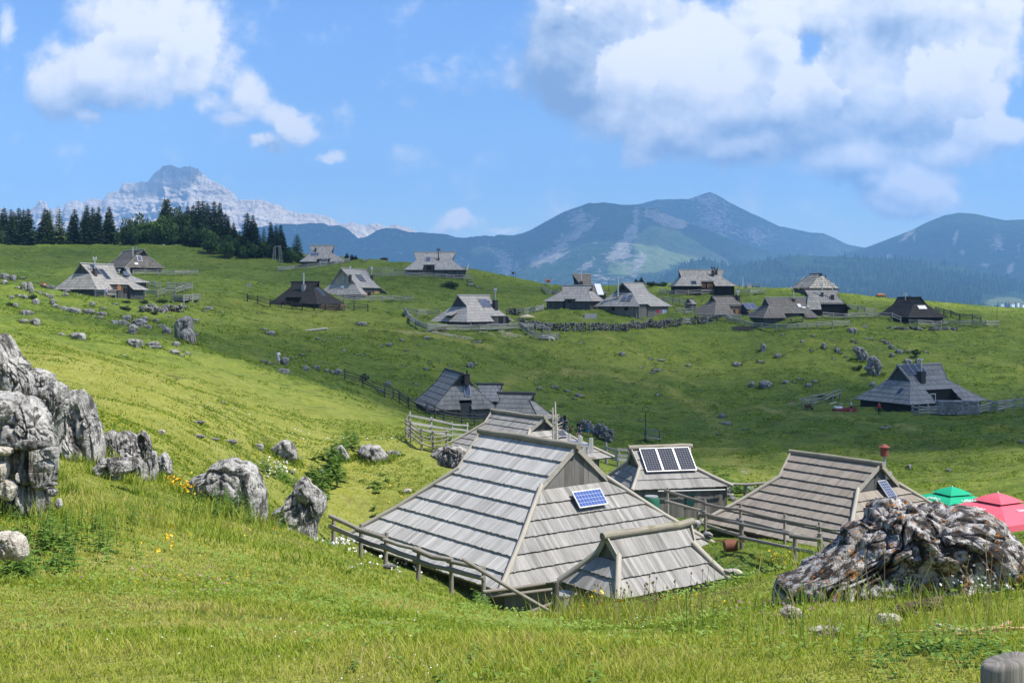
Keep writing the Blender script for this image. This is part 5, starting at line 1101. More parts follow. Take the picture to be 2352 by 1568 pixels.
rock(P_(R_, [(2110, 830), (2150, 780), (2230, 770), (2280, 830), (2300, 960), (2290, 1060), (2230, 1060), (2170, 990)]), 101, .8, 6, 'rock', 'overhung dark rock directly under the domed crag', amp=.15, bury=.2)
rock(P_(Dd, [(1000, 960), (1010, 900), (1045, 880), (1085, 920), (1108, 970), (1095, 1030), (1060, 1060), (1000, 1030), (960, 990)]), None, .7, 5, 'rock', 'big grey crag above the right valley hut')
rock(P_(Dd, [(865, 830), (890, 800), (940, 815), (985, 850), (1000, 900), (960, 940), (920, 940), (900, 880)]), None, .7, 5, 'rock', 'craggy rock up and left of the big grey crag')
LR = 'grey limestone rock strewn over the upper left slope'; CR = 'grey limestone rock strewn over the central slope'; RR = 'grey limestone rock strewn over the right slope'
RL = [(R_, LR, 'rocks on the upper left slope', [(50, 165, 130, 90), (150, 185, 80, 90), (50, 235, 80, 70), (262, 185, 80, 40), (280, 275, 70, 120), (345, 285, 80, 140), (380, 345, 60, 60), (430, 235, 60, 30), (590, 290, 100, 60), (775, 335, 100, 60), (770, 378, 90, 60), (1065, 360, 90, 70), (920, 385, 90, 30), (420, 460, 100, 80), (455, 360, 60, 50), (535, 380, 70, 50), (590, 400, 90, 60), (620, 460, 70, 80), (650, 510, 80, 60), (730, 540, 140, 60), (870, 565, 190, 80), (1040, 575, 140, 70), (1190, 600, 160, 60), (1170, 650, 100, 50), (130, 405, 80, 40), (220, 390, 60, 50), (290, 405, 70, 60), (182, 510, 55, 80), (310, 590, 180, 70), (275, 690, 110, 60), (410, 695, 130, 90), (915, 860, 220, 90), (720, 845, 100, 35), (1210, 540, 70, 35), (1360, 490, 70, 35), (1080, 490, 70, 80), (1580, 940, 220, 110), (1790, 960, 170, 70), (1820, 995, 220, 50), (2040, 1050, 160, 60), (2130, 1090, 70, 40), (1460, 1100, 40, 35), (1340, 705, 120, 60), (1430, 710, 120, 80), (1480, 650, 160, 70), (1560, 780, 130, 130), (1640, 700, 180, 110), (1700, 660, 120, 60), (1835, 680, 70, 70), (1900, 750, 110, 60), (1960, 800, 130, 90), (2070, 960, 100, 70), (2300, 680, 80, 60), (2305, 850, 60, 50), (2200, 1065, 80, 40), (1100, 640, 60, 30), (1740, 760, 100, 60), (1500, 720, 70, 50), (150, 755, 40, 14), (200, 300, 60, 50), (500, 270, 60, 40), (2000, 640, 40, 30)]),
      (B, CR, 'rocks on the central slope', [(880, 770, 110, 30), (160, 850, 90, 40), (110, 820, 50, 30), (700, 888, 40, 25), (530, 890, 30, 25), (580, 908, 25, 25), (1090, 938, 55, 40), (1025, 950, 45, 25), (1190, 905, 45, 25), (1225, 985, 35, 25), (1322, 948, 20, 20), (735, 985, 40, 25), (1725, 1097, 60, 50), (1765, 1088, 40, 25), (1380, 1130, 40, 40), (405, 1020, 50, 20), (1410, 1080, 25, 20), (270, 1065, 90, 60), (335, 1043, 35, 25), (105, 1065, 40, 30), (140, 1080, 35, 40), (182, 1090, 25, 25), (255, 1145, 140, 45), (435, 1125, 70, 50), (520, 1120, 60, 50), (430, 1068, 30, 15), (675, 1103, 25, 15), (650, 1155, 40, 40), (690, 1155, 70, 60), (600, 1140, 50, 35), (68, 695, 40, 12), (1385, 882, 80, 20), (910, 1015, 25, 20), (1010, 1050, 30, 14), (845, 1015, 40, 16), (1210, 1105, 40, 14), (1565, 1105, 40, 14), (1310, 540, 18, 12), (1795, 915, 60, 20), (1760, 920, 40, 20), (1200, 560, 30, 12), (545, 686, 60, 14), (1730, 470, 60, 30), (1780, 490, 40, 20), (1820, 497, 30, 14), (890, 285, 40, 20), (950, 268, 26, 20), (1720, 445, 40, 20)]),
      (C, CR, 'rocks on the central slope', [(2025, 975, 90, 40), (2230, 955, 60, 25), (1045, 887, 60, 40), (1375, 945, 60, 30), (1610, 990, 50, 30), (1350, 1025, 100, 25), (1480, 1040, 80, 25), (1320, 1045, 60, 25), (390, 870, 30, 12), (340, 980, 30, 15), (570, 953, 35, 10), (1205, 1005, 40, 20), (780, 690, 30, 12), (690, 795, 50, 14), (1290, 935, 40, 20)]),
      (E, CR, 'rocks on the central slope', [(100, 262, 60, 50), (40, 320, 50, 50), (70, 330, 40, 30), (1600, 355, 70, 40), (1510, 322, 50, 30), (1610, 302, 30, 20), (1560, 380, 40, 20), (1260, 265, 20, 16), (1405, 290, 70, 25), (1290, 300, 40, 40), (1675, 205, 24, 10), (2025, 262, 20, 14), (2220, 352, 50, 25), (2100, 237, 20, 14), (1455, 437, 24, 14), (2075, 552, 34, 16), (2185, 180, 60, 20), (2250, 80, 40, 20), (1500, 88, 36, 10), (1900, 235, 40, 10), (2050, 365, 60, 14), (320, 270, 40, 20)]),
      (Dd, RR, 'rocks on the right slope', [(860, 672, 80, 60), (270, 708, 35, 25), (110, 817, 65, 80), (240, 880, 70, 40), (90, 935, 60, 25), (435, 768, 45, 35), (620, 800, 50, 60), (735, 830, 50, 40), (755, 860, 30, 25), (515, 838, 35, 30), (700, 918, 40, 20), (865, 757, 40, 30), (895, 775, 30, 25), (935, 918, 50, 50), (1150, 775, 70, 35), (1185, 812, 50, 55), (1255, 850, 70, 45), (1190, 875, 35, 45), (1325, 935, 90, 70), (1405, 930, 40, 60), (1110, 757, 60, 20), (1375, 655, 50, 20), (130, 1120, 130, 80), (20, 1125, 50, 60), (300, 1105, 70, 35), (420, 1080, 50, 25), (490, 1130, 60, 40), (545, 1100, 60, 30), (370, 1110, 40, 25), (290, 1150, 40, 20), (600, 1135, 40, 15), (1165, 1475, 60, 20), (1030, 1125, 70, 50), (1010, 745, 50, 24), (800, 890, 24, 20), (975, 740, 40, 20), (1330, 850, 40, 30), (1470, 855, 40, 24), (1870, 905, 20, 16), (1240, 655, 50, 20), (1200, 655, 40, 12), (530, 715, 40, 20), (1785, 860, 30, 10)]),
      (G, RR, 'rocks on the right slope', [(1715, 300, 30, 30), (1935, 318, 34, 20), (2140, 135, 24, 12), (2340, 160, 30, 20), (1580, 85, 60, 16), (808, 92, 24, 10), (660, 118, 24, 12), (220, 45, 24, 12), (700, 60, 60, 20), (680, 20, 50, 30)]),
      (G, 'rough stone of the low garden wall behind the brown hut', 'stones beside the brown hut', [(700, 425, 90, 50), (650, 440, 60, 60), (760, 420, 60, 40), (830, 425, 60, 40), (720, 460, 60, 30), (740, 480, 50, 30)]),
      (A, 'pale rock in the scree under the spruce wood', 'rocks below the spruce wood', [(1140, 672, 50, 24), (1250, 660, 40, 20), (1180, 690, 30, 14), (1340, 680, 40, 16), (1380, 690, 50, 18), (1420, 692, 40, 16), (1460, 700, 50, 16), (1500, 703, 40, 14), (1540, 712, 30, 12), (1270, 690, 30, 12), (1100, 660, 30, 12), (950, 672, 40, 14), (120, 788, 26, 14), (1590, 832, 24, 10), (1260, 965, 40, 12), (1890, 975, 60, 8), (1575, 1045, 30, 8), (1510, 1145, 80, 30), (1480, 1168, 40, 18), (1605, 1172, 30, 16), (1870, 1185, 40, 14), (1780, 1175, 30, 8), (1325, 1135, 60, 24)])]
for fn, lb, gp, lst in RL:
    for (x, y, w, h) in lst: rock(P_(fn, blob(x, y, w * .92, h * .95, rg)), None, .9, 4, 'rock', lb, gp, amp=.26, bury=.3, freq=3.4)
# ------------------------------------------------------------------ foliage materials
def leaf_mat(name, stops, trans=.35, rough=.7):
    m = bpy.data.materials.new(name); m.use_nodes = True; m.node_tree.nodes.clear(); N = NT(m.node_tree)
    c = N.ramp(N.attr('tint'), stops)
    d = N.n('ShaderNodeBsdfPrincipled', ins={'Roughness': rough, 'Specular IOR Level': .25}); N.set(d.inputs['Base Color'], c)
    t = N.n('ShaderNodeBsdfTranslucent'); N.set(t.inputs['Color'], N.mix(1.0, c, (1.1, 1.15, .6), 'MULTIPLY'))
    x = N.n('ShaderNodeMixShader'); N.set(x.inputs[0], trans); N.set(x.inputs[1], d.outputs[0]); N.set(x.inputs[2], t.outputs[0])
    N.set(N.n('ShaderNodeOutputMaterial').inputs[0], x.outputs[0]); return m
GS = [(0, (.05, .09, .012)), (.3, (.135, .215, .022)), (.6, (.265, .335, .032)), (.85, (.37, .385, .06)), (1, (.46, .39, .15))]
M['grass'] = leaf_mat('grass_blades', GS, .4)
M['weed'] = leaf_mat('broad_leaves', [(0, (.04, .09, .015)), (.5, (.11, .20, .03)), (1, (.22, .32, .06))], .35)
M['spruce'] = leaf_mat('spruce_needles', [(0, (.009, .02, .010)), (.5, (.024, .048, .019)), (1, (.05, .082, .028))], .12)
M['larch'] = leaf_mat('larch_needles', [(0, (.04, .07, .015)), (1, (.12, .16, .04))], .3)
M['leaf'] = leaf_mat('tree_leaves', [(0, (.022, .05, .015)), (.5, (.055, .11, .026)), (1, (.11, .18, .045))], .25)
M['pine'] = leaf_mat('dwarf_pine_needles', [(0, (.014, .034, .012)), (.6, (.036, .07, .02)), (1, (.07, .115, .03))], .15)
M['bark'] = wood('bark', (.05, .04, .03), (.14, .11, .085), 1.0)
M['yellow'] = plain('yellow_petals', (.75, .50, .02), .6, 0, .1); M['pink'] = plain('pink_petals', (.55, .22, .42), .6, 0, .2); M['whitep'] = plain('white_petals', (.8, .8, .76), .6, 0, .1); M['straw'] = leaf_mat('dry_stalks', [(0, (.20, .15, .07)), (1, (.42, .35, .2))], .3)

def blades(mb, x, y, h, w, rng, lean=.5, tint=None, seg=2, z=None, curl=.5):
    n = len(x); z = height(x, y) if z is None else z
    a = rng.random(n) * 6.283; la = rng.random(n) * 6.283; ln = h * lean * rng.uniform(.2, 1.3, n)
    sx, sy = np.cos(a) * w / 2, np.sin(a) * w / 2; dx, dy = np.cos(la) * ln, np.sin(la) * ln
    t = rng.random(n) if tint is None else tint
    P = np.stack([x, y, z - h * .06], -1); sd = np.stack([sx, sy, 0 * sx], -1)
    rows = []
    for k in range(seg + 1):
        q = k / seg; c = P + np.stack([dx * q ** 1.7, dy * q ** 1.7, h * (q - curl * .25 * q * q)], -1); wd = (1 - q ** 1.5) ** .8 if k < seg else 0.0
        rows.append((c - sd * wd, c + sd * wd, c))
    for k in range(seg):
        a0, a1, _ = rows[k]
        if k < seg - 1:
            b0, b1, _ = rows[k + 1]; mb.quads(np.stack([a0, a1, b1, b0], 1), t)
        else: mb.tris(np.stack([a0, a1, rows[seg][2]], 1), t)
def patch_t(x, y, s=0):
    return .55 * fbm(x / 3.1, y / 3.1, None, 60 + s, 3) + .45 * fbm(x / .7, y / .7, None, 70 + s, 2)
def in_hut(x, y, m=.0):
    r = np.zeros(len(x), bool)
    for h in HT.values():
        p = h.p; dx, dy = x - p[0], y - p[1]; c, s = math.cos(p[3]), math.sin(p[3])
        r |= (np.abs(c * dx + s * dy) < h.h - .5 + m) & (np.abs(-s * dx + c * dy) < h.b - .5 + m)
    return r
def build_grass():
    rng = np.random.default_rng(7); mb = MB()
    # distance rings, blades per m2 falling with distance while blades widen
    for d0, d1, rho, hh, ww, sg in [(3.6, 6, 2800, .07, .0055, 3), (6, 8.5, 2000, .07, .0075, 3), (8.5, 12, 1150, .072, .010, 2), (12, 18, 500, .08, .015, 2), (18, 28, 190, .14, .022, 2), (28, 42, 60, .15, .034, 1), (42, 70, 16, .17, .05, 1)]:
        ex = 3.0 if d1 < 20 else 1.0; A_ = .52 * (d1 ** 2 - d0 ** 2) + 2 * ex * (d1 - d0); n = int(A_ * rho)
        y = np.sqrt(rng.random(n) * (d1 ** 2 - d0 ** 2) + d0 ** 2); x = rng.uniform(-1, 1, n) * (.52 * y + ex)
        pt_ = patch_t(x, y); k = rng.random(n) < .35 + 1.1 * np.clip(fbm(x / .35, y / .35, None, 5, 2), 0, 1); k &= ~in_hut(x, y)
        x, y, pt_ = x[k], y[k], pt_[k]; n = len(x)
        tall = np.clip((fbm(x / 1.9, y / 1.9, None, 81, 3) - .42) * 4, 0, 1)
        h = hh * rng.uniform(.45, 1.1, n) * (.55 + .75 * tall)
        t = np.clip(pt_ * 1.2 + .02 + rng.normal(0, .13, n) + (rng.random(n) < .05) * .35, 0, 1)
        blades(mb, x, y, h, ww * rng.uniform(.6, 1.3, n), rng, .75, t, sg)
    # darker tussocks on the slopes farther off
    n = 110000
    y = np.exp(rng.uniform(math.log(30), math.log(330), n)); x = rng.uniform(-.5, .5, n) * y
    f = fbm(x / 6, y / 3.2, None, 91, 4); k = (f + rng.normal(0, .04, n) > .52) & ~in_hut(x, y, .6); x, y = x[k], y[k]; n = len(x)
    s = np.clip(y / 110, .45, 1.4)
    for j in range(5):
        ox, oy = rng.normal(0, .16, n) * s, rng.normal(0, .16, n) * s
        blades(mb, x + ox, y + oy, s * rng.uniform(.07, .18, n), s * rng.uniform(.10, .22, n), rng, 1.0, np.clip(rng.normal(.42, .16, n), 0, 1), 1)
    # taller growth hugging the foot of every rock
    for (rx, ry, rw, rh, rd, sb) in ROCKPOS:
        n = int(70 if sb == 4 else np.clip(260 * rw, 60, 700)); D_ = math.hypot(rx, ry); a = rng.random(n) * 6.283; q = rng.uniform(.75, 1.35, n)
        x = rx + np.cos(a) * (rw * .5 * q + .08); y = ry + np.sin(a) * (max(rd, rw * .4) * q + .08)
        h = (rng.uniform(.12, .34, n) * min(1.0, rh * 1.6) + .0006 * D_) * (1 if sb != 4 else np.clip(rw * .55, .5, 1.4)); w = .0008 * D_ * rng.uniform(.7, 1.6, n)
        blades(mb, x, y, h, w, rng, .55, np.clip(rng.normal(.30 if sb == 4 else .45, .18, n), 0, 1), 2)
    # rank grass and dry stalks near the small shed and along the foreground lip
    for u, v, D, ru, n, hh in [(1440, 1405, 12.8, 150, 900, .42), (1360, 1398, 13, 80, 500, .5), (2000, 1500, 6.5, 350, 600, .35), (2200, 1450, 7.5, 160, 420, .4), (1900, 1300, 15, 120, 260, .5), (550, 1190, 24, 70, 500, .5), (230, 1130, 17, 120, 420, .55)]:
        c = pt(u, v, D); x = c[0] + rng.normal(0, ru / FPX * D * .6, n); y = c[1] + rng.normal(0, .07 * D, n)
        blades(mb, x, y, hh * rng.uniform(.4, 1.1, n), .0007 * D * rng.uniform(.7, 1.4, n), rng, .45, np.clip(rng.normal(.72, .2, n), 0, 1), 3)
    o = mb.build('grass', M['grass']); tag(o, kind='stuff')
build_grass()

def leaves(mb, c, nrm_spread, size, rng, tint, aspect=.55):
    """pointed leaf quads around points c"""
    n = len(c); a = rng.normal(size=(n, 3)); a /= np.linalg.norm(a, axis=1)[:, None]
    b = rng.normal(size=(n, 3)); b -= a * (a * b).sum(1)[:, None]; b /= np.linalg.norm(b, axis=1)[:, None]
    s = size[:, None]; mb.quads(np.stack([c - a * s * .5, c + b * s * aspect * .5, c + a * s * .5, c - b * s * aspect * .5], 1), tint)
def build_ground_plants():
    """flowers, dock and nettle growing through the turf: nobody could count them"""
    rng = np.random.default_rng(17)
    fl = MB()
    def dots(u, v, ru, rv, n, m, size, hh=.14, D=None):
        for i in range(n):
            uu, vv = rng.normal(u, ru * .5), rng.normal(v, rv * .5)
            g = ground(uu, min(vv, 1566), 3.5, 60, 160) if D is None else np.array([*(pt(uu, vv, D)[:2]), 0])
            z = H1(g[0], g[1]); h = hh * rng.uniform(.5, 1.1); s = size * g[1] / 10 * rng.uniform(.7, 1.3)
            c = np.array([g[0], g[1], z + h])
            for k in range(3):
                d = rng.normal(size=(2, 3)); d /= np.linalg.norm(d, axis=1)[:, None]
                fl.quads([[c - d[0] * s, c + d[1] * s, c + d[0] * s, c - d[1] * s]], .5, None, m)
    dots(415, 1150, 40, 30, 50, 0, .013, .35, 24); dots(388, 1300, 22, 40, 9, 0, .016, .4); dots(390, 1345, 260, 30, 50, 1, .008); dots(430, 1350, 240, 20, 90, 0, .006); dots(1800, 1410, 120, 40, 50, 1, .009); dots(1880, 1480, 120, 50, 20, 1, .008)
    dots(2250, 1400, 80, 40, 30, 2, .012, .3); dots(1180, 1480, 900, 80, 40, 2, .006); dots(600, 1520, 500, 60, 30, 2, .006); dots(900, 1290, 90, 30, 60, 2, .014); dots(640, 1080, 60, 30, 60, 2, .012); dots(1560, 1400, 140, 40, 26, 0, .012); dots(1380, 1455, 40, 60, 6, 0, .02, .35); dots(780, 1250, 40, 12, 40, 2, .014); dots(1800, 1290, 90, 20, 40, 0, .010); dots(1380, 1350, 60, 10, 10, 0, .02)
    dots(700, 1200, 700, 160, 120, 0, .008); dots(800, 950, 300, 60, 60, 2, .006)
    tag(fl.build('wildflowers', [M['yellow'], M['pink'], M['whitep']]), kind='stuff')
    wd = MB()
    def herb(u, v, D, ru, n, hh, ls, stem=True, ry=.05):
        c = pt(u, v, D)
        for i in range(n):
            x = c[0] + rng.normal(0, ru / FPX * D * .5); y = c[1] + rng.normal(0, ry * D); z = H1(x, y); h = hh * rng.uniform(.5, 1.1)
            lean = rng.normal(0, .1, 2) * h; k = int(6 + h * 26)
            q = np.linspace(.1, 1, k); p = np.stack([x + lean[0] * q ** 2, y + lean[1] * q ** 2, z + h * q], -1)
            if stem: wd.tube(p[[0, k // 2, -1]], .002 + .00012 * D, 4, .6, 0, False)
            for j in range(k):
                a = rng.random() * 6.28 + j * 1.57; L = ls * rng.uniform(.6, 1.2) * (1.15 - .75 * q[j]); d = np.array([math.cos(a), math.sin(a), -.25 + .4 * rng.random()]); sd = np.array([-d[1], d[0], 0]) * L * .3
                m_ = p[j] + d * L * .45 + [0, 0, .1 * L]; tip = p[j] + d * L
                wd.quads([[p[j], m_ - sd, tip, m_ + sd]], np.clip(.35 + .3 * q[j] + rng.normal(0, .16), 0, 1))
    herb(2140, 1530, 5.2, 240, 40, .11, .05, False, .07); herb(2250, 1510, 5.2, 160, 34, .15, .06, False, .07); herb(1700, 1490, 7.2, 160, 5, .3, .05); herb(1790, 1470, 7.4, 160, 4, .3, .05); herb(2120, 1400, 8.3, 60, 4, .34, .07); herb(2040, 1400, 8.6, 50, 2, .3, .07); herb(1850, 1530, 6, 300, 20, .09, .04, False, .08)
    herb(100, 1215, 14, 120, 50, .45, .13); herb(60, 1270, 12, 100, 40, .35, .14); herb(250, 1180, 17, 60, 20, .4, .12); herb(545, 1185, 24, 60, 46, .6, .14); herb(760, 1045, 52, 30, 50, 1.0, .4, False); herb(660, 1075, 46, 30, 26, .7, .3, False)
    herb(775, 1175, 36, 40, 50, .35, .34, False, .03); herb(1730, 1290, 27, 70, 110, .6, .34, False, .07); herb(1690, 1275, 33, 50, 60, .55, .32, False, .06); herb(1110, 1355, 30, 16, 24, .7, .25)
    herb(1000, 1530, 5.8, 160, 8, .10, .06, False); herb(1280, 1560, 5.3, 220, 12, .10, .06, False); herb(300, 1500, 7, 200, 8, .1, .06, False); herb(560, 1290, 14, 120, 10, .12, .08, False); herb(1690, 1115, 65, 40, 40, .7, .4, False); herb(1660, 1140, 55, 20, 30, .6, .4, False)
    herb(1470, 1052, 60, 26, 40, .8, .5, False); herb(870, 1165 - 100, 50, 30, 10, .3, .3, False)
    n = 4200; y = np.sqrt(rng.random(n) * (17 ** 2 - 3.8 ** 2) + 3.8 ** 2); x = rng.uniform(-.5, .5, n) * y
    k = fbm(x / 1.1, y / 1.1, None, 131, 3) > .47; x, y = x[k], y[k]; n = len(x); z = height(x, y)
    for j in range(4):
        a = rng.random(n) * 6.28; L = rng.uniform(.012, .032, n) * (.7 + y / 14); d = np.stack([np.cos(a), np.sin(a), rng.uniform(.1, .6, n)], -1) * L[:, None]; sd = np.stack([-np.sin(a), np.cos(a), 0 * a], -1) * (L * .38)[:, None]
        p = np.stack([x + rng.normal(0, .05, n), y + rng.normal(0, .05, n), z + rng.uniform(.03, .10, n)], -1)
        wd.quads(np.stack([p, p + d * .55 - sd, p + d, p + d * .55 + sd], 1), np.clip(rng.normal(.95, .15, n), 0, 1))
    tag(wd.build('weeds', M['weed']), kind='stuff')
    st = MB()
    for u, D, n, hh in [(1500, 11.5, 16, .55), (1570, 11.5, 14, .6), (1420, 12, 14, .5), (1340, 12.3, 10, .5), (2230, 8, 10, .6), (1990, 8.4, 10, .6)]:
        for i in range(n):
            x = (u + rng.normal(0, 34) - UC) / FPX * D; y = D + rng.normal(0, .3); z = H1(x, y); h = hh * rng.uniform(.6, 1.1); l = rng.normal(0, .12, 2)
            st.tube([[x, y, z], [x + l[0] * .4, y + l[1] * .4, z + h * .6], [x + l[0], y + l[1], z + h]], [.003, .0025, .002], 4, rng.random())
            c = np.array([x + l[0], y + l[1], z + h]); st.tube([c - [0, 0, .012], c, c + [0, 0, .014]], [.004, .012, .004], 5, .1)
    tag(st.build('dry_stalks', M['straw']), kind='stuff')
build_ground_plants()

# ------------------------------------------------------------------ trees
def spruce_mesh(seed, H=10.0, R=1.9, dens=1.0):
    rng = np.random.default_rng(seed); mb = MB(); nl = int(30 * dens)
    for i in range(nl):
        q = i / nl; z = H * (.06 + .93 * q ** .92); r = R * (1 - q) ** .85 * rng.uniform(.75, 1.15) + .12
        nb = int(7 + 5 * (1 - q)); a0 = rng.random() * 6.28
        for j in range(nb):
            a = a0 + j * 6.283 / nb + rng.normal(0, .15); L = r * rng.uniform(.65, 1.2); d = np.array([math.cos(a), math.sin(a), 0]); s = np.array([-d[1], d[0], 0])
            dr = L * rng.uniform(.25, .5); b = np.array([0, 0, z]); tip = b + d * L - [0, 0, dr]; mid = b + d * L * .55 - [0, 0, dr * .35]
            w = L * .22 + .05; t = np.clip(.25 + .5 * rng.random() * (L / (R + .1)) + .1 * q, 0, 1)
            mb.quads([[b, mid - s * w, tip, mid + s * w]], t)
            for k in range(3):
                c = b + (tip - b) * rng.uniform(.35, .95) + s * rng.normal(0, w * .8); dn = np.array([0, 0, -rng.uniform(.2, .45) * (.4 + .6 * (1 - q))])
                e = d * rng.uniform(.15, .35) + s * rng.normal(0, .2); mb.tris([[c - e * .6, c + e, c + dn]], np.clip(t + rng.normal(0, .15), 0, 1))
    mb.tris([[[-.07, 0, H * .93], [.07, 0, H * .93], [0, 0, H * 1.04]], [[0, -.07, H * .93], [0, .07, H * .93], [0, 0, H * 1.04]]], .4)
    return mb
def broad_mesh(seed, R=2.2, H=4.2, n=1500, size=.34, clumps=11, flat=.8):
    rng = np.random.default_rng(seed); mb = MB(); P = []; T = []
    for k in range(clumps):
        a = rng.random() * 6.28; q = rng.random() ** .6; c = np.array([math.cos(a) * R * q * .72, math.sin(a) * R * q * .72, H * (.2 + .58 * rng.random() * (1 - .45 * q))]); r = R * rng.uniform(.3, .5)
        m = n // clumps; d = rng.normal(size=(m, 3)); d /= np.linalg.norm(d, axis=1)[:, None]; d *= (rng.random(m) ** .35)[:, None]
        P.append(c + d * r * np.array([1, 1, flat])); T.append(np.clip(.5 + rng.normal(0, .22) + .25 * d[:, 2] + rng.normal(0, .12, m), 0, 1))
    P = np.concatenate(P); P[:, 2] = np.maximum(P[:, 2], .05); leaves(mb, P, 1, size * rng.uniform(.6, 1.3, len(P)), rng, np.concatenate(T), .7); return mb
PROTO = {}
def proto(kind, k):
    key = (kind, k)
    if key not in PROTO:
        if kind in ('spruce', 'larch'):
            H, R = 10.0, (1.9, 2.3, 1.5)[k % 3]; c = spruce_mesh(200 + k, H, R if kind == 'spruce' else R * .8, 1.0 if kind == 'spruce' else .7); m = M[kind]
            tr = MB(); tr.tube([[0, 0, -1.2], [0, 0, 3], [0.03, 0, 9.3]], [.17, .13, .03], 6, .5)
        else:
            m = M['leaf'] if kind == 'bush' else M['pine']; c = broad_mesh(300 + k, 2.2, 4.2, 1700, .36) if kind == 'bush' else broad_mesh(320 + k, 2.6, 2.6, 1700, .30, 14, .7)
            tr = MB(); rng = np.random.default_rng(k)
            for j in range(4): a = j * 1.57 + rng.random(); tr.tube([[0, 0, -.6], [math.cos(a) * .4, math.sin(a) * .4, 1.1], [math.cos(a) * 1.2, math.sin(a) * 1.2, 2.3]], [.09, .06, .02], 5, .5)
        PROTO[key] = (c, tr, m); PROTO[key] = [None, None, c, tr, m]
    return PROTO[key]
def plant(kind, k, x, y, z, H, W, label, group, name, cat, rz=0.0):
    p = proto(kind, k); h0 = {'spruce': 10.0, 'larch': 10.0, 'bush': 4.2, 'pine': 2.6}[kind]; w0 = {'spruce': 1.9, 'larch': 1.6, 'bush': 2.2, 'pine': 2.6}[kind]
    o = thing(name, label, cat, (x, y, z), rz, group); o.scale = (W / w0, W / w0, H / h0)
    for i, nm, mt in ((0, 'crown', p[4]), (1, 'trunk', M['bark'])):
        if p[i] is None:
            c = p[i + 2].build(nm, mt, o); p[i] = c
        else:
            c = p[i].copy(); COL.objects.link(c); c.parent = o
    return o
TG = 'trees of the wooded left skyline'; rt = np.random.default_rng(31); ordn = ['first', 'second', 'third', 'fourth', 'fifth', 'sixth', 'seventh', 'eighth', 'ninth', 'tenth', 'eleventh', 'twelfth', 'thirteenth', 'fourteenth', 'fifteenth', 'sixteenth', 'seventeenth', 'eighteenth', 'nineteenth', 'twentieth', 'twenty-first', 'twenty-second', 'twenty-third', 'twenty-fourth']
def skytree(kind, fn, x, ytop, ybase, label, group, D, W=None, k=0):
    u, vt = fn(x, ytop); ub, vbm = fn(x, ybase); zt = -(vt - VH) / FPX * D; xx = (u - UC) / FPX * D
    zb = min(H1(xx, D), -(vbm - VH) / FPX * D); H = zt - zb
    nm, ct = {'spruce': ('spruce_tree', 'spruce'), 'larch': ('larch_tree', 'larch'), 'bush': ('leafy_bush', 'bush'), 'pine': ('dwarf_pine', 'dwarf pine')}[kind]
    return plant(kind, k, xx, D, zb, H, W or H * rt.uniform(.21, .29), label, group, nm, ct, rt.random() * 6)
for i, (x, y) in enumerate([(12, 455), (30, 412), (80, 422), (100, 440), (135, 412), (170, 425), (205, 418), (325, 415), (345, 432), (540, 420), (520, 470), (630, 392), (610, 440), (670, 408), (715, 402), (700, 445), (790, 402), (770, 450)]):
    skytree('spruce', A, x, y, 690, f'dark spruce on the far left skyline, {ordn[i]} from the photo edge', TG, 318 + rt.uniform(-6, 22), None, i % 3)
skytree('larch', A, 360, 428, 690, 'light green larch beside a broad spruce on the left skyline', TG, 322, 2.6); skytree('larch', A, 430, 418, 690, 'pale yellow green larch alone between two groups of left skyline spruces', TG, 320, 2.2, 1)
for i, (x, y, yb) in enumerate([(1190, 348, 620), (1215, 346, 620), (1300, 400, 620), (1360, 398, 640), (1400, 390, 660), (1435, 358, 640), (1468, 358, 650), (1500, 378, 660), (1550, 364, 660), (1590, 372, 670), (1630, 452, 710), (1650, 470, 700), (1690, 520, 715), (1735, 585, 735), (1790, 448, 720), (1830, 462, 730), (1845, 520, 735), (1960, 515, 760), (1998, 542, 770), (2032, 536, 790), (2050, 600, 800)]):
    skytree('spruce', A, x, y, yb, f'dark spruce of the middle wood, {ordn[i]} counted from its left end', TG, 326 + rt.uniform(-8, 14) if x < 1600 else 308 + rt.uniform(-4, 8), None, i % 3)
skytree('larch', A, 1910, 558, 740, 'yellowish young larch among the dark spruces near the lift pylons', TG, 306, 1.6); skytree('larch', A, 2150, 605, 800, 'feathery larch rising behind the last round bush', TG, 310, 2.8, 2)
bs = [(15, 620, 80), (60, 640, 90), (140, 620, 90), (220, 630, 90), (280, 600, 80), (430, 600, 90), (470, 630, 80), (560, 620, 80), (660, 610, 90), (720, 620, 80), (780, 590, 90), (820, 630, 50), (910, 540, 110), (960, 590, 110), (930, 620, 70), (1020, 500, 110), (1060, 570, 120), (1130, 470, 100), (1150, 600, 110), (1190, 520, 120), (1230, 590, 110), (1270, 450, 90), (1330, 500, 110), (1300, 580, 90), (1400, 560, 110), (1380, 470, 80), (1450, 600, 90), (1490, 570, 110), (1530, 630, 90), (1580, 600, 110), (1640, 640, 100), (1680, 620, 80), (1720, 570, 90), (1780, 680, 90), (1800, 600, 80), (1860, 640, 110), (1900, 690, 110), (1940, 720, 80), (2010, 740, 60), (2090, 730, 90), (2130, 760, 90), (2180, 770, 70)]
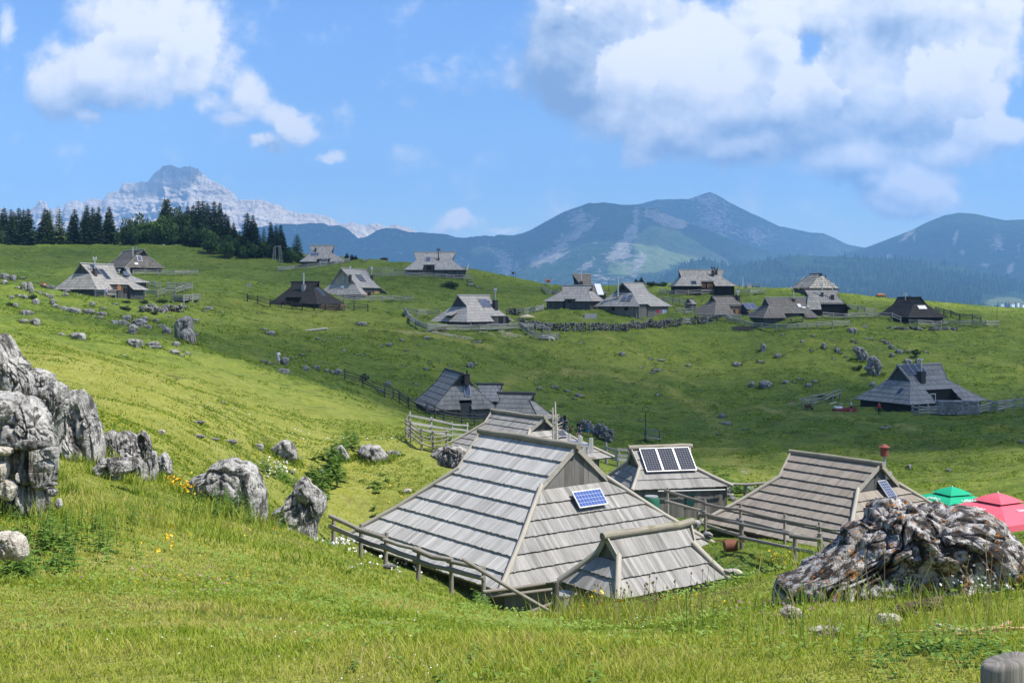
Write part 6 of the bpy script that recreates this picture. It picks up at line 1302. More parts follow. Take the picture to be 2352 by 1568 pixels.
for i, (x, y, w) in enumerate(bs):
    u, v = A(x, y); D = (326 if x < 850 else 322 if x < 1500 else 306) + rt.uniform(-9, 9); xx = (u - UC) / FPX * D; W = w * .3174 / FPX * D * .85; zc = -(v - VH) / FPX * D; H = W * 2.0; zb = zc - H * .55
    gz = H1(xx, D)
    if zb > gz: H += min(zb - gz, 3.0); zb = max(gz, zb - 3.0)
    knd = 'bush' if (i % 3 or x > 1450) else 'pine'
    side = 'left clump' if x < 850 else ('domed middle wood' if x < 1600 else 'right end of the wood')
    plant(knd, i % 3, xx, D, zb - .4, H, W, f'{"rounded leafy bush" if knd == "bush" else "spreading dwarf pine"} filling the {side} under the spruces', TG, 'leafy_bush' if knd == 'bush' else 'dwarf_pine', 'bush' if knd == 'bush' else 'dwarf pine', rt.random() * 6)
for i, (fn, x, y, yb, lb) in enumerate([(B, 760, 218, 300, 'small spruce behind the hut beside the wood, left of a trio'), (B, 798, 228, 300, 'small spruce in the middle of the trio behind the skyline fence'), (B, 828, 236, 300, 'small spruce at the right of the trio behind the skyline fence'), (C, 1165, 246, 300, 'little spruce right behind the hut with washing, shorter of two'), (C, 1208, 230, 300, 'little spruce right behind the hut with washing, taller of two')]):
    u, v = fn(x, y); skytree('spruce', fn, x, y, yb, lb, 'small spruces on the skyline', 300 if fn is B else 268, .95 if fn is C else 1.3, i % 3)
def shrub(fn, x, y, w, h, lb, kind='pine', k=0, D=None):
    u, v = fn(x, y + h / 2); g = ground(u, v, 20) if D is None else pt(u, v, D); s = (fn(1, 0)[0] - fn(0, 0)[0]) / FPX * g[1]
    plant(kind, k, g[0], g[1], g[2] - .1, h * s, w * s / 2, lb, None, 'shrub', 'shrub', 1.0)
shrub(B, 1560, 458, 165, 60, 'dark green dwarf pine below the fence of the central skyline hut'); shrub(C, 1300, 282, 110, 50, 'low dwarf pine on the mound behind the hut with washing', k=1); shrub(C, 1390, 285, 110, 50, 'low dwarf pine on the right part of the skyline mound', k=2)
shrub(Dd, 1385, 850, 100, 80, 'round dark bush above the right valley hut', 'bush', 1); shrub(Dd, 900, 968, 80, 70, 'round dark bush left of the big grey crag', 'bush', 2); shrub(J, 740, 700, 160, 130, 'dark bush behind the descending rail fence', 'bush', 0); shrub(Dd, 590, 1215, 70, 40, 'small bush inside the broken rail pen', 'bush', 1); shrub(Dd, 690, 1220, 60, 40, 'low bush right inside the broken rail pen', 'bush', 2)
for i, (x, y, w, h) in enumerate([(380, 385, 110, 80), (1480, 520, 160, 80), (1700, 450, 150, 60), (1900, 440, 160, 60), (1500, 450, 120, 40), (1820, 580, 120, 50), (110, 480, 90, 50)]): shrub(R_, x, y, w, h, ['dark hummock shrub left of the central crags on the upper left slope', 'dark scrub under the terrace wall of the large left hut', 'scrubby bush at the left end of the terrace wall', 'scrubby bush right of the terrace wall middle', 'small dark scrub above the terrace wall', 'low scrub at the foot of the terrace wall', 'small dark shrub near the left edge rocks'][i], 'pine', i % 3)
# ------------------------------------------------------------------ fences
def gp(fn, x, y, D=None, d0=18.0):
    u, v = fn(x, y)
    if D is None: return ground(u, v, d0)
    p = pt(u, v, D); return p
FN = [0]
def fence(label, pts, mat_='fenceg', hgt=1.15, rails=3, pr=.10, rr=.08, group='rail fences round the huts', per=None, sag=.04, D=None, round_=True, over=.1, d0=18.0):
    FN[0] += 1; rng = np.random.default_rng(500 + FN[0])
    G_ = [gp(*p, None, d0) for p in pts] if D is None else [gp(*p, d) for p, d in zip(pts, D)]
    G_ = [np.array([g[0], g[1], H1(g[0], g[1]) if D is None else g[2]]) for g in G_]
    P = []
    for a, b in zip(G_[:-1], G_[1:]):
        L = np.linalg.norm((b - a)[:2]); n = max(1, round(L / per)) if per else 1
        for k in range(n): 
            q = a + (b - a) * k / n
            if D is None and k: q[2] = H1(q[0], q[1])
            P.append(q)
    P.append(G_[-1])
    c = P[len(P) // 2]; root = thing('rail_fence', label, 'fence', tuple(c), 0, group)
    tops = []
    for q in P:
        h = hgt * rng.uniform(.95, 1.15); ln = rng.normal(0, .03, 2)
        mb = MB(); zg_ = min(0, H1(q[0], q[1]) - q[2]) - .4; mb.tube([q - c + [0, 0, zg_], q - c + [ln[0] * .5, ln[1] * .5, h * .5], q - c + [ln[0], ln[1], h]], [pr * 1.1, pr, pr * .9], 6, .5 + rng.normal(0, .15)); mb.build('post', M[mat_], root, True)
    for r in range(rails):
        zr = hgt * (.92 - r * .8 / max(rails, 1)) if rails > 1 else hgt * .9
        for a, b in zip(P[:-1], P[1:]):
            d = (b - a) / (np.linalg.norm(b - a) + 1e-9); e = over
            off = np.array([d[1], -d[0], 0]) * (pr * 1.0) * (1 if d[0] > 0 else -1)
            A0, B0 = a - c + off - d * e + [0, 0, zr + rng.normal(0, sag)], b - c + off + d * e + [0, 0, zr + rng.normal(0, sag)]
            mid = (A0 + B0) / 2 + [0, 0, rng.normal(-.02, .02)]; w = rr * rng.uniform(.8, 1.15)
            mb = MB()
            if round_: mb.tube([A0, mid, B0], [w * 1.1, w, w * .9], 6, .5 + rng.normal(0, .2))
            else: mb.beam(A0, B0, .04, w * 2.4, .5 + rng.normal(0, .2))
            mb.build('rail', M[mat_], root, round_)
    return root
def pp(fn, L): return [(fn, x, y) for x, y in L]
fence('black rail fence across the front of the tar black hut', pp(B, [(-20, 598), (60, 612), (160, 638), (245, 648), (330, 660), (410, 665), (505, 670), (590, 673), (700, 672), (815, 670), (925, 676)]), 'fenced', 1.2, 3, .085, .06)
fence('grey rail fence in front of the tall silver hut with two chimneys', pp(B, [(690, 598), (740, 602), (835, 602), (945, 600), (1040, 600), (1130, 598), (1210, 600), (1278, 600)]))
fence('silvery rail fence below the hut beside the spruce wood', pp(B, [(215, 365), (260, 362), (350, 352), (450, 345), (530, 335), (600, 326), (660, 320), (720, 305), (780, 290)]))
fence('rail fence before the central skyline hut', pp(B, [(965, 410), (1040, 410), (1105, 408), (1210, 411), (1330, 414), (1460, 418), (1540, 424), (1600, 428), (1680, 432), (1740, 432)]))
fence('faint back rail fence left of the central skyline hut', pp(B, [(930, 368), (1032, 370), (1135, 372), (1200, 372)]), hgt=1.0, rails=2)
fence('short leaning rail fence at the right end of the central skyline hut', pp(B, [(1692, 398), (1700, 372), (1710, 345)]), hgt=1.4, rails=3)
fence('long curved rail fence round the front of the hut with twin panels', pp(B, [(1215, 692), (1260, 755), (1300, 796), (1385, 827), (1460, 832), (1540, 834), (1630, 834), (1730, 834), (1800, 832), (1860, 832), (1950, 830), (2040, 826), (2130, 823), (2220, 822)]), rails=4)
fence('back rail fence behind the hut with twin panels', pp(B, [(1215, 702), (1312, 715), (1395, 717), (1490, 718)]))
fence('rail fence of the small pen right of the hut with twin panels', pp(C, [(190, 690), (240, 725), (285, 754), (360, 771), (430, 772), (495, 770)]), rails=4)
fence('short rail fence at the back of the small pen', pp(C, [(310, 688), (370, 690), (425, 715)]))
fence('picket like rail fence left of the pair of huts', pp(C, [(162, 553), (205, 551), (250, 545), (300, 536), (370, 518)]), rails=4)
fence('rail fence on the slope under the grazing cow', pp(C, [(372, 345), (395, 365), (415, 388), (450, 385), (500, 382)]), rails=3)
fence('rail fence before the long skyline hut', pp(C, [(1370, 378), (1430, 384), (1500, 389), (1612, 389), (1725, 386), (1825, 382), (1930, 378), (2035, 378), (2135, 380), (2200, 380), (2265, 380)]), rails=3)
fence('short rail fence behind the picnickers on the right skyline', pp(C, [(2110, 330), (2160, 330), (2230, 334)]), rails=3)
fence('low rail fence left of the tiny plank shed', pp(C, [(1400, 442), (1480, 463), (1540, 471), (1580, 474)]), rails=3)
fence('rail fence corner below the tiny plank shed', pp(C, [(1505, 549), (1580, 557), (1640, 552)]), rails=3)
fence('plank gate closing the gap in the dry stone wall', pp(C, [(1556, 634), (1588, 634), (1622, 633)]), rails=5)
fence('rail fence before the hut with orange shutters', pp(C, [(1865, 600), (1940, 602), (2000, 602), (2060, 600)]), rails=3)
fence('rail fence running from the hut with orange shutters along the dark grey hut', [(C, 1945, 612), (C, 2025, 632), (C, 2095, 652), (C, 2160, 668), (C, 2240, 677), (Dd, 220, 677), (Dd, 310, 670), (Dd, 400, 662), (Dd, 480, 657), (Dd, 560, 652), (Dd, 690, 646), (Dd, 825, 640)], rails=3)
fence('rail fence before the porch of the hut with two tall chimneys', pp(Dd, [(610, 572), (700, 577), (795, 579), (875, 571), (980, 569), (1060, 569)]), rails=3)
fence('grey rail fence running back from the hut with two tall chimneys', pp(Dd, [(825, 502), (905, 517), (960, 528), (1040, 533)]), rails=3)
fence('rail fence left of the nearly black hut', pp(Dd, [(1085, 570), (1190, 580), (1260, 610)]), rails=2)
fence('rail fence before the nearly black hut', pp(Dd, [(1335, 628), (1405, 637), (1525, 642), (1600, 638), (1665, 632), (1760, 637), (1860, 637), (1970, 640), (2075, 642)]), rails=3)
fence('dark back rail fence right of the nearly black hut', pp(Dd, [(1555, 522), (1620, 540), (1680, 557), (1755, 582), (1860, 592), (1930, 606)]), 'poled', rails=3)
fence('rail fence before the big right valley hut', pp(Dd, [(1360, 1376), (1410, 1380), (1490, 1380), (1570, 1378), (1660, 1378), (1740, 1378), (1820, 1378), (1900, 1377), (2010, 1358)]), rails=4)
fence('rail fence leading off the right edge from the valley hut', pp(Dd, [(2010, 1346), (2065, 1357), (2130, 1345), (2200, 1332), (2291, 1328)]), rails=4, hgt=1.4)
fence('broken rail pen on the slope left of the valley hut', pp(Dd, [(442, 1302), (520, 1290), (620, 1275), (690, 1258), (752, 1240)]), rails=2, sag=.15)
fence('weathered rail fence descending past the rounded hut', [(J, 450, 772), (J, 705, 852), (J, 1010, 1000), (J, 1125, 1032), (J, 1210, 1068), (J, 1335, 1148), (E, 265, 452), (E, 405, 502), (E, 470, 535), (E, 540, 572), (E, 680, 592), (E, 780, 592), (E, 860, 590)], 'poled', rails=3, hgt=1.1, rr=.05, pr=.07)
fence('dark rail fence between the rounded hut and the low hut', pp(E, [(955, 478), (1005, 478), (1045, 488), (1105, 505)]), 'poled', rails=3)
fence('pale curved rail fence on the meadow behind the big hut', pp(E, [(246, 692), (285, 725), (365, 784), (455, 808), (560, 790)]), 'fence', rails=4, hgt=1.15, rr=.042, pr=.06)
fence('straight rail fence with broad boards behind the curved one', pp(E, [(268, 688), (440, 710), (600, 718), (720, 722)]), 'fenceg', rails=3, hgt=1.3, rr=.055, round_=False, pr=.07)
fence('heavy log fence along the left eave of the big hut', pp(Fc, [(185, 765), (335, 832), (470, 885), (652, 955), (838, 1012), (1015, 1062)]), 'fence', rails=2, hgt=.8, pr=.075, rr=.075, D=[39, 37.6, 36.4, 35.4, 34.6, 33.8])
fence('upper log fence between the big hut and the brown hut', pp(N_, [(170, 862), (535, 968), (870, 1050), (1300, 1168), (1640, 1245), (1900, 1270)]), 'fence', rails=2, hgt=1.05, pr=.055, rr=.06, D=[47, 45, 43, 41.5, 40, 39.5])
fence('lower log fence beside the small shed', pp(N_, [(470, 1062), (885, 1195), (1395, 1355), (1640, 1395)]), 'fence', rails=2, hgt=1.0, pr=.08, rr=.065, d0=30)
fence('grey board fence behind the panel hut', pp(E, [(1815, 885), (1905, 912), (1985, 915), (2060, 915)]), 'fenceg', rails=3, hgt=1.2, round_=False)
fence('single log rail by the garden stones behind the brown hut', pp(N_, [(700, 640), (920, 655), (1100, 640)]), 'fence', rails=1, hgt=.5, rr=.075, D=[60, 60, 60])
fence('light rail fence right of the dark hut behind the left hut', pp(A, [(960, 905), (1050, 906), (1140, 907), (1200, 908), (1265, 908), (1345, 908), (1430, 910)]), rails=3)
fence('rail fence before the porch of the large left hut', pp(A, [(690, 1058), (760, 1064), (835, 1068), (885, 1055), (960, 1052), (1050, 1052)]), rails=3)
fence('zigzag rail fence right of the large left hut', pp(A, [(1050, 1058), (1140, 1062), (1200, 1050), (1265, 1040), (1330, 1024), (1390, 1014)]), rails=3)
fence('lower rail fence of the woodpile pen right of the left hut', pp(A, [(1250, 1098), (1330, 1105), (1390, 1098), (1445, 1090)]), rails=4)
fence('short back rail fence beside the left hut', pp(A, [(1075, 992), (1120, 998), (1160, 1004)]), rails=3); fence('back rail fence above the zigzag fence', pp(A, [(1212, 1004), (1280, 1006), (1340, 1006), (1390, 1004)]), rails=3)
# the near fence at the lower right corner
c_ = pt(2310, 1600, 4.0); fr = thing('board_fence', 'thick grey fence post with boards at the lower right corner', 'fence', tuple(c_))
mb = MB(); rr_ = .075; top = -(1512 - VH) / FPX * 4.0 - c_[2]
ang = np.linspace(0, 2 * np.pi, 15, endpoint=False)
mb.tube([[0, 0, z] for z in np.linspace(-.5, top - .02, 12)] + [[.002, 0, top - .006], [.002, 0, top], [.002, 0, top - .004]], [.078] * 12 + [.074, .062, .03], 72, .5, 0, True)
po_ = mb.build('post', M['oldpost'], fr, True); co = np.empty(len(po_.data.vertices) * 3); po_.data.vertices.foreach_get('co', co); co = co.reshape(-1, 3); an = np.arctan2(co[:, 1], co[:, 0]); rd = np.hypot(co[:, 0], co[:, 1])
gr = ridged(np.cos(an) * 5, np.sin(an) * 5, co[:, 2] * 1.3, 77, 4, .65); deep = np.clip((gr - .78) * 6, 0, 1); sc_ = 1 - .05 * gr - .22 * deep; co[:, 0] *= sc_ * 1.12; co[:, 1] *= sc_ * .9; co[:, 2] += np.where(rd < .078, .02 * (co[:, 0] / .07) * (co[:, 2] > top - .03), 0); po_.data.vertices.foreach_set('co', co.ravel())
for (x0, x1, z0, z1) in ((-.55, -.06, -.17, -.10), (.06, .5, -.12, -.07)):
    mb = MB(); mb.beam([x0, .02, top + z0 - .09], [x1, .0, top + z1 - .05], .03, .12, .6); mb.build('board', M['fenceg'], fr)

# ------------------------------------------------------------------ dry stone walls
def stone_wall(label, pts, hgt=1.1, thick=.6, ss=.3, posts=(), D=None, mt='wallstone'):
    FN[0] += 1; rng = np.random.default_rng(900 + FN[0]); G_ = [gp(*p) if D is None else gp(*p, D) for p in pts]; c = G_[0].copy(); root = thing('dry_stone_wall', label, 'stone wall', tuple(c)); mb = MB(); v, f = ICO[3]
    for a, b in zip(G_[:-1], G_[1:]):
        L = np.linalg.norm((b - a)[:2]); n = int(L / ss * hgt / ss * 1.5) + 3
        for i in range(n):
            q = rng.random(); p = a + (b - a) * q; z = H1(p[0], p[1]); zz = rng.random() ** .9 * hgt; s = ss * rng.uniform(.35, .7) * np.array([1.2, 1, .8]) * rng.uniform(.8, 1.2, 3)
            o = rng.normal(0, thick * .25 * (1.1 - .5 * zz / hgt), 2); R = np.array(Matrix.Rotation(rng.random() * 6.28, 3, Vector(rng.normal(size=3))))
            vv = v[:42] * 0 if False else v; w = np.sign(vv) * np.abs(vv) ** .7 * s
            mb.add((w * (1 + .18 * np.sin(vv[:, [1]] * 5 + i))) @ R.T + np.array([p[0] + o[0], p[1] + o[1], z + zz]) - c, f, rng.random())
    mb.build('stones', M[mt], root)
    for (fn, x, y) in posts:
        g = gp(fn, x, y) ; d = g - c; pb = MB(); pb.tube([d + [0, -.35, -.2], d + [.05, -.3, .7], d + [0, -.3, 1.5]], [.06, .055, .05], 5, .6); pb.build('post', M['fenceg'], root, True)
    return root
def _ws(N, b):
    t = N.attr('tint'); p = N.n('ShaderNodeTexCoord').outputs['Object']; n = N.noise(p, 3.0, 5, .65)
    N.set(b.inputs['Base Color'], N.ramp(N.m('ADD', N.m('MULTIPLY', t, .6), N.m('MULTIPLY', n, .5)), [(.25, (.035, .033, .03)), (.5, (.11, .105, .10)), (.8, (.27, .26, .24))])); bump(N, b, n, .6, .05)
M['wallstone'] = mat('wall_stone', _ws, .92, .1)
_I3 = ICO[3]; bm = bmesh.new(); bmesh.ops.create_icosphere(bm, subdivisions=2, radius=1.0); bm.verts.ensure_lookup_table(); ICO[3] = (np.array([p.co[:] for p in bm.verts]), np.array([[q.index for q in p.verts] for p in bm.faces])); bm.free()
stone_wall('long dry stone wall below the meadow of the hut with washing', pp(C, [(160, 642), (280, 668), (400, 682), (560, 688), (735, 688)]), 1.25, .7, .24, pp(C, [(295, 668), (550, 690), (640, 690)]))
stone_wall('dry stone wall right of its narrow gap, with leaning posts', pp(C, [(770, 688), (900, 688), (1100, 684), (1240, 672), (1385, 656), (1550, 642)]), 1.25, .7, .24, pp(C, [(770, 690), (885, 690), (975, 688), (1085, 684), (1238, 676), (1385, 660)]))
stone_wall('short dry stone wall before the hut with orange shutters', pp(C, [(1625, 632), (1740, 622), (1860, 606)]), 1.25, .7, .24, pp(C, [(1768, 622)]))
stone_wall('dry stone wall stub left of the pair of huts', pp(C, [(60, 556), (110, 556), (155, 556)]), 1.2, .7, .3)
stone_wall('tumbled dry stone wall beside the walkers in the valley', pp(Q, [(980, 450), (1130, 490), (1280, 530), (1380, 580), (1425, 610)]), 1.1, .7, .26, mt='rock')
stone_wall('dry stone wall behind the backpacker', pp(Q, [(640, 420), (700, 440), (790, 460)]), 1.1, .7, .26, mt='rock')
stone_wall('rubble terrace wall under the large left hut', pp(R_, [(1640, 590), (1780, 575), (1950, 565), (2150, 570)]), .8, 1.0, .32)
stone_wall('stony terrace edge below the nearly black hut', pp(Dd, [(1160, 660), (1350, 662), (1550, 668), (1740, 668)]), .5, .8, .4)
ICO[3] = _I3

# ------------------------------------------------------------------ people and animals
def skin_fig(name, joints, edges, radii, zones, mats, parent=None, sub=1):
    me = bpy.data.meshes.new(name); me.from_pydata([tuple(j) for j in joints], edges, []); o = bpy.data.objects.new(name, me); COL.objects.link(o)
    md = o.modifiers.new('s', 'SKIN'); md.use_smooth_shade = True
    for v, r in zip(me.skin_vertices[0].data, radii): v.radius = (r, r) if np.isscalar(r) else r; v.use_root = False
    me.skin_vertices[0].data[0].use_root = True
    sb = o.modifiers.new('b', 'SUBSURF'); sb.levels = sub; sb.render_levels = sub
    dg = bpy.context.evaluated_depsgraph_get(); m2 = bpy.data.meshes.new_from_object(o.evaluated_get(dg)); o.modifiers.clear(); o.data = m2; bpy.data.meshes.remove(me)
    m2.name = name; m2.materials.clear()
    for m in mats: m2.materials.append(m)
    J = np.array(joints)
    for p in m2.polygons:
        c = np.array(p.center); e = min(range(len(edges)), key=lambda k: _segd(c, J[edges[k][0]], J[edges[k][1]])); z = zones[e]
        if isinstance(z, tuple):
            a, b = J[edges[e][0]], J[edges[e][1]]; t = np.clip((c - a) @ (b - a) / ((b - a) @ (b - a) + 1e-9), 0, 1); z = z[0] if t < z[2] else z[1]
        p.material_index = z; p.use_smooth = True
    if parent: o.parent = parent
    return o
def _segd(p, a, b):
    d = b - a; t = np.clip((p - a) @ d / (d @ d + 1e-9), 0, 1); return np.linalg.norm(p - a - t * d)
PM = {}
def cm(c):
    if c not in PM: PM[c] = plain('cloth_%d' % len(PM), c, .85, 0, .12, 6, .2)
    return PM[c]
SKIN = (.50, .30, .21)
def person(label, g, H=1.72, rz=0.0, shirt=(.1, .15, .3), legs=(.03, .03, .04), short=True, sleeves=False, hair=(.05, .03, .02), pose='stand', extra=None):
    k = H / 1.75; root = thing('person', label, 'person', (g[0], g[1], g[2]), rz, 'people on the plateau')
    if pose == 'stand':
        J = [(0, 0, .95), (0, .01, 1.18), (0, .0, 1.42), (0, -.01, 1.53), (0, -.03, 1.66), (.09, 0, .9), (.10, -.02, .5), (.11, .02, .08), (.11, -.12, .03), (-.09, 0, .9), (-.10, .03, .5), (-.12, .06, .08), (-.12, -.08, .03), (.19, 0, 1.40), (.25, .03, 1.14), (.2, -.16, .98), (-.19, 0, 1.40), (-.25, .02, 1.14), (-.24, -.06, .90)]
    elif pose == 'arms':
        J = [(0, 0, .95), (0, .01, 1.18), (0, .0, 1.42), (0, -.01, 1.53), (0, -.03, 1.66), (.09, 0, .9), (.10, -.02, .5), (.11, .02, .08), (.11, -.12, .03), (-.09, 0, .9), (-.10, .03, .5), (-.12, .06, .08), (-.12, -.08, .03), (.19, 0, 1.40), (.25, -.05, 1.2), (.08, -.22, 1.36), (-.19, 0, 1.40), (-.25, -.05, 1.18), (-.06, -.22, 1.3)]
    elif pose == 'bend':
        J = [(0, 0, .80), (0, -.18, .98), (0, -.38, 1.05), (0, -.46, 1.02), (0, -.55, .98), (.09, 0, .76), (.10, -.04, .42), (.11, .02, .08), (.11, -.12, .03), (-.09, 0, .76), (-.10, -.04, .42), (-.12, .06, .08), (-.12, -.08, .03), (.18, -.36, 1.0), (.2, -.42, .74), (.14, -.5, .56), (-.18, -.36, 1.0), (-.2, -.42, .74), (-.14, -.5, .56)]
    else:
        J = [(0, 0, .30), (0, .05, .52), (0, .04, .76), (0, .02, .87), (0, -.02, 1.0), (.1, -.05, .28), (.13, -.42, .48), (.12, -.62, .1), (.12, -.74, .06), (-.1, -.05, .28), (-.13, -.40, .5), (-.13, -.66, .1), (-.13, -.78, .06), (.18, .03, .74), (.24, .0, .5), (.18, -.3, .46), (-.18, .03, .74), (-.24, .0, .5), (-.18, -.3, .46)]
    J = [tuple(np.array(j) * k) for j in J]
    Ed = [(0, 1), (1, 2), (2, 3), (3, 4), (0, 5), (5, 6), (6, 7), (7, 8), (0, 9), (9, 10), (10, 11), (11, 12), (2, 13), (13, 14), (14, 15), (2, 16), (16, 17), (17, 18)]
    r = [.14, .135, .15, .055, .10, .085, .06, .045, .035, .085, .06, .045, .035, .06, .045, .035, .06, .045, .035]; r = [a * k for a in r]
    lg = (1, 2, .8) if short else 1; cal = 2 if short else 1
    z = [1 if False else 0, 0, 2, 2, 1, lg, cal, 3, 1, lg, cal, 3, 0, 0 if sleeves else (0, 2, .5), 0 if sleeves else 2, 0, 0 if sleeves else (0, 2, .5), 0 if sleeves else 2]
    skin_fig('body', J, Ed, r, z, [cm(shirt), cm(legs), cm(SKIN), cm((.03, .03, .03))], root)
    hd = np.array(J[4]); mb = MB(); v, f = ICO[3]; w = v * np.array([.098, .108, .12]) * k; w[:, 2] = np.where(w[:, 2] < -.02 * k, w[:, 2] * .55, w[:, 2]); w[:, 1] += .022 * k
    mb.add(w + hd + [0, 0, .025 * k], f); mb.build('hair', cm(hair), root, True)
    if extra == 'pack':
        mb = MB(); mb.add(np.sign(v) * np.abs(v) ** .6 * np.array([.17, .11, .27]) + np.array([0, .24, 1.22]), f); mb.build('backpack', cm((.02, .022, .03)), root, True)
        mb = MB(); mb.tube([hd + [0, 0, .05], hd + [0, 0, .07], hd + [0, 0, .16]], [.19, .13, .10], 10); mb.build('hat', cm((.16, .12, .08)), root, True)
    return root
def fig(label, fn, x, yfoot, hpx, **kw):
    u, v = fn(x, yfoot); g = ground(u, v, 30.0); hp = hpx * (fn(0, 1)[1] - fn(0, 0)[1]) / FPX * g[1]
    if kw.get('pose') == 'sit': hp = hp * 1.62
    if kw.get('pose') == 'bend': hp = hp * 1.55
    return person(label, g, float(np.clip(hp, 1.35, 1.9)), **kw)
fig('walker with a dark backpack and hat by the valley wall', Q, 722, 447, 212, rz=-1.2, shirt=(.16, .22, .34), legs=(.015, .015, .02), extra='pack')
fig('person bending forward between fence posts in the valley', Q, 838, 497, 110, rz=.5, shirt=(.35, .2, .15), legs=(.01, .01, .012), pose='bend', short=False)
fig('person in black sitting on the valley wall', Q, 955, 430, 90, rz=.2, shirt=(.012, .012, .015), legs=(.02, .02, .03), pose='sit', sleeves=True)
fig('person in blue sitting on the grass below the valley wall', Q, 975, 532, 100, rz=-.6, shirt=(.05, .08, .16), legs=(.05, .07, .12), pose='sit', hair=(.25, .1, .05))
fig('person in a grey blue top and turquoise shorts by the valley wall', Q, 1093, 528, 184, rz=2.6, shirt=(.14, .2, .3), legs=(.02, .35, .42))
fig('man in a red jacket standing before the right valley hut', Dd, 1080, 1380, 106, rz=.1, shirt=(.35, .03, .04), legs=(.008, .008, .012), short=False, sleeves=True)
fig('woman in a white patterned top left of the right valley hut', Dd, 845, 1355, 96, rz=.9, shirt=(.55, .58, .66), legs=(.012, .012, .016), pose='arms', hair=(.3, .2, .12))
fig('person at the porch of the hut beside the wood', B, 550, 330, 55, rz=.3, shirt=(.45, .4, .38), legs=(.35, .36, .4), pose='arms', short=False)
fig('person in white among the rocks on the left slope', B, 222, 1101, 54, rz=2.9, shirt=(.75, .75, .78), legs=(.72, .72, .75))
fig('child in a light blue shirt at the left hut fence', A, 770, 1068, 46, rz=.4, shirt=(.2, .32, .7), legs=(.06, .06, .1))
fig('child in a red shirt at the left hut fence', A, 788, 1062, 40, rz=-.4, shirt=(.6, .06, .04), legs=(.06, .06, .1))
fig('adult in dark blue by the gap of the left hut fence', A, 848, 1070, 56, rz=-.8, shirt=(.02, .03, .07), legs=(.01, .015, .03), short=False, sleeves=True)
fig('person in an orange red top behind the dark blue adult', A, 868, 1062, 42, rz=.2, shirt=(.6, .08, .03), legs=(.05, .04, .04))
fig('person in pink sitting among the upper left rocks', R_, 530, 298, 66, rz=1.3, shirt=(.75, .35, .35), legs=(.5, .4, .36), pose='sit')
fig('person in dark red sitting left of the one in pink', R_, 497, 286, 56, rz=.9, shirt=(.4, .05, .05), legs=(.1, .06, .06), pose='sit')
fig('picnicker in a bright blue top on the right skyline', C, 2098, 326, 38, rz=1.5, shirt=(.02, .28, .55), legs=(.05, .05, .07), pose='sit')
fig('picnicker in dark red on the right skyline', C, 2050, 330, 34, rz=-1.4, shirt=(.22, .04, .04), legs=(.03, .03, .04), pose='sit')
fig('hiker in a white cap at the edge of the wood', A, 1830, 782, 34, rz=1.0, shirt=(.75, .72, .75), legs=(.3, .3, .32))
def cow(label, g, rz, col, lie=False, L=1.0):
    root = thing('cow', label, 'cow', (g[0], g[1], g[2] - (.62 if lie else 0)), rz, 'cows on the pasture')
    J = [(-.7, 0, 1.12), (-.1, 0, 1.06), (.55, 0, 1.10), (.95, 0, 1.0), (1.3, 0, .62), (1.5, 0, .32), (.55, .2, .8), (.55, .2, .4), (.57, .2, .05), (.55, -.2, .8), (.5, -.2, .4), (.46, -.2, .05), (-.7, .2, .8), (-.82, .2, .5), (-.75, .2, .05), (-.7, -.2, .8), (-.84, -.2, .5), (-.8, -.2, .05), (-.98, 0, 1.1), (-1.06, 0, .55), (1.2, .2, .86), (1.2, -.2, .86)]
    Ed = [(0, 1), (1, 2), (2, 3), (3, 4), (4, 5), (2, 6), (6, 7), (7, 8), (2, 9), (9, 10), (10, 11), (0, 12), (12, 13), (13, 14), (0, 15), (15, 16), (16, 17), (0, 18), (18, 19), (4, 20), (4, 21)]
    r = [.34, .40, .38, .22, .16, .10, .16, .08, .07, .16, .08, .07, .19, .09, .07, .19, .09, .07, .06, .04, .05, .05]
    skin_fig('body', J, Ed, r, [0, 0, 0, 0, (0, 1, .5), 0, 0, 1, 0, 0, 1, 0, 0, 1, 0, 0, 1, 0, 0, 0, 0], [cm(col), cm((.5, .42, .34))], root); return root
cow('brown cow grazing at the edge of the central slope', ground(*C(410, 288), 100), -2.0, (.26, .085, .03)); cow('reddish cow lying on the right skyline', ground(*Dd(1090, 390), 100), 0.2, (.30, .13, .06), True); cow('dark cow far up on the grassy central skyline', ground(*B(1052, 262), 100), 2.9, (.05, .035, .03), True)
cow('white cow lying in the small rail pen at centre', ground(*C(392, 765), 100), .1, (.62, .6, .56), True)

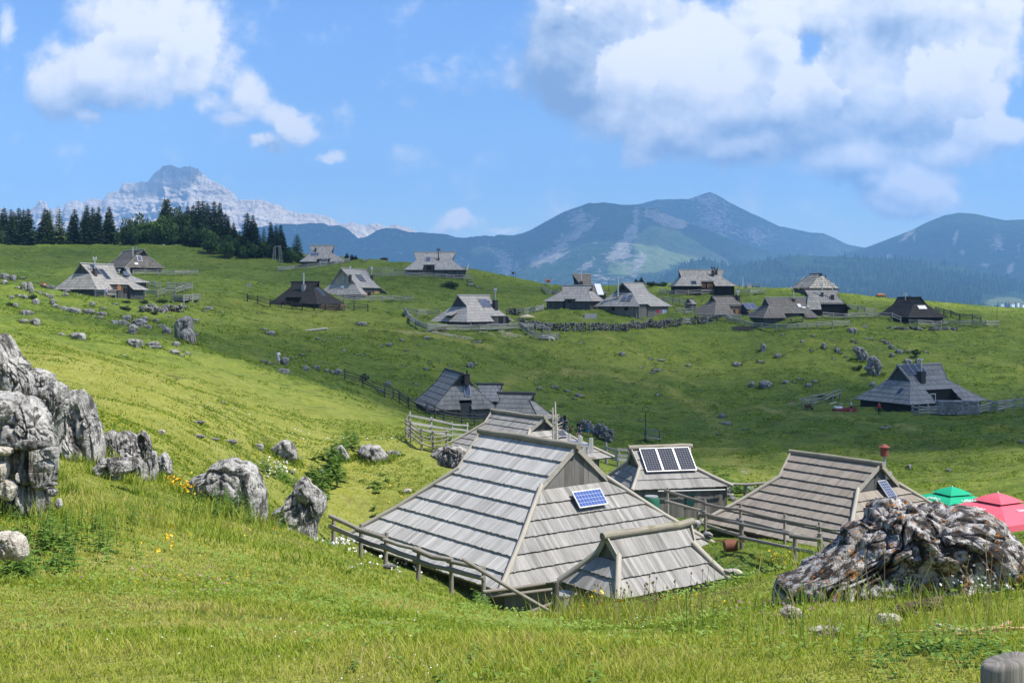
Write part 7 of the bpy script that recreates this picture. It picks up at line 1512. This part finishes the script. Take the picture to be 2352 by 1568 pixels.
# ------------------------------------------------------------------ parasols
def parasol(label, u, vtop, D, S_, rz, col, word, font_shear, wsize):
    x = (u - UC) / FPX * D; zt = -(vtop - VH) / FPX * D; zg = H1(x, D); h = zt - zg
    root = thing('parasol', label, 'parasol', (x, D, zg), rz, 'market parasols beside the brown hut')
    def fab(N, b):
        n = N.noise(N.n('ShaderNodeTexCoord').outputs['Object'], 2.0, 4, .6); c = N.vm('SCALE', tuple(col)); N.set(c.node.inputs['Scale'], N.m('ADD', .85, N.m('MULTIPLY', n, .3))); N.set(b.inputs['Base Color'], c); bump(N, b, n, .3, .05)
    mm = mat('parasol_cloth', fab, .8, .2)
    def pyramid(z0, z1, s0, s1, name, val=0):
        mb = MB(); K = 6
        for k in range(4):
            a0, a1 = math.pi / 4 + k * math.pi / 2, math.pi / 4 + (k + 1) * math.pi / 2
            for i in range(K):
                q0, q1 = i / K, (i + 1) / K
                def P(a, q): s = (s1 + (s0 - s1) * q) / 2 * math.sqrt(2); return np.array([math.cos(a) * s, math.sin(a) * s, z1 + (z0 - z1) * (q - .10 * math.sin(q * math.pi))])
                mb.quads([[P(a0, q0), P(a0, q1), P(a1, q1), P(a1, q0)]])
            if val:
                s = s0 / 2 * math.sqrt(2); p0 = np.array([math.cos(a0) * s, math.sin(a0) * s, z0]); p1 = np.array([math.cos(a1) * s, math.sin(a1) * s, z0]); mb.quads([[p0, p0 * [1.01, 1.01, 1] - [0, 0, val], p1 * [1.01, 1.01, 1] - [0, 0, val], p1]])
        return mb.build(name, mm, root)
    r_ = S_ * .19; z0 = h - S_ * .24; can = pyramid(z0, h - S_ * .075, S_, S_ * .12, 'canopy', .24); pyramid(h - S_ * .088, h, S_ * .38, .03, 'top_flap')
    mb = MB(); mb.tube([[0, 0, -.3], [0, 0, h + .04]], .035, 8); mb.build('pole', M['white'], root)
    mb = MB(); mb.box((0, 0, .06), (.7, .7, .12)); mb.build('base', M['concrete'], root)
    slope = math.atan2((h - S_ * .075) - z0, (S_ - S_ * .12) / 2)
    for k in range(4):
        for (txt, sc, dist, zz, tilt) in ((word, wsize, S_ * .335, None, slope), (word, wsize * .5, S_ / 2 * 1.005 + .012, z0 - .17, math.pi / 2)):
            cu = bpy.data.curves.new('lettering', 'FONT'); cu.body = txt; cu.size = sc; cu.align_x = 'CENTER'; cu.shear = font_shear; cu.extrude = .002; cu.offset = .004 * sc
            to = bpy.data.objects.new('lettering', cu); COL.objects.link(to); dg = bpy.context.evaluated_depsgraph_get(); me = bpy.data.meshes.new_from_object(to.evaluated_get(dg)); bpy.data.objects.remove(to)
            o = bpy.data.objects.new('lettering', me); COL.objects.link(o); me.materials.clear(); me.materials.append(M['white']); o.parent = can
            a = -math.pi / 2 + k * math.pi / 2
            zc = (h - S_ * .075) + (z0 - (h - S_ * .075)) * ((dist * 2 - S_ * .12) / (S_ - S_ * .12)) + .11 if zz is None else zz
            o.location = (math.cos(a) * dist, math.sin(a) * dist, zc); o.rotation_euler = (tilt, 0, a + math.pi / 2)
    return root
parasol('bright green market parasol with white beer lettering', 2187, 1117, 56, 3.6, .35, (.012, .33, .17), 'LAŠKO', .12, .27)
parasol('pinkish red market parasol at the right edge', 2292, 1131, 49, 3.9, .5, (.62, .11, .15), 'Union', .3, .27)
g_ = ground(*C(235, 660), 100); 
pr_ = thing('parasol', 'small beige garden parasol behind the dry stone wall', 'parasol', (g_[0], g_[1] + 6, g_[2])); mb = MB(); a_ = np.linspace(0, 6.283, 9)[:-1]
for k in range(8): p0, p1 = [np.array([math.cos(q) * 1.5, math.sin(q) * 1.5, 1.7]) for q in (a_[k], a_[(k + 1) % 8])]; mb.tris([[p0, p1, [0, 0, 2.15]]])
mb.build('canopy', cm((.5, .42, .3)), pr_); mb = MB(); mb.tube([[0, 0, -.2], [0, 0, 2.2]], .03, 6); mb.build('pole', M['pole'], pr_)

# ------------------------------------------------------------------ small things about the huts
def simple(name, label, cat, fn, x, y, D=None, group=None, rz=0.0):
    u, v = fn(x, y); g = ground(u, v, 20.0) if D is None else pt(u, v, D)
    return thing(name, label, cat, tuple(g), rz, group), g
# chairlift-like bench with pole
b_, g_ = simple('chairlift_seat', 'old chairlift seat hanging frame standing alone in the valley', 'chairlift seat', Q, 1990, 600); s_ = .15869 / FPX * g_[1]
mb = MB(); mb.tube([[-.5, 0, 0], [-.42, 0, 1.6], [-.40, 0, 2.7]], .05, 6); mb.tube([[-.4 + .28 * math.sin(t), 0, 3.0 - .28 * math.cos(t)] for t in np.linspace(0, 6.2, 14)], .03, 5); mb.build('hanger', M['iron'], b_, True)
for z in (.55, .95): mb = MB(); mb.beam([-.55, .3, z + .25], [.95, -.3, z], .05, .12); mb.build('backrest', M['fenceg'], b_)
mb = MB(); mb.beam([-.5, 0, .42], [.9, -.6, .3], .5, .06); mb.build('seat', M['fence'], b_)
for x in (-.4, .85): mb = MB(); mb.tube([[x, -.3, -.2], [x, -.3, 1.1]], .04, 6); mb.build('leg', M['iron'], b_)
# ski lift pylons
for lb, x0, x1, yb, yt in [('left ladder leg of the ski lift pylon by the wood', 1981, 1988, 800, 698), ('right ladder leg of the ski lift pylon by the wood', 2034, 2024, 818, 696)]:
    u, v = A(x0, yb); g_ = ground(u, v, 150); k_ = .3174 / FPX * g_[1]; t_ = thing('lift_pylon', lb, 'pylon', tuple(g_), 0, 'ladder pylons of the ski lift'); H_ = (yb - yt) * k_; dx = (x1 - x0) * k_
    for s in (-1, 1): mb = MB(); mb.tube([[s * .42, 0, -.4], [dx + s * .22, 0, H_]], .055, 6); mb.build('rail', M['zinc'], t_)
    for i in range(12): q = (i + .5) / 12; w = .42 - .2 * q; mb = MB(); mb.tube([[dx * q - w, 0, H_ * q], [dx * q + w, 0, H_ * q]], .035, 5); mb.build('rung', M['zinc'], t_)
    if x0 == 2034: mb = MB(); mb.beam([dx + .3, 0, H_], [dx - 36 * k_, .4, H_], .12, .16); mb.build('crossbar', M['zinc'], t_)
# bare branch poles beside the hut behind
for i, (x, y0, y1, D, lb) in enumerate([(1395, 450, 740, 47, 'shorter bare branch pole with stubby twigs behind the big hut ridge'), (1412, 405, 740, 47.4, 'tallest bare branch pole behind the big hut ridge'), (1420, 500, 740, 46.6, 'thin lower branch pole right behind the big hut ridge')]):
    u, v = E(x, y1); ut, vt = E(x + (-3, 0, 4)[i], y0); g_ = pt(u, v, D); zg = H1(g_[0], g_[1]); t_ = thing('branch_pole', lb, 'pole', (g_[0], g_[1], zg), 0, 'bare branch poles'); H_ = -(vt - VH) / FPX * D - zg; rng = np.random.default_rng(i)
    mb = MB(); mb.tube([[0, 0, -.3], [.05, 0, H_ * .5], [(ut - u) / FPX * D, 0, H_]], [.09, .075, .035], 6, .7)
    for k in range(12): z = H_ * rng.uniform(.55, .99); a = rng.random() * 6.28; mb.tube([[.03, 0, z], [.03 + .28 * math.cos(a), .28 * math.sin(a), z + .08]], [.025, .012], 4, .7)
    mb.build('pole', M['pole'], t_, True)
# barrels, tank
t_, g_ = simple('water_barrel', 'green water barrel at the corner of the panel hut', 'barrel', G, 285, 520, 51); mb = MB(); mb.tube([[0, 0, -.6], [0, 0, -.3], [0, 0, .3], [0, 0, .42]], [.34, .37, .37, .33], 14); mb.build('barrel_body', M['greenp'], t_, True); mb = MB(); mb.tube([[0, 0, .42], [0, 0, .48]], .3, 14); mb.build('lid', M['zinc'], t_)
t_, g_ = simple('rusty_drum', 'rusty tipped drum beside the small shed', 'drum', N_, 775, 1190, 39); mb = MB(); mb.tube([[-.2, 0, .08], [-.05, .02, .1], [.22, .05, .12]], [.2, .21, .2], 14); mb.build('drum_body', M['rust'], t_, True); mb = MB(); mb.beam([-.5, -.1, .3], [.5, .2, .2], .04, .04); mb.build('bar', M['rust'], t_)
t_, g_ = simple('water_tank', 'grey metal water tank between the big hut and small shed', 'tank', Fc, 1455, 1125, 30.6); mb = MB(); mb.tube([[0, 0, -.9], [0, 0, .25]], .30, 14); mb.build('tank_body', M['zinc'], t_, True); mb = MB(); mb.tube([[0, 0, .25], [0, 0, .29]], .32, 14); mb.build('lid', M['zinc'], t_)
t_, g_ = simple('fallen_rail', 'loose grey rails propped at the near corner of the big hut', 'rail', Fc, 1110, 1080, 32.5); rng = np.random.default_rng(3)
for a, b in (((-1.1, 0, 1.05), (1.5, -.6, -.35)), ((-.5, 0, .1), (1.3, .4, .25)), ((-.4, .1, -.05), (1.5, .3, .1)), ((.9, -.2, -.4), (3.7, .4, .55))): mb = MB(); mb.tube([a, (np.array(a) + b) / 2 + [0, 0, -.02], b], [.06, .055, .05], 6, .5); mb.build('rail', M['fence'], t_, True)
t_, g_ = simple('short_post', 'dark stub post between the big hut and small shed', 'post', Fc, 1415, 1100, 30); mb = MB(); mb.tube([[0, 0, -1.2], [0, 0, .45]], [.10, .09], 8, .3); mb.build('post', M['poled'], t_, True)
# wood stacks
def woodpile(label, fn, x0, y0, x1, y1, dep=.8, m='firewood', r=.09, D=None):
    (u0, v0), (u1, v1) = fn(x0, y0), fn(x1, y1); g = ground((u0 + u1) / 2, max(v0, v1), 30) if D is None else pt((u0 + u1) / 2, max(v0, v1), D); k = g[1] / FPX; W_m, H_m = abs(u1 - u0) * k, abs(v1 - v0) * k
    root = thing('firewood_stack', label, 'firewood', tuple(g)); rng = np.random.default_rng(int(x0)); mb = MB(); nr = max(2, int(H_m / (2 * r))); nc = max(3, int(W_m / (2 * r)))
    for i in range(nr):
        for j in range(nc):
            c = np.array([-W_m / 2 + (j + .5 + .5 * (i % 2)) * W_m / nc, rng.normal(0, .03), r + i * 2 * r * .93]); mb.tube([c - [0, dep / 2, 0], c + [0, dep / 2, 0]], r * rng.uniform(.75, 1.05), 5, rng.random())
    mb.build('logs', M[m], root); return root
woodpile('light firewood stacked along the right side of the tar black hut', B, 505, 612, 750, 668)
woodpile('long dark firewood stack before the right valley hut', Dd, 1560, 1240, 1900, 1372, 1.2, 'fenceg', .11); woodpile('dark firewood stack inside the woodpile pen at left', A, 1262, 1054, 1372, 1092, .8, 'poled'); woodpile('small firewood stack under the eave of the hut with twin panels', B, 1440, 788, 1530, 828, .6)
# the junk pen by the valley hut
t_, g_ = simple('wheelbarrow', 'wheelbarrow standing before the broken rail pen', 'wheelbarrow', X_, 515, 545); k_ = .2551 / 1.7415 / FPX * g_[1]
mb = MB(); q = [np.array(p) * k_ for p in ((-60, 20, 70), (60, 20, 70), (60, -30, 70), (-60, -30, 70), (-35, 10, 25), (35, 10, 25), (35, -20, 25), (-35, -20, 25))]; mb.add(q, [[0, 1, 5, 4], [1, 2, 6, 5], [2, 3, 7, 6], [3, 0, 4, 7], [4, 5, 6, 7]]); mb.build('tray', M['rust'], t_)
for x in (-30, 30): mb = MB(); mb.tube([np.array([x, -5, 30]) * k_, np.array([x, -5, -4]) * k_], .035, 5); mb.build('leg', M['zinc'], t_)
mb = MB(); mb.tube([np.array([62, -8, 12]) * k_, np.array([62, 8, 12]) * k_], .2, 12); mb.build('wheel', M['iron'], t_); mb = MB(); mb.tube([np.array([-50, -20, 60]) * k_, np.array([-90, -20, 62]) * k_], .03, 5); mb.build('handle', M['zinc'], t_)
t_, g_ = simple('plank_heap', 'heap of white and grey planks in the broken rail pen', 'plank heap', X_, 640, 490); rng = np.random.default_rng(8)
for i in range(16):
    a = np.array([rng.uniform(-3.2, 3), rng.uniform(-.6, 1.2), rng.uniform(.1, 1.0)]); b = a + [rng.uniform(-1.6, 2.6), rng.uniform(-.4, .4), rng.uniform(-.3, .5)]; mb = MB(); mb.beam(a, b, .2, .05, rng.random()); mb.build('plank', M[('plywood', 'fenceg', 'white', 'fenceg')[i % 4]], t_)
t_, g_ = simple('picnic_blanket', 'white and dark red blanket on the grass beside the woman', 'blanket', X_, 1090, 535); mb = MB(); rng = np.random.default_rng(2)
nx = 14; xs = np.linspace(-1.4, 1.4, nx); ys = np.linspace(-.8, .8, 8); zz = np.array([[H1(g_[0] + x, g_[1] + y) - g_[2] + .05 + .05 * rng.random() for x in xs] for y in ys])
for i in range(7):
    for j in range(nx - 1): mb.quads([[[xs[j], ys[i], zz[i][j]], [xs[j + 1], ys[i], zz[i][j + 1]], [xs[j + 1], ys[i + 1], zz[i + 1][j + 1]], [xs[j], ys[i + 1], zz[i + 1][j]]]])
mb.build('blanket_cloth', cm((.13, .025, .02)), t_)
t_, g_ = simple('suitcase', 'white and black bag lying left of the dark red blanket', 'bag', X_, 992, 527); mb = MB(); v_, f_ = ICO[3]; mb.add(np.sign(v_) * np.abs(v_) ** .5 * np.array([.5, .35, .18]) + [0, 0, .16], f_); mb.build('bag_body', M['white'], t_, True); mb = MB(); mb.beam([-.25, -.1, .36], [.3, .1, .36], .4, .05); mb.build('flap', M['iron'], t_)
# washing
t_ = thing('washing_line', 'washing line with red and pale clothes under the grey hut eave', 'washing', tuple(pt(*C(1375, 545), FIT['laundry'][2] + .5))); k_ = .26856 / FPX * FIT['laundry'][2]
mb = MB(); mb.tube([[-75 * k_, 0, 36 * k_], [70 * k_, 0, 38 * k_]], .015, 4); mb.build('line', M['iron'], t_)
for x, w, h, c in ((-25, 16, 30, (.6, .03, .06)), (-8, 12, 26, (.62, .1, .12)), (6, 14, 30, (.2, .25, .35)), (22, 14, 34, (.55, .62, .75)), (38, 10, 28, (.7, .72, .75)), (52, 14, 18, (.3, .3, .32))):
    mb = MB(); mb.box((x * k_, 0, (36 - h / 2) * k_), (w * k_, .03, h * k_)); mb.build('cloth', cm(c), t_)
# signs, posts
for lb, fn, x, y, w, h in [('small wooden notice board on two legs on the left slope', A, 1803, 1000, 30, 34), ('small grey notice board beside the path at right', Dd, 962, 655, 34, 36)]:
    t_, g_ = simple('notice_board', lb, 'notice board', fn, x, y); k_ = (fn(1, 0)[0] - fn(0, 0)[0]) / FPX * g_[1]
    for s in (-1, 1): mb = MB(); mb.tube([[s * w * k_ * .42, 0, -.3], [s * w * k_ * .42, 0, h * k_]], .045, 5); mb.build('leg', M['fenceg'], t_)
    for q in (.45, .85): mb = MB(); mb.box((0, 0, h * k_ * q), (w * k_, .05, h * k_ * .28), None, .6); mb.build('board', M['fenceg'], t_)
for lb, fn, x, y, h, m in [('thin pole with a lamp like box on the central skyline', C, 112, 212, 30, 'iron'), ('thin reddish pole on the central skyline', C, 132, 212, 46, 'redcap'), ('flag pole by the picnickers on the right skyline', C, 2077, 310, 76, 'white'), ('thin wire pole beside the pair of huts', C, 930, 350, 90, 'iron'), ('lone thin pole on the right skyline', Dd, 1848, 455, 34, 'poled'), ('lone thin pole nearer the right edge', Dd, 2065, 595, 130, 'poled')]:
    t_, g_ = simple('thin_pole', lb, 'pole', fn, x, y); k_ = (fn(1, 0)[0] - fn(0, 0)[0]) / FPX * g_[1]; mb = MB(); mb.tube([[0, 0, -.3], [.02, 0, h * k_]], [.05, .035], 6); mb.build('pole', M[m], t_)
    if 'lamp' in lb: mb = MB(); mb.box((0, 0, h * k_), (.6, .3, .5)); mb.build('lamp_box', M['iron'], t_)
t_, g_ = simple('log', 'bleached log lying on the central slope', 'log', B, 478, 832); mb = MB(); mb.tube([[-2.3, 0, .02], [0, .1, .16], [2.4, 0, .42]], [.13, .18, .2], 8, .9); mb.build('trunk', M['pole'], t_, True)
t_, g_ = simple('beam_stack', 'dark beams lying on the slope before the right huts', 'beams', C, 2065, 690); 
for i in range(5): mb = MB(); mb.beam([-5.5 + i * .3, i * .4, .1 + .12 * i], [4.6 - i * .5, i * .4 - .3, .25 + .12 * i], .25, .14, .3); mb.build('beam', M['poled'], t_)
t_, g_ = simple('water_trough', 'pale concrete trough at the left corner of the hut with washing', 'trough', C, 775, 582); mb = MB(); mb.box((0, 0, .35), (2.2, 1.2, .9)); mb.build('basin', M['concrete'], t_); mb = MB(); mb.box((-1.9, -.5, .05), (2.6, 1.2, .25)); mb.build('step', M['concrete'], t_)
t_, g_ = simple('ladder', 'wooden ladder by the porch of the hut with washing', 'ladder', C, 1215, 592); 
for s in (-1, 1): mb = MB(); mb.beam([s * .9 - .2, -.3, -.1], [s * .9 - .1, .1, 2.0], .08, .08, .8); mb.build('rail', M['pole'], t_)
for i in range(7): mb = MB(); mb.beam([-1.1, -.3 + .06 * i, .1 + .28 * i], [.8, -.3 + .06 * i, .1 + .28 * i], .06, .06, .8); mb.build('rung', M['pole'], t_)
t_, g_ = simple('bench', 'garden bench and table behind the hut beside the mid right fence', 'bench', Dd, 390, 606); mb = MB(); mb.box((0, 0, .75), (2.6, .8, .07)); mb.build('table_top', M['fence'], t_)
for s in (-1, 1): mb = MB(); mb.box((s, 0, .36), (.1, .6, .75)); mb.build('leg', M['fence'], t_)
# the rotten logs and chips by the lichened rock
for lb, x, y, w, h, D in [('darker rotten log end below the lichened rock', 1335, 590, 150, 120, 7.9), ('rotten log lying behind the darker log end', 1545, 545, 190, 110, 8.2)]:
    u, v = U_(x, y); g_ = pt(u, v, D); k_ = .2676 / FPX * D; g_[2] += .06; t_ = thing('rotten_log', lb, 'log', tuple(g_)); mb = MB(); rng = np.random.default_rng(x); n = 22; L = 5
    pts = [np.array([-w / 2, .05, -.1 * h]) * k_ + [0, 0, 0], np.array([-w / 5, 0, 0.1 * h]) * k_, np.array([w / 5, 0, .12 * h]) * k_, np.array([w / 2, -.02, -.05 * h]) * k_]; mb.tube(pts, [h * .42 * k_, h * .5 * k_, h * .52 * k_, h * .46 * k_], 18, .35); o = mb.build('trunk', M['rot'] if 'rot' in M else M.setdefault('rot', wood('rotten_wood', (.03, .022, .016), (.22, .17, .12), 1.6)), t_)
    co = np.empty(len(o.data.vertices) * 3); o.data.vertices.foreach_get('co', co); co = co.reshape(-1, 3); co += (fbm(co[:, 0] * 8, co[:, 1] * 60, co[:, 2] * 60, 3, 3) - .5)[:, None] * .09 * np.sign(co) ; o.data.vertices.foreach_set('co', co.ravel())
rng = np.random.default_rng(44); u, v = U_(1880, 740); g_ = pt(u, v, 6.9); g_[2] = H1(g_[0], g_[1]); t_ = thing('wood_chips', 'bleached splinters scattered below the lichened rock', 'wood chips', tuple(g_))
for i in range(18):
    a = np.array([rng.normal(0, .16), rng.normal(0, .3), 0]); a[2] = H1(g_[0] + a[0], g_[1] + a[1]) - g_[2] + .05; d = rng.normal(size=3) * [.1, .06, .03]; mb = MB(); mb.beam(a - d, a + d, .03, .012, rng.random()); mb.build('splinter', M['plywood'] if i % 3 else M['pole'], t_)
# far village in the valley
for i, (x, y, w) in enumerate([(2110, 478, 24), (2195, 478, 30), (2240, 470, 18), (2280, 485, 26)]):
    u, v = Dd(x, y); D = 2050 + 60 * i; p = pt(u, v, D); W_m = w * .2747 / FPX * D; t_ = thing('farmhouse', ['white farmhouse far in the valley, leftmost of four', 'wider farmhouse far in the valley, second of four', 'smallest farmhouse far in the valley, third of four', 'farmhouse far in the valley at the right edge, last of four'][i], 'farmhouse', tuple(p), .2 * i, 'far farmhouses in the valley')
    mb = MB(); mb.box((0, 0, 0), (W_m, W_m * .7, 14)); mb.build('wall', M['white'], t_); mb = MB(); a, b, h0, h1 = W_m * .56, W_m * .42, 6.8, 6.8 + W_m * .3; mb.quads([[[-a, -b, h0], [a, -b, h0], [a, 0, h1], [-a, 0, h1]], [[a, b, h0], [-a, b, h0], [-a, 0, h1], [a, 0, h1]]]); mb.tris([[[-a * .9, -b, h0], [-a * .9, 0, h1], [-a * .9, b, h0]], [[a * .9, -b, h0], [a * .9, b, h0], [a * .9, 0, h1]]]); mb.build('roof', M['redcap'] if i % 2 else M['brick'], t_)
# ------------------------------------------------------------------ haze, and the clouds overhead that shade the plateau
HAZE = 1.12e-4
def vol(name, col, den, aniso=.1):
    m = bpy.data.materials.new(name); m.use_nodes = True; m.node_tree.nodes.clear(); N = NT(m.node_tree)
    v = N.n('ShaderNodeVolumePrincipled'); v.inputs['Color'].default_value = (*col, 1); v.inputs['Density'].default_value = den; v.inputs['Anisotropy'].default_value = aniso
    N.set(N.n('ShaderNodeOutputMaterial').inputs['Volume'], v.outputs[0]); return m
def build_haze():
    mb = MB(); x0, x1, y0, y1, z0, z1 = -6500, 6500, -60, 10800, -1300, 1180
    mb.box(((x0 + x1) / 2, (y0 + y1) / 2, (z0 + z1) / 2), (x1 - x0, y1 - y0, z1 - z0))
    tag(mb.build('haze', vol('haze_air', (.28, .57, 1.0), HAZE)), kind='stuff')
build_haze()
def cloud(label, cx, cy, cz_ground, rx, ry, H, depth=2.2, rot=0.0, thick=90.0, seed=0):
    """a cloud of even density standing between the sun and the ground point (cx, cy)"""
    c = np.array([cx, cy, cz_ground]) + SUN / SUN[2] * (H - cz_ground)
    v, f = ICO[5]; n = fbm(v[:, 0] * 1.7, v[:, 1] * 1.7, v[:, 2] * .5, 700 + seed, 4) - .5
    q = v * np.array([rx, ry, thick]) * (1 + .9 * n)[:, None]
    ca, sa = math.cos(rot), math.sin(rot); q = q @ np.array([[ca, sa, 0], [-sa, ca, 0], [0, 0, 1]])
    mb = MB(); mb.add(q, f); o = mb.build('cloud', vol('cloud_vapour', (1, 1, 1), depth / (2 * thick) * SUN[2], .5), None, True); o.location = tuple(c); tag(o, label, kind='stuff')
cloud('fair weather cloud whose shadow lies on the valley slope', 5, 128, -8, 66, 50, 1320, 1.75, .15, 45, 1)
cloud('fair weather cloud whose shadow lies on the far huts', 10, 208, 0, 140, 50, 1330, .85, -.05, 40, 2)
cloud('fair weather cloud whose shadow lies on the right slope', 62, 120, -12, 42, 42, 1325, 1.3, .3, 40, 3)
cloud('fair weather cloud whose shadow lies on the wooded skyline', -66, 285, 10, 105, 50, 1320, 1.1, 0, 40, 4)
cloud('fair weather cloud whose shadow lies on the dark forested ridge', -500, 6200, 200, 1700, 900, 2700, 2.4, .1, 220, 5)
cloud('fair weather cloud whose shadow lies on the limestone summit', -2150, 7330, 840, 190, 105, 2600, 3.0, 0, 150, 6)
cloud('fair weather cloud whose shadow lies on the pointed peak', 1250, 7800, 600, 1000, 700, 2900, 1.5, 0, 200, 7)
cloud('fair weather cloud whose shadow lies on the rounded right mountain', 2700, 6000, 300, 1400, 800, 2800, 1.4, 0, 200, 8)
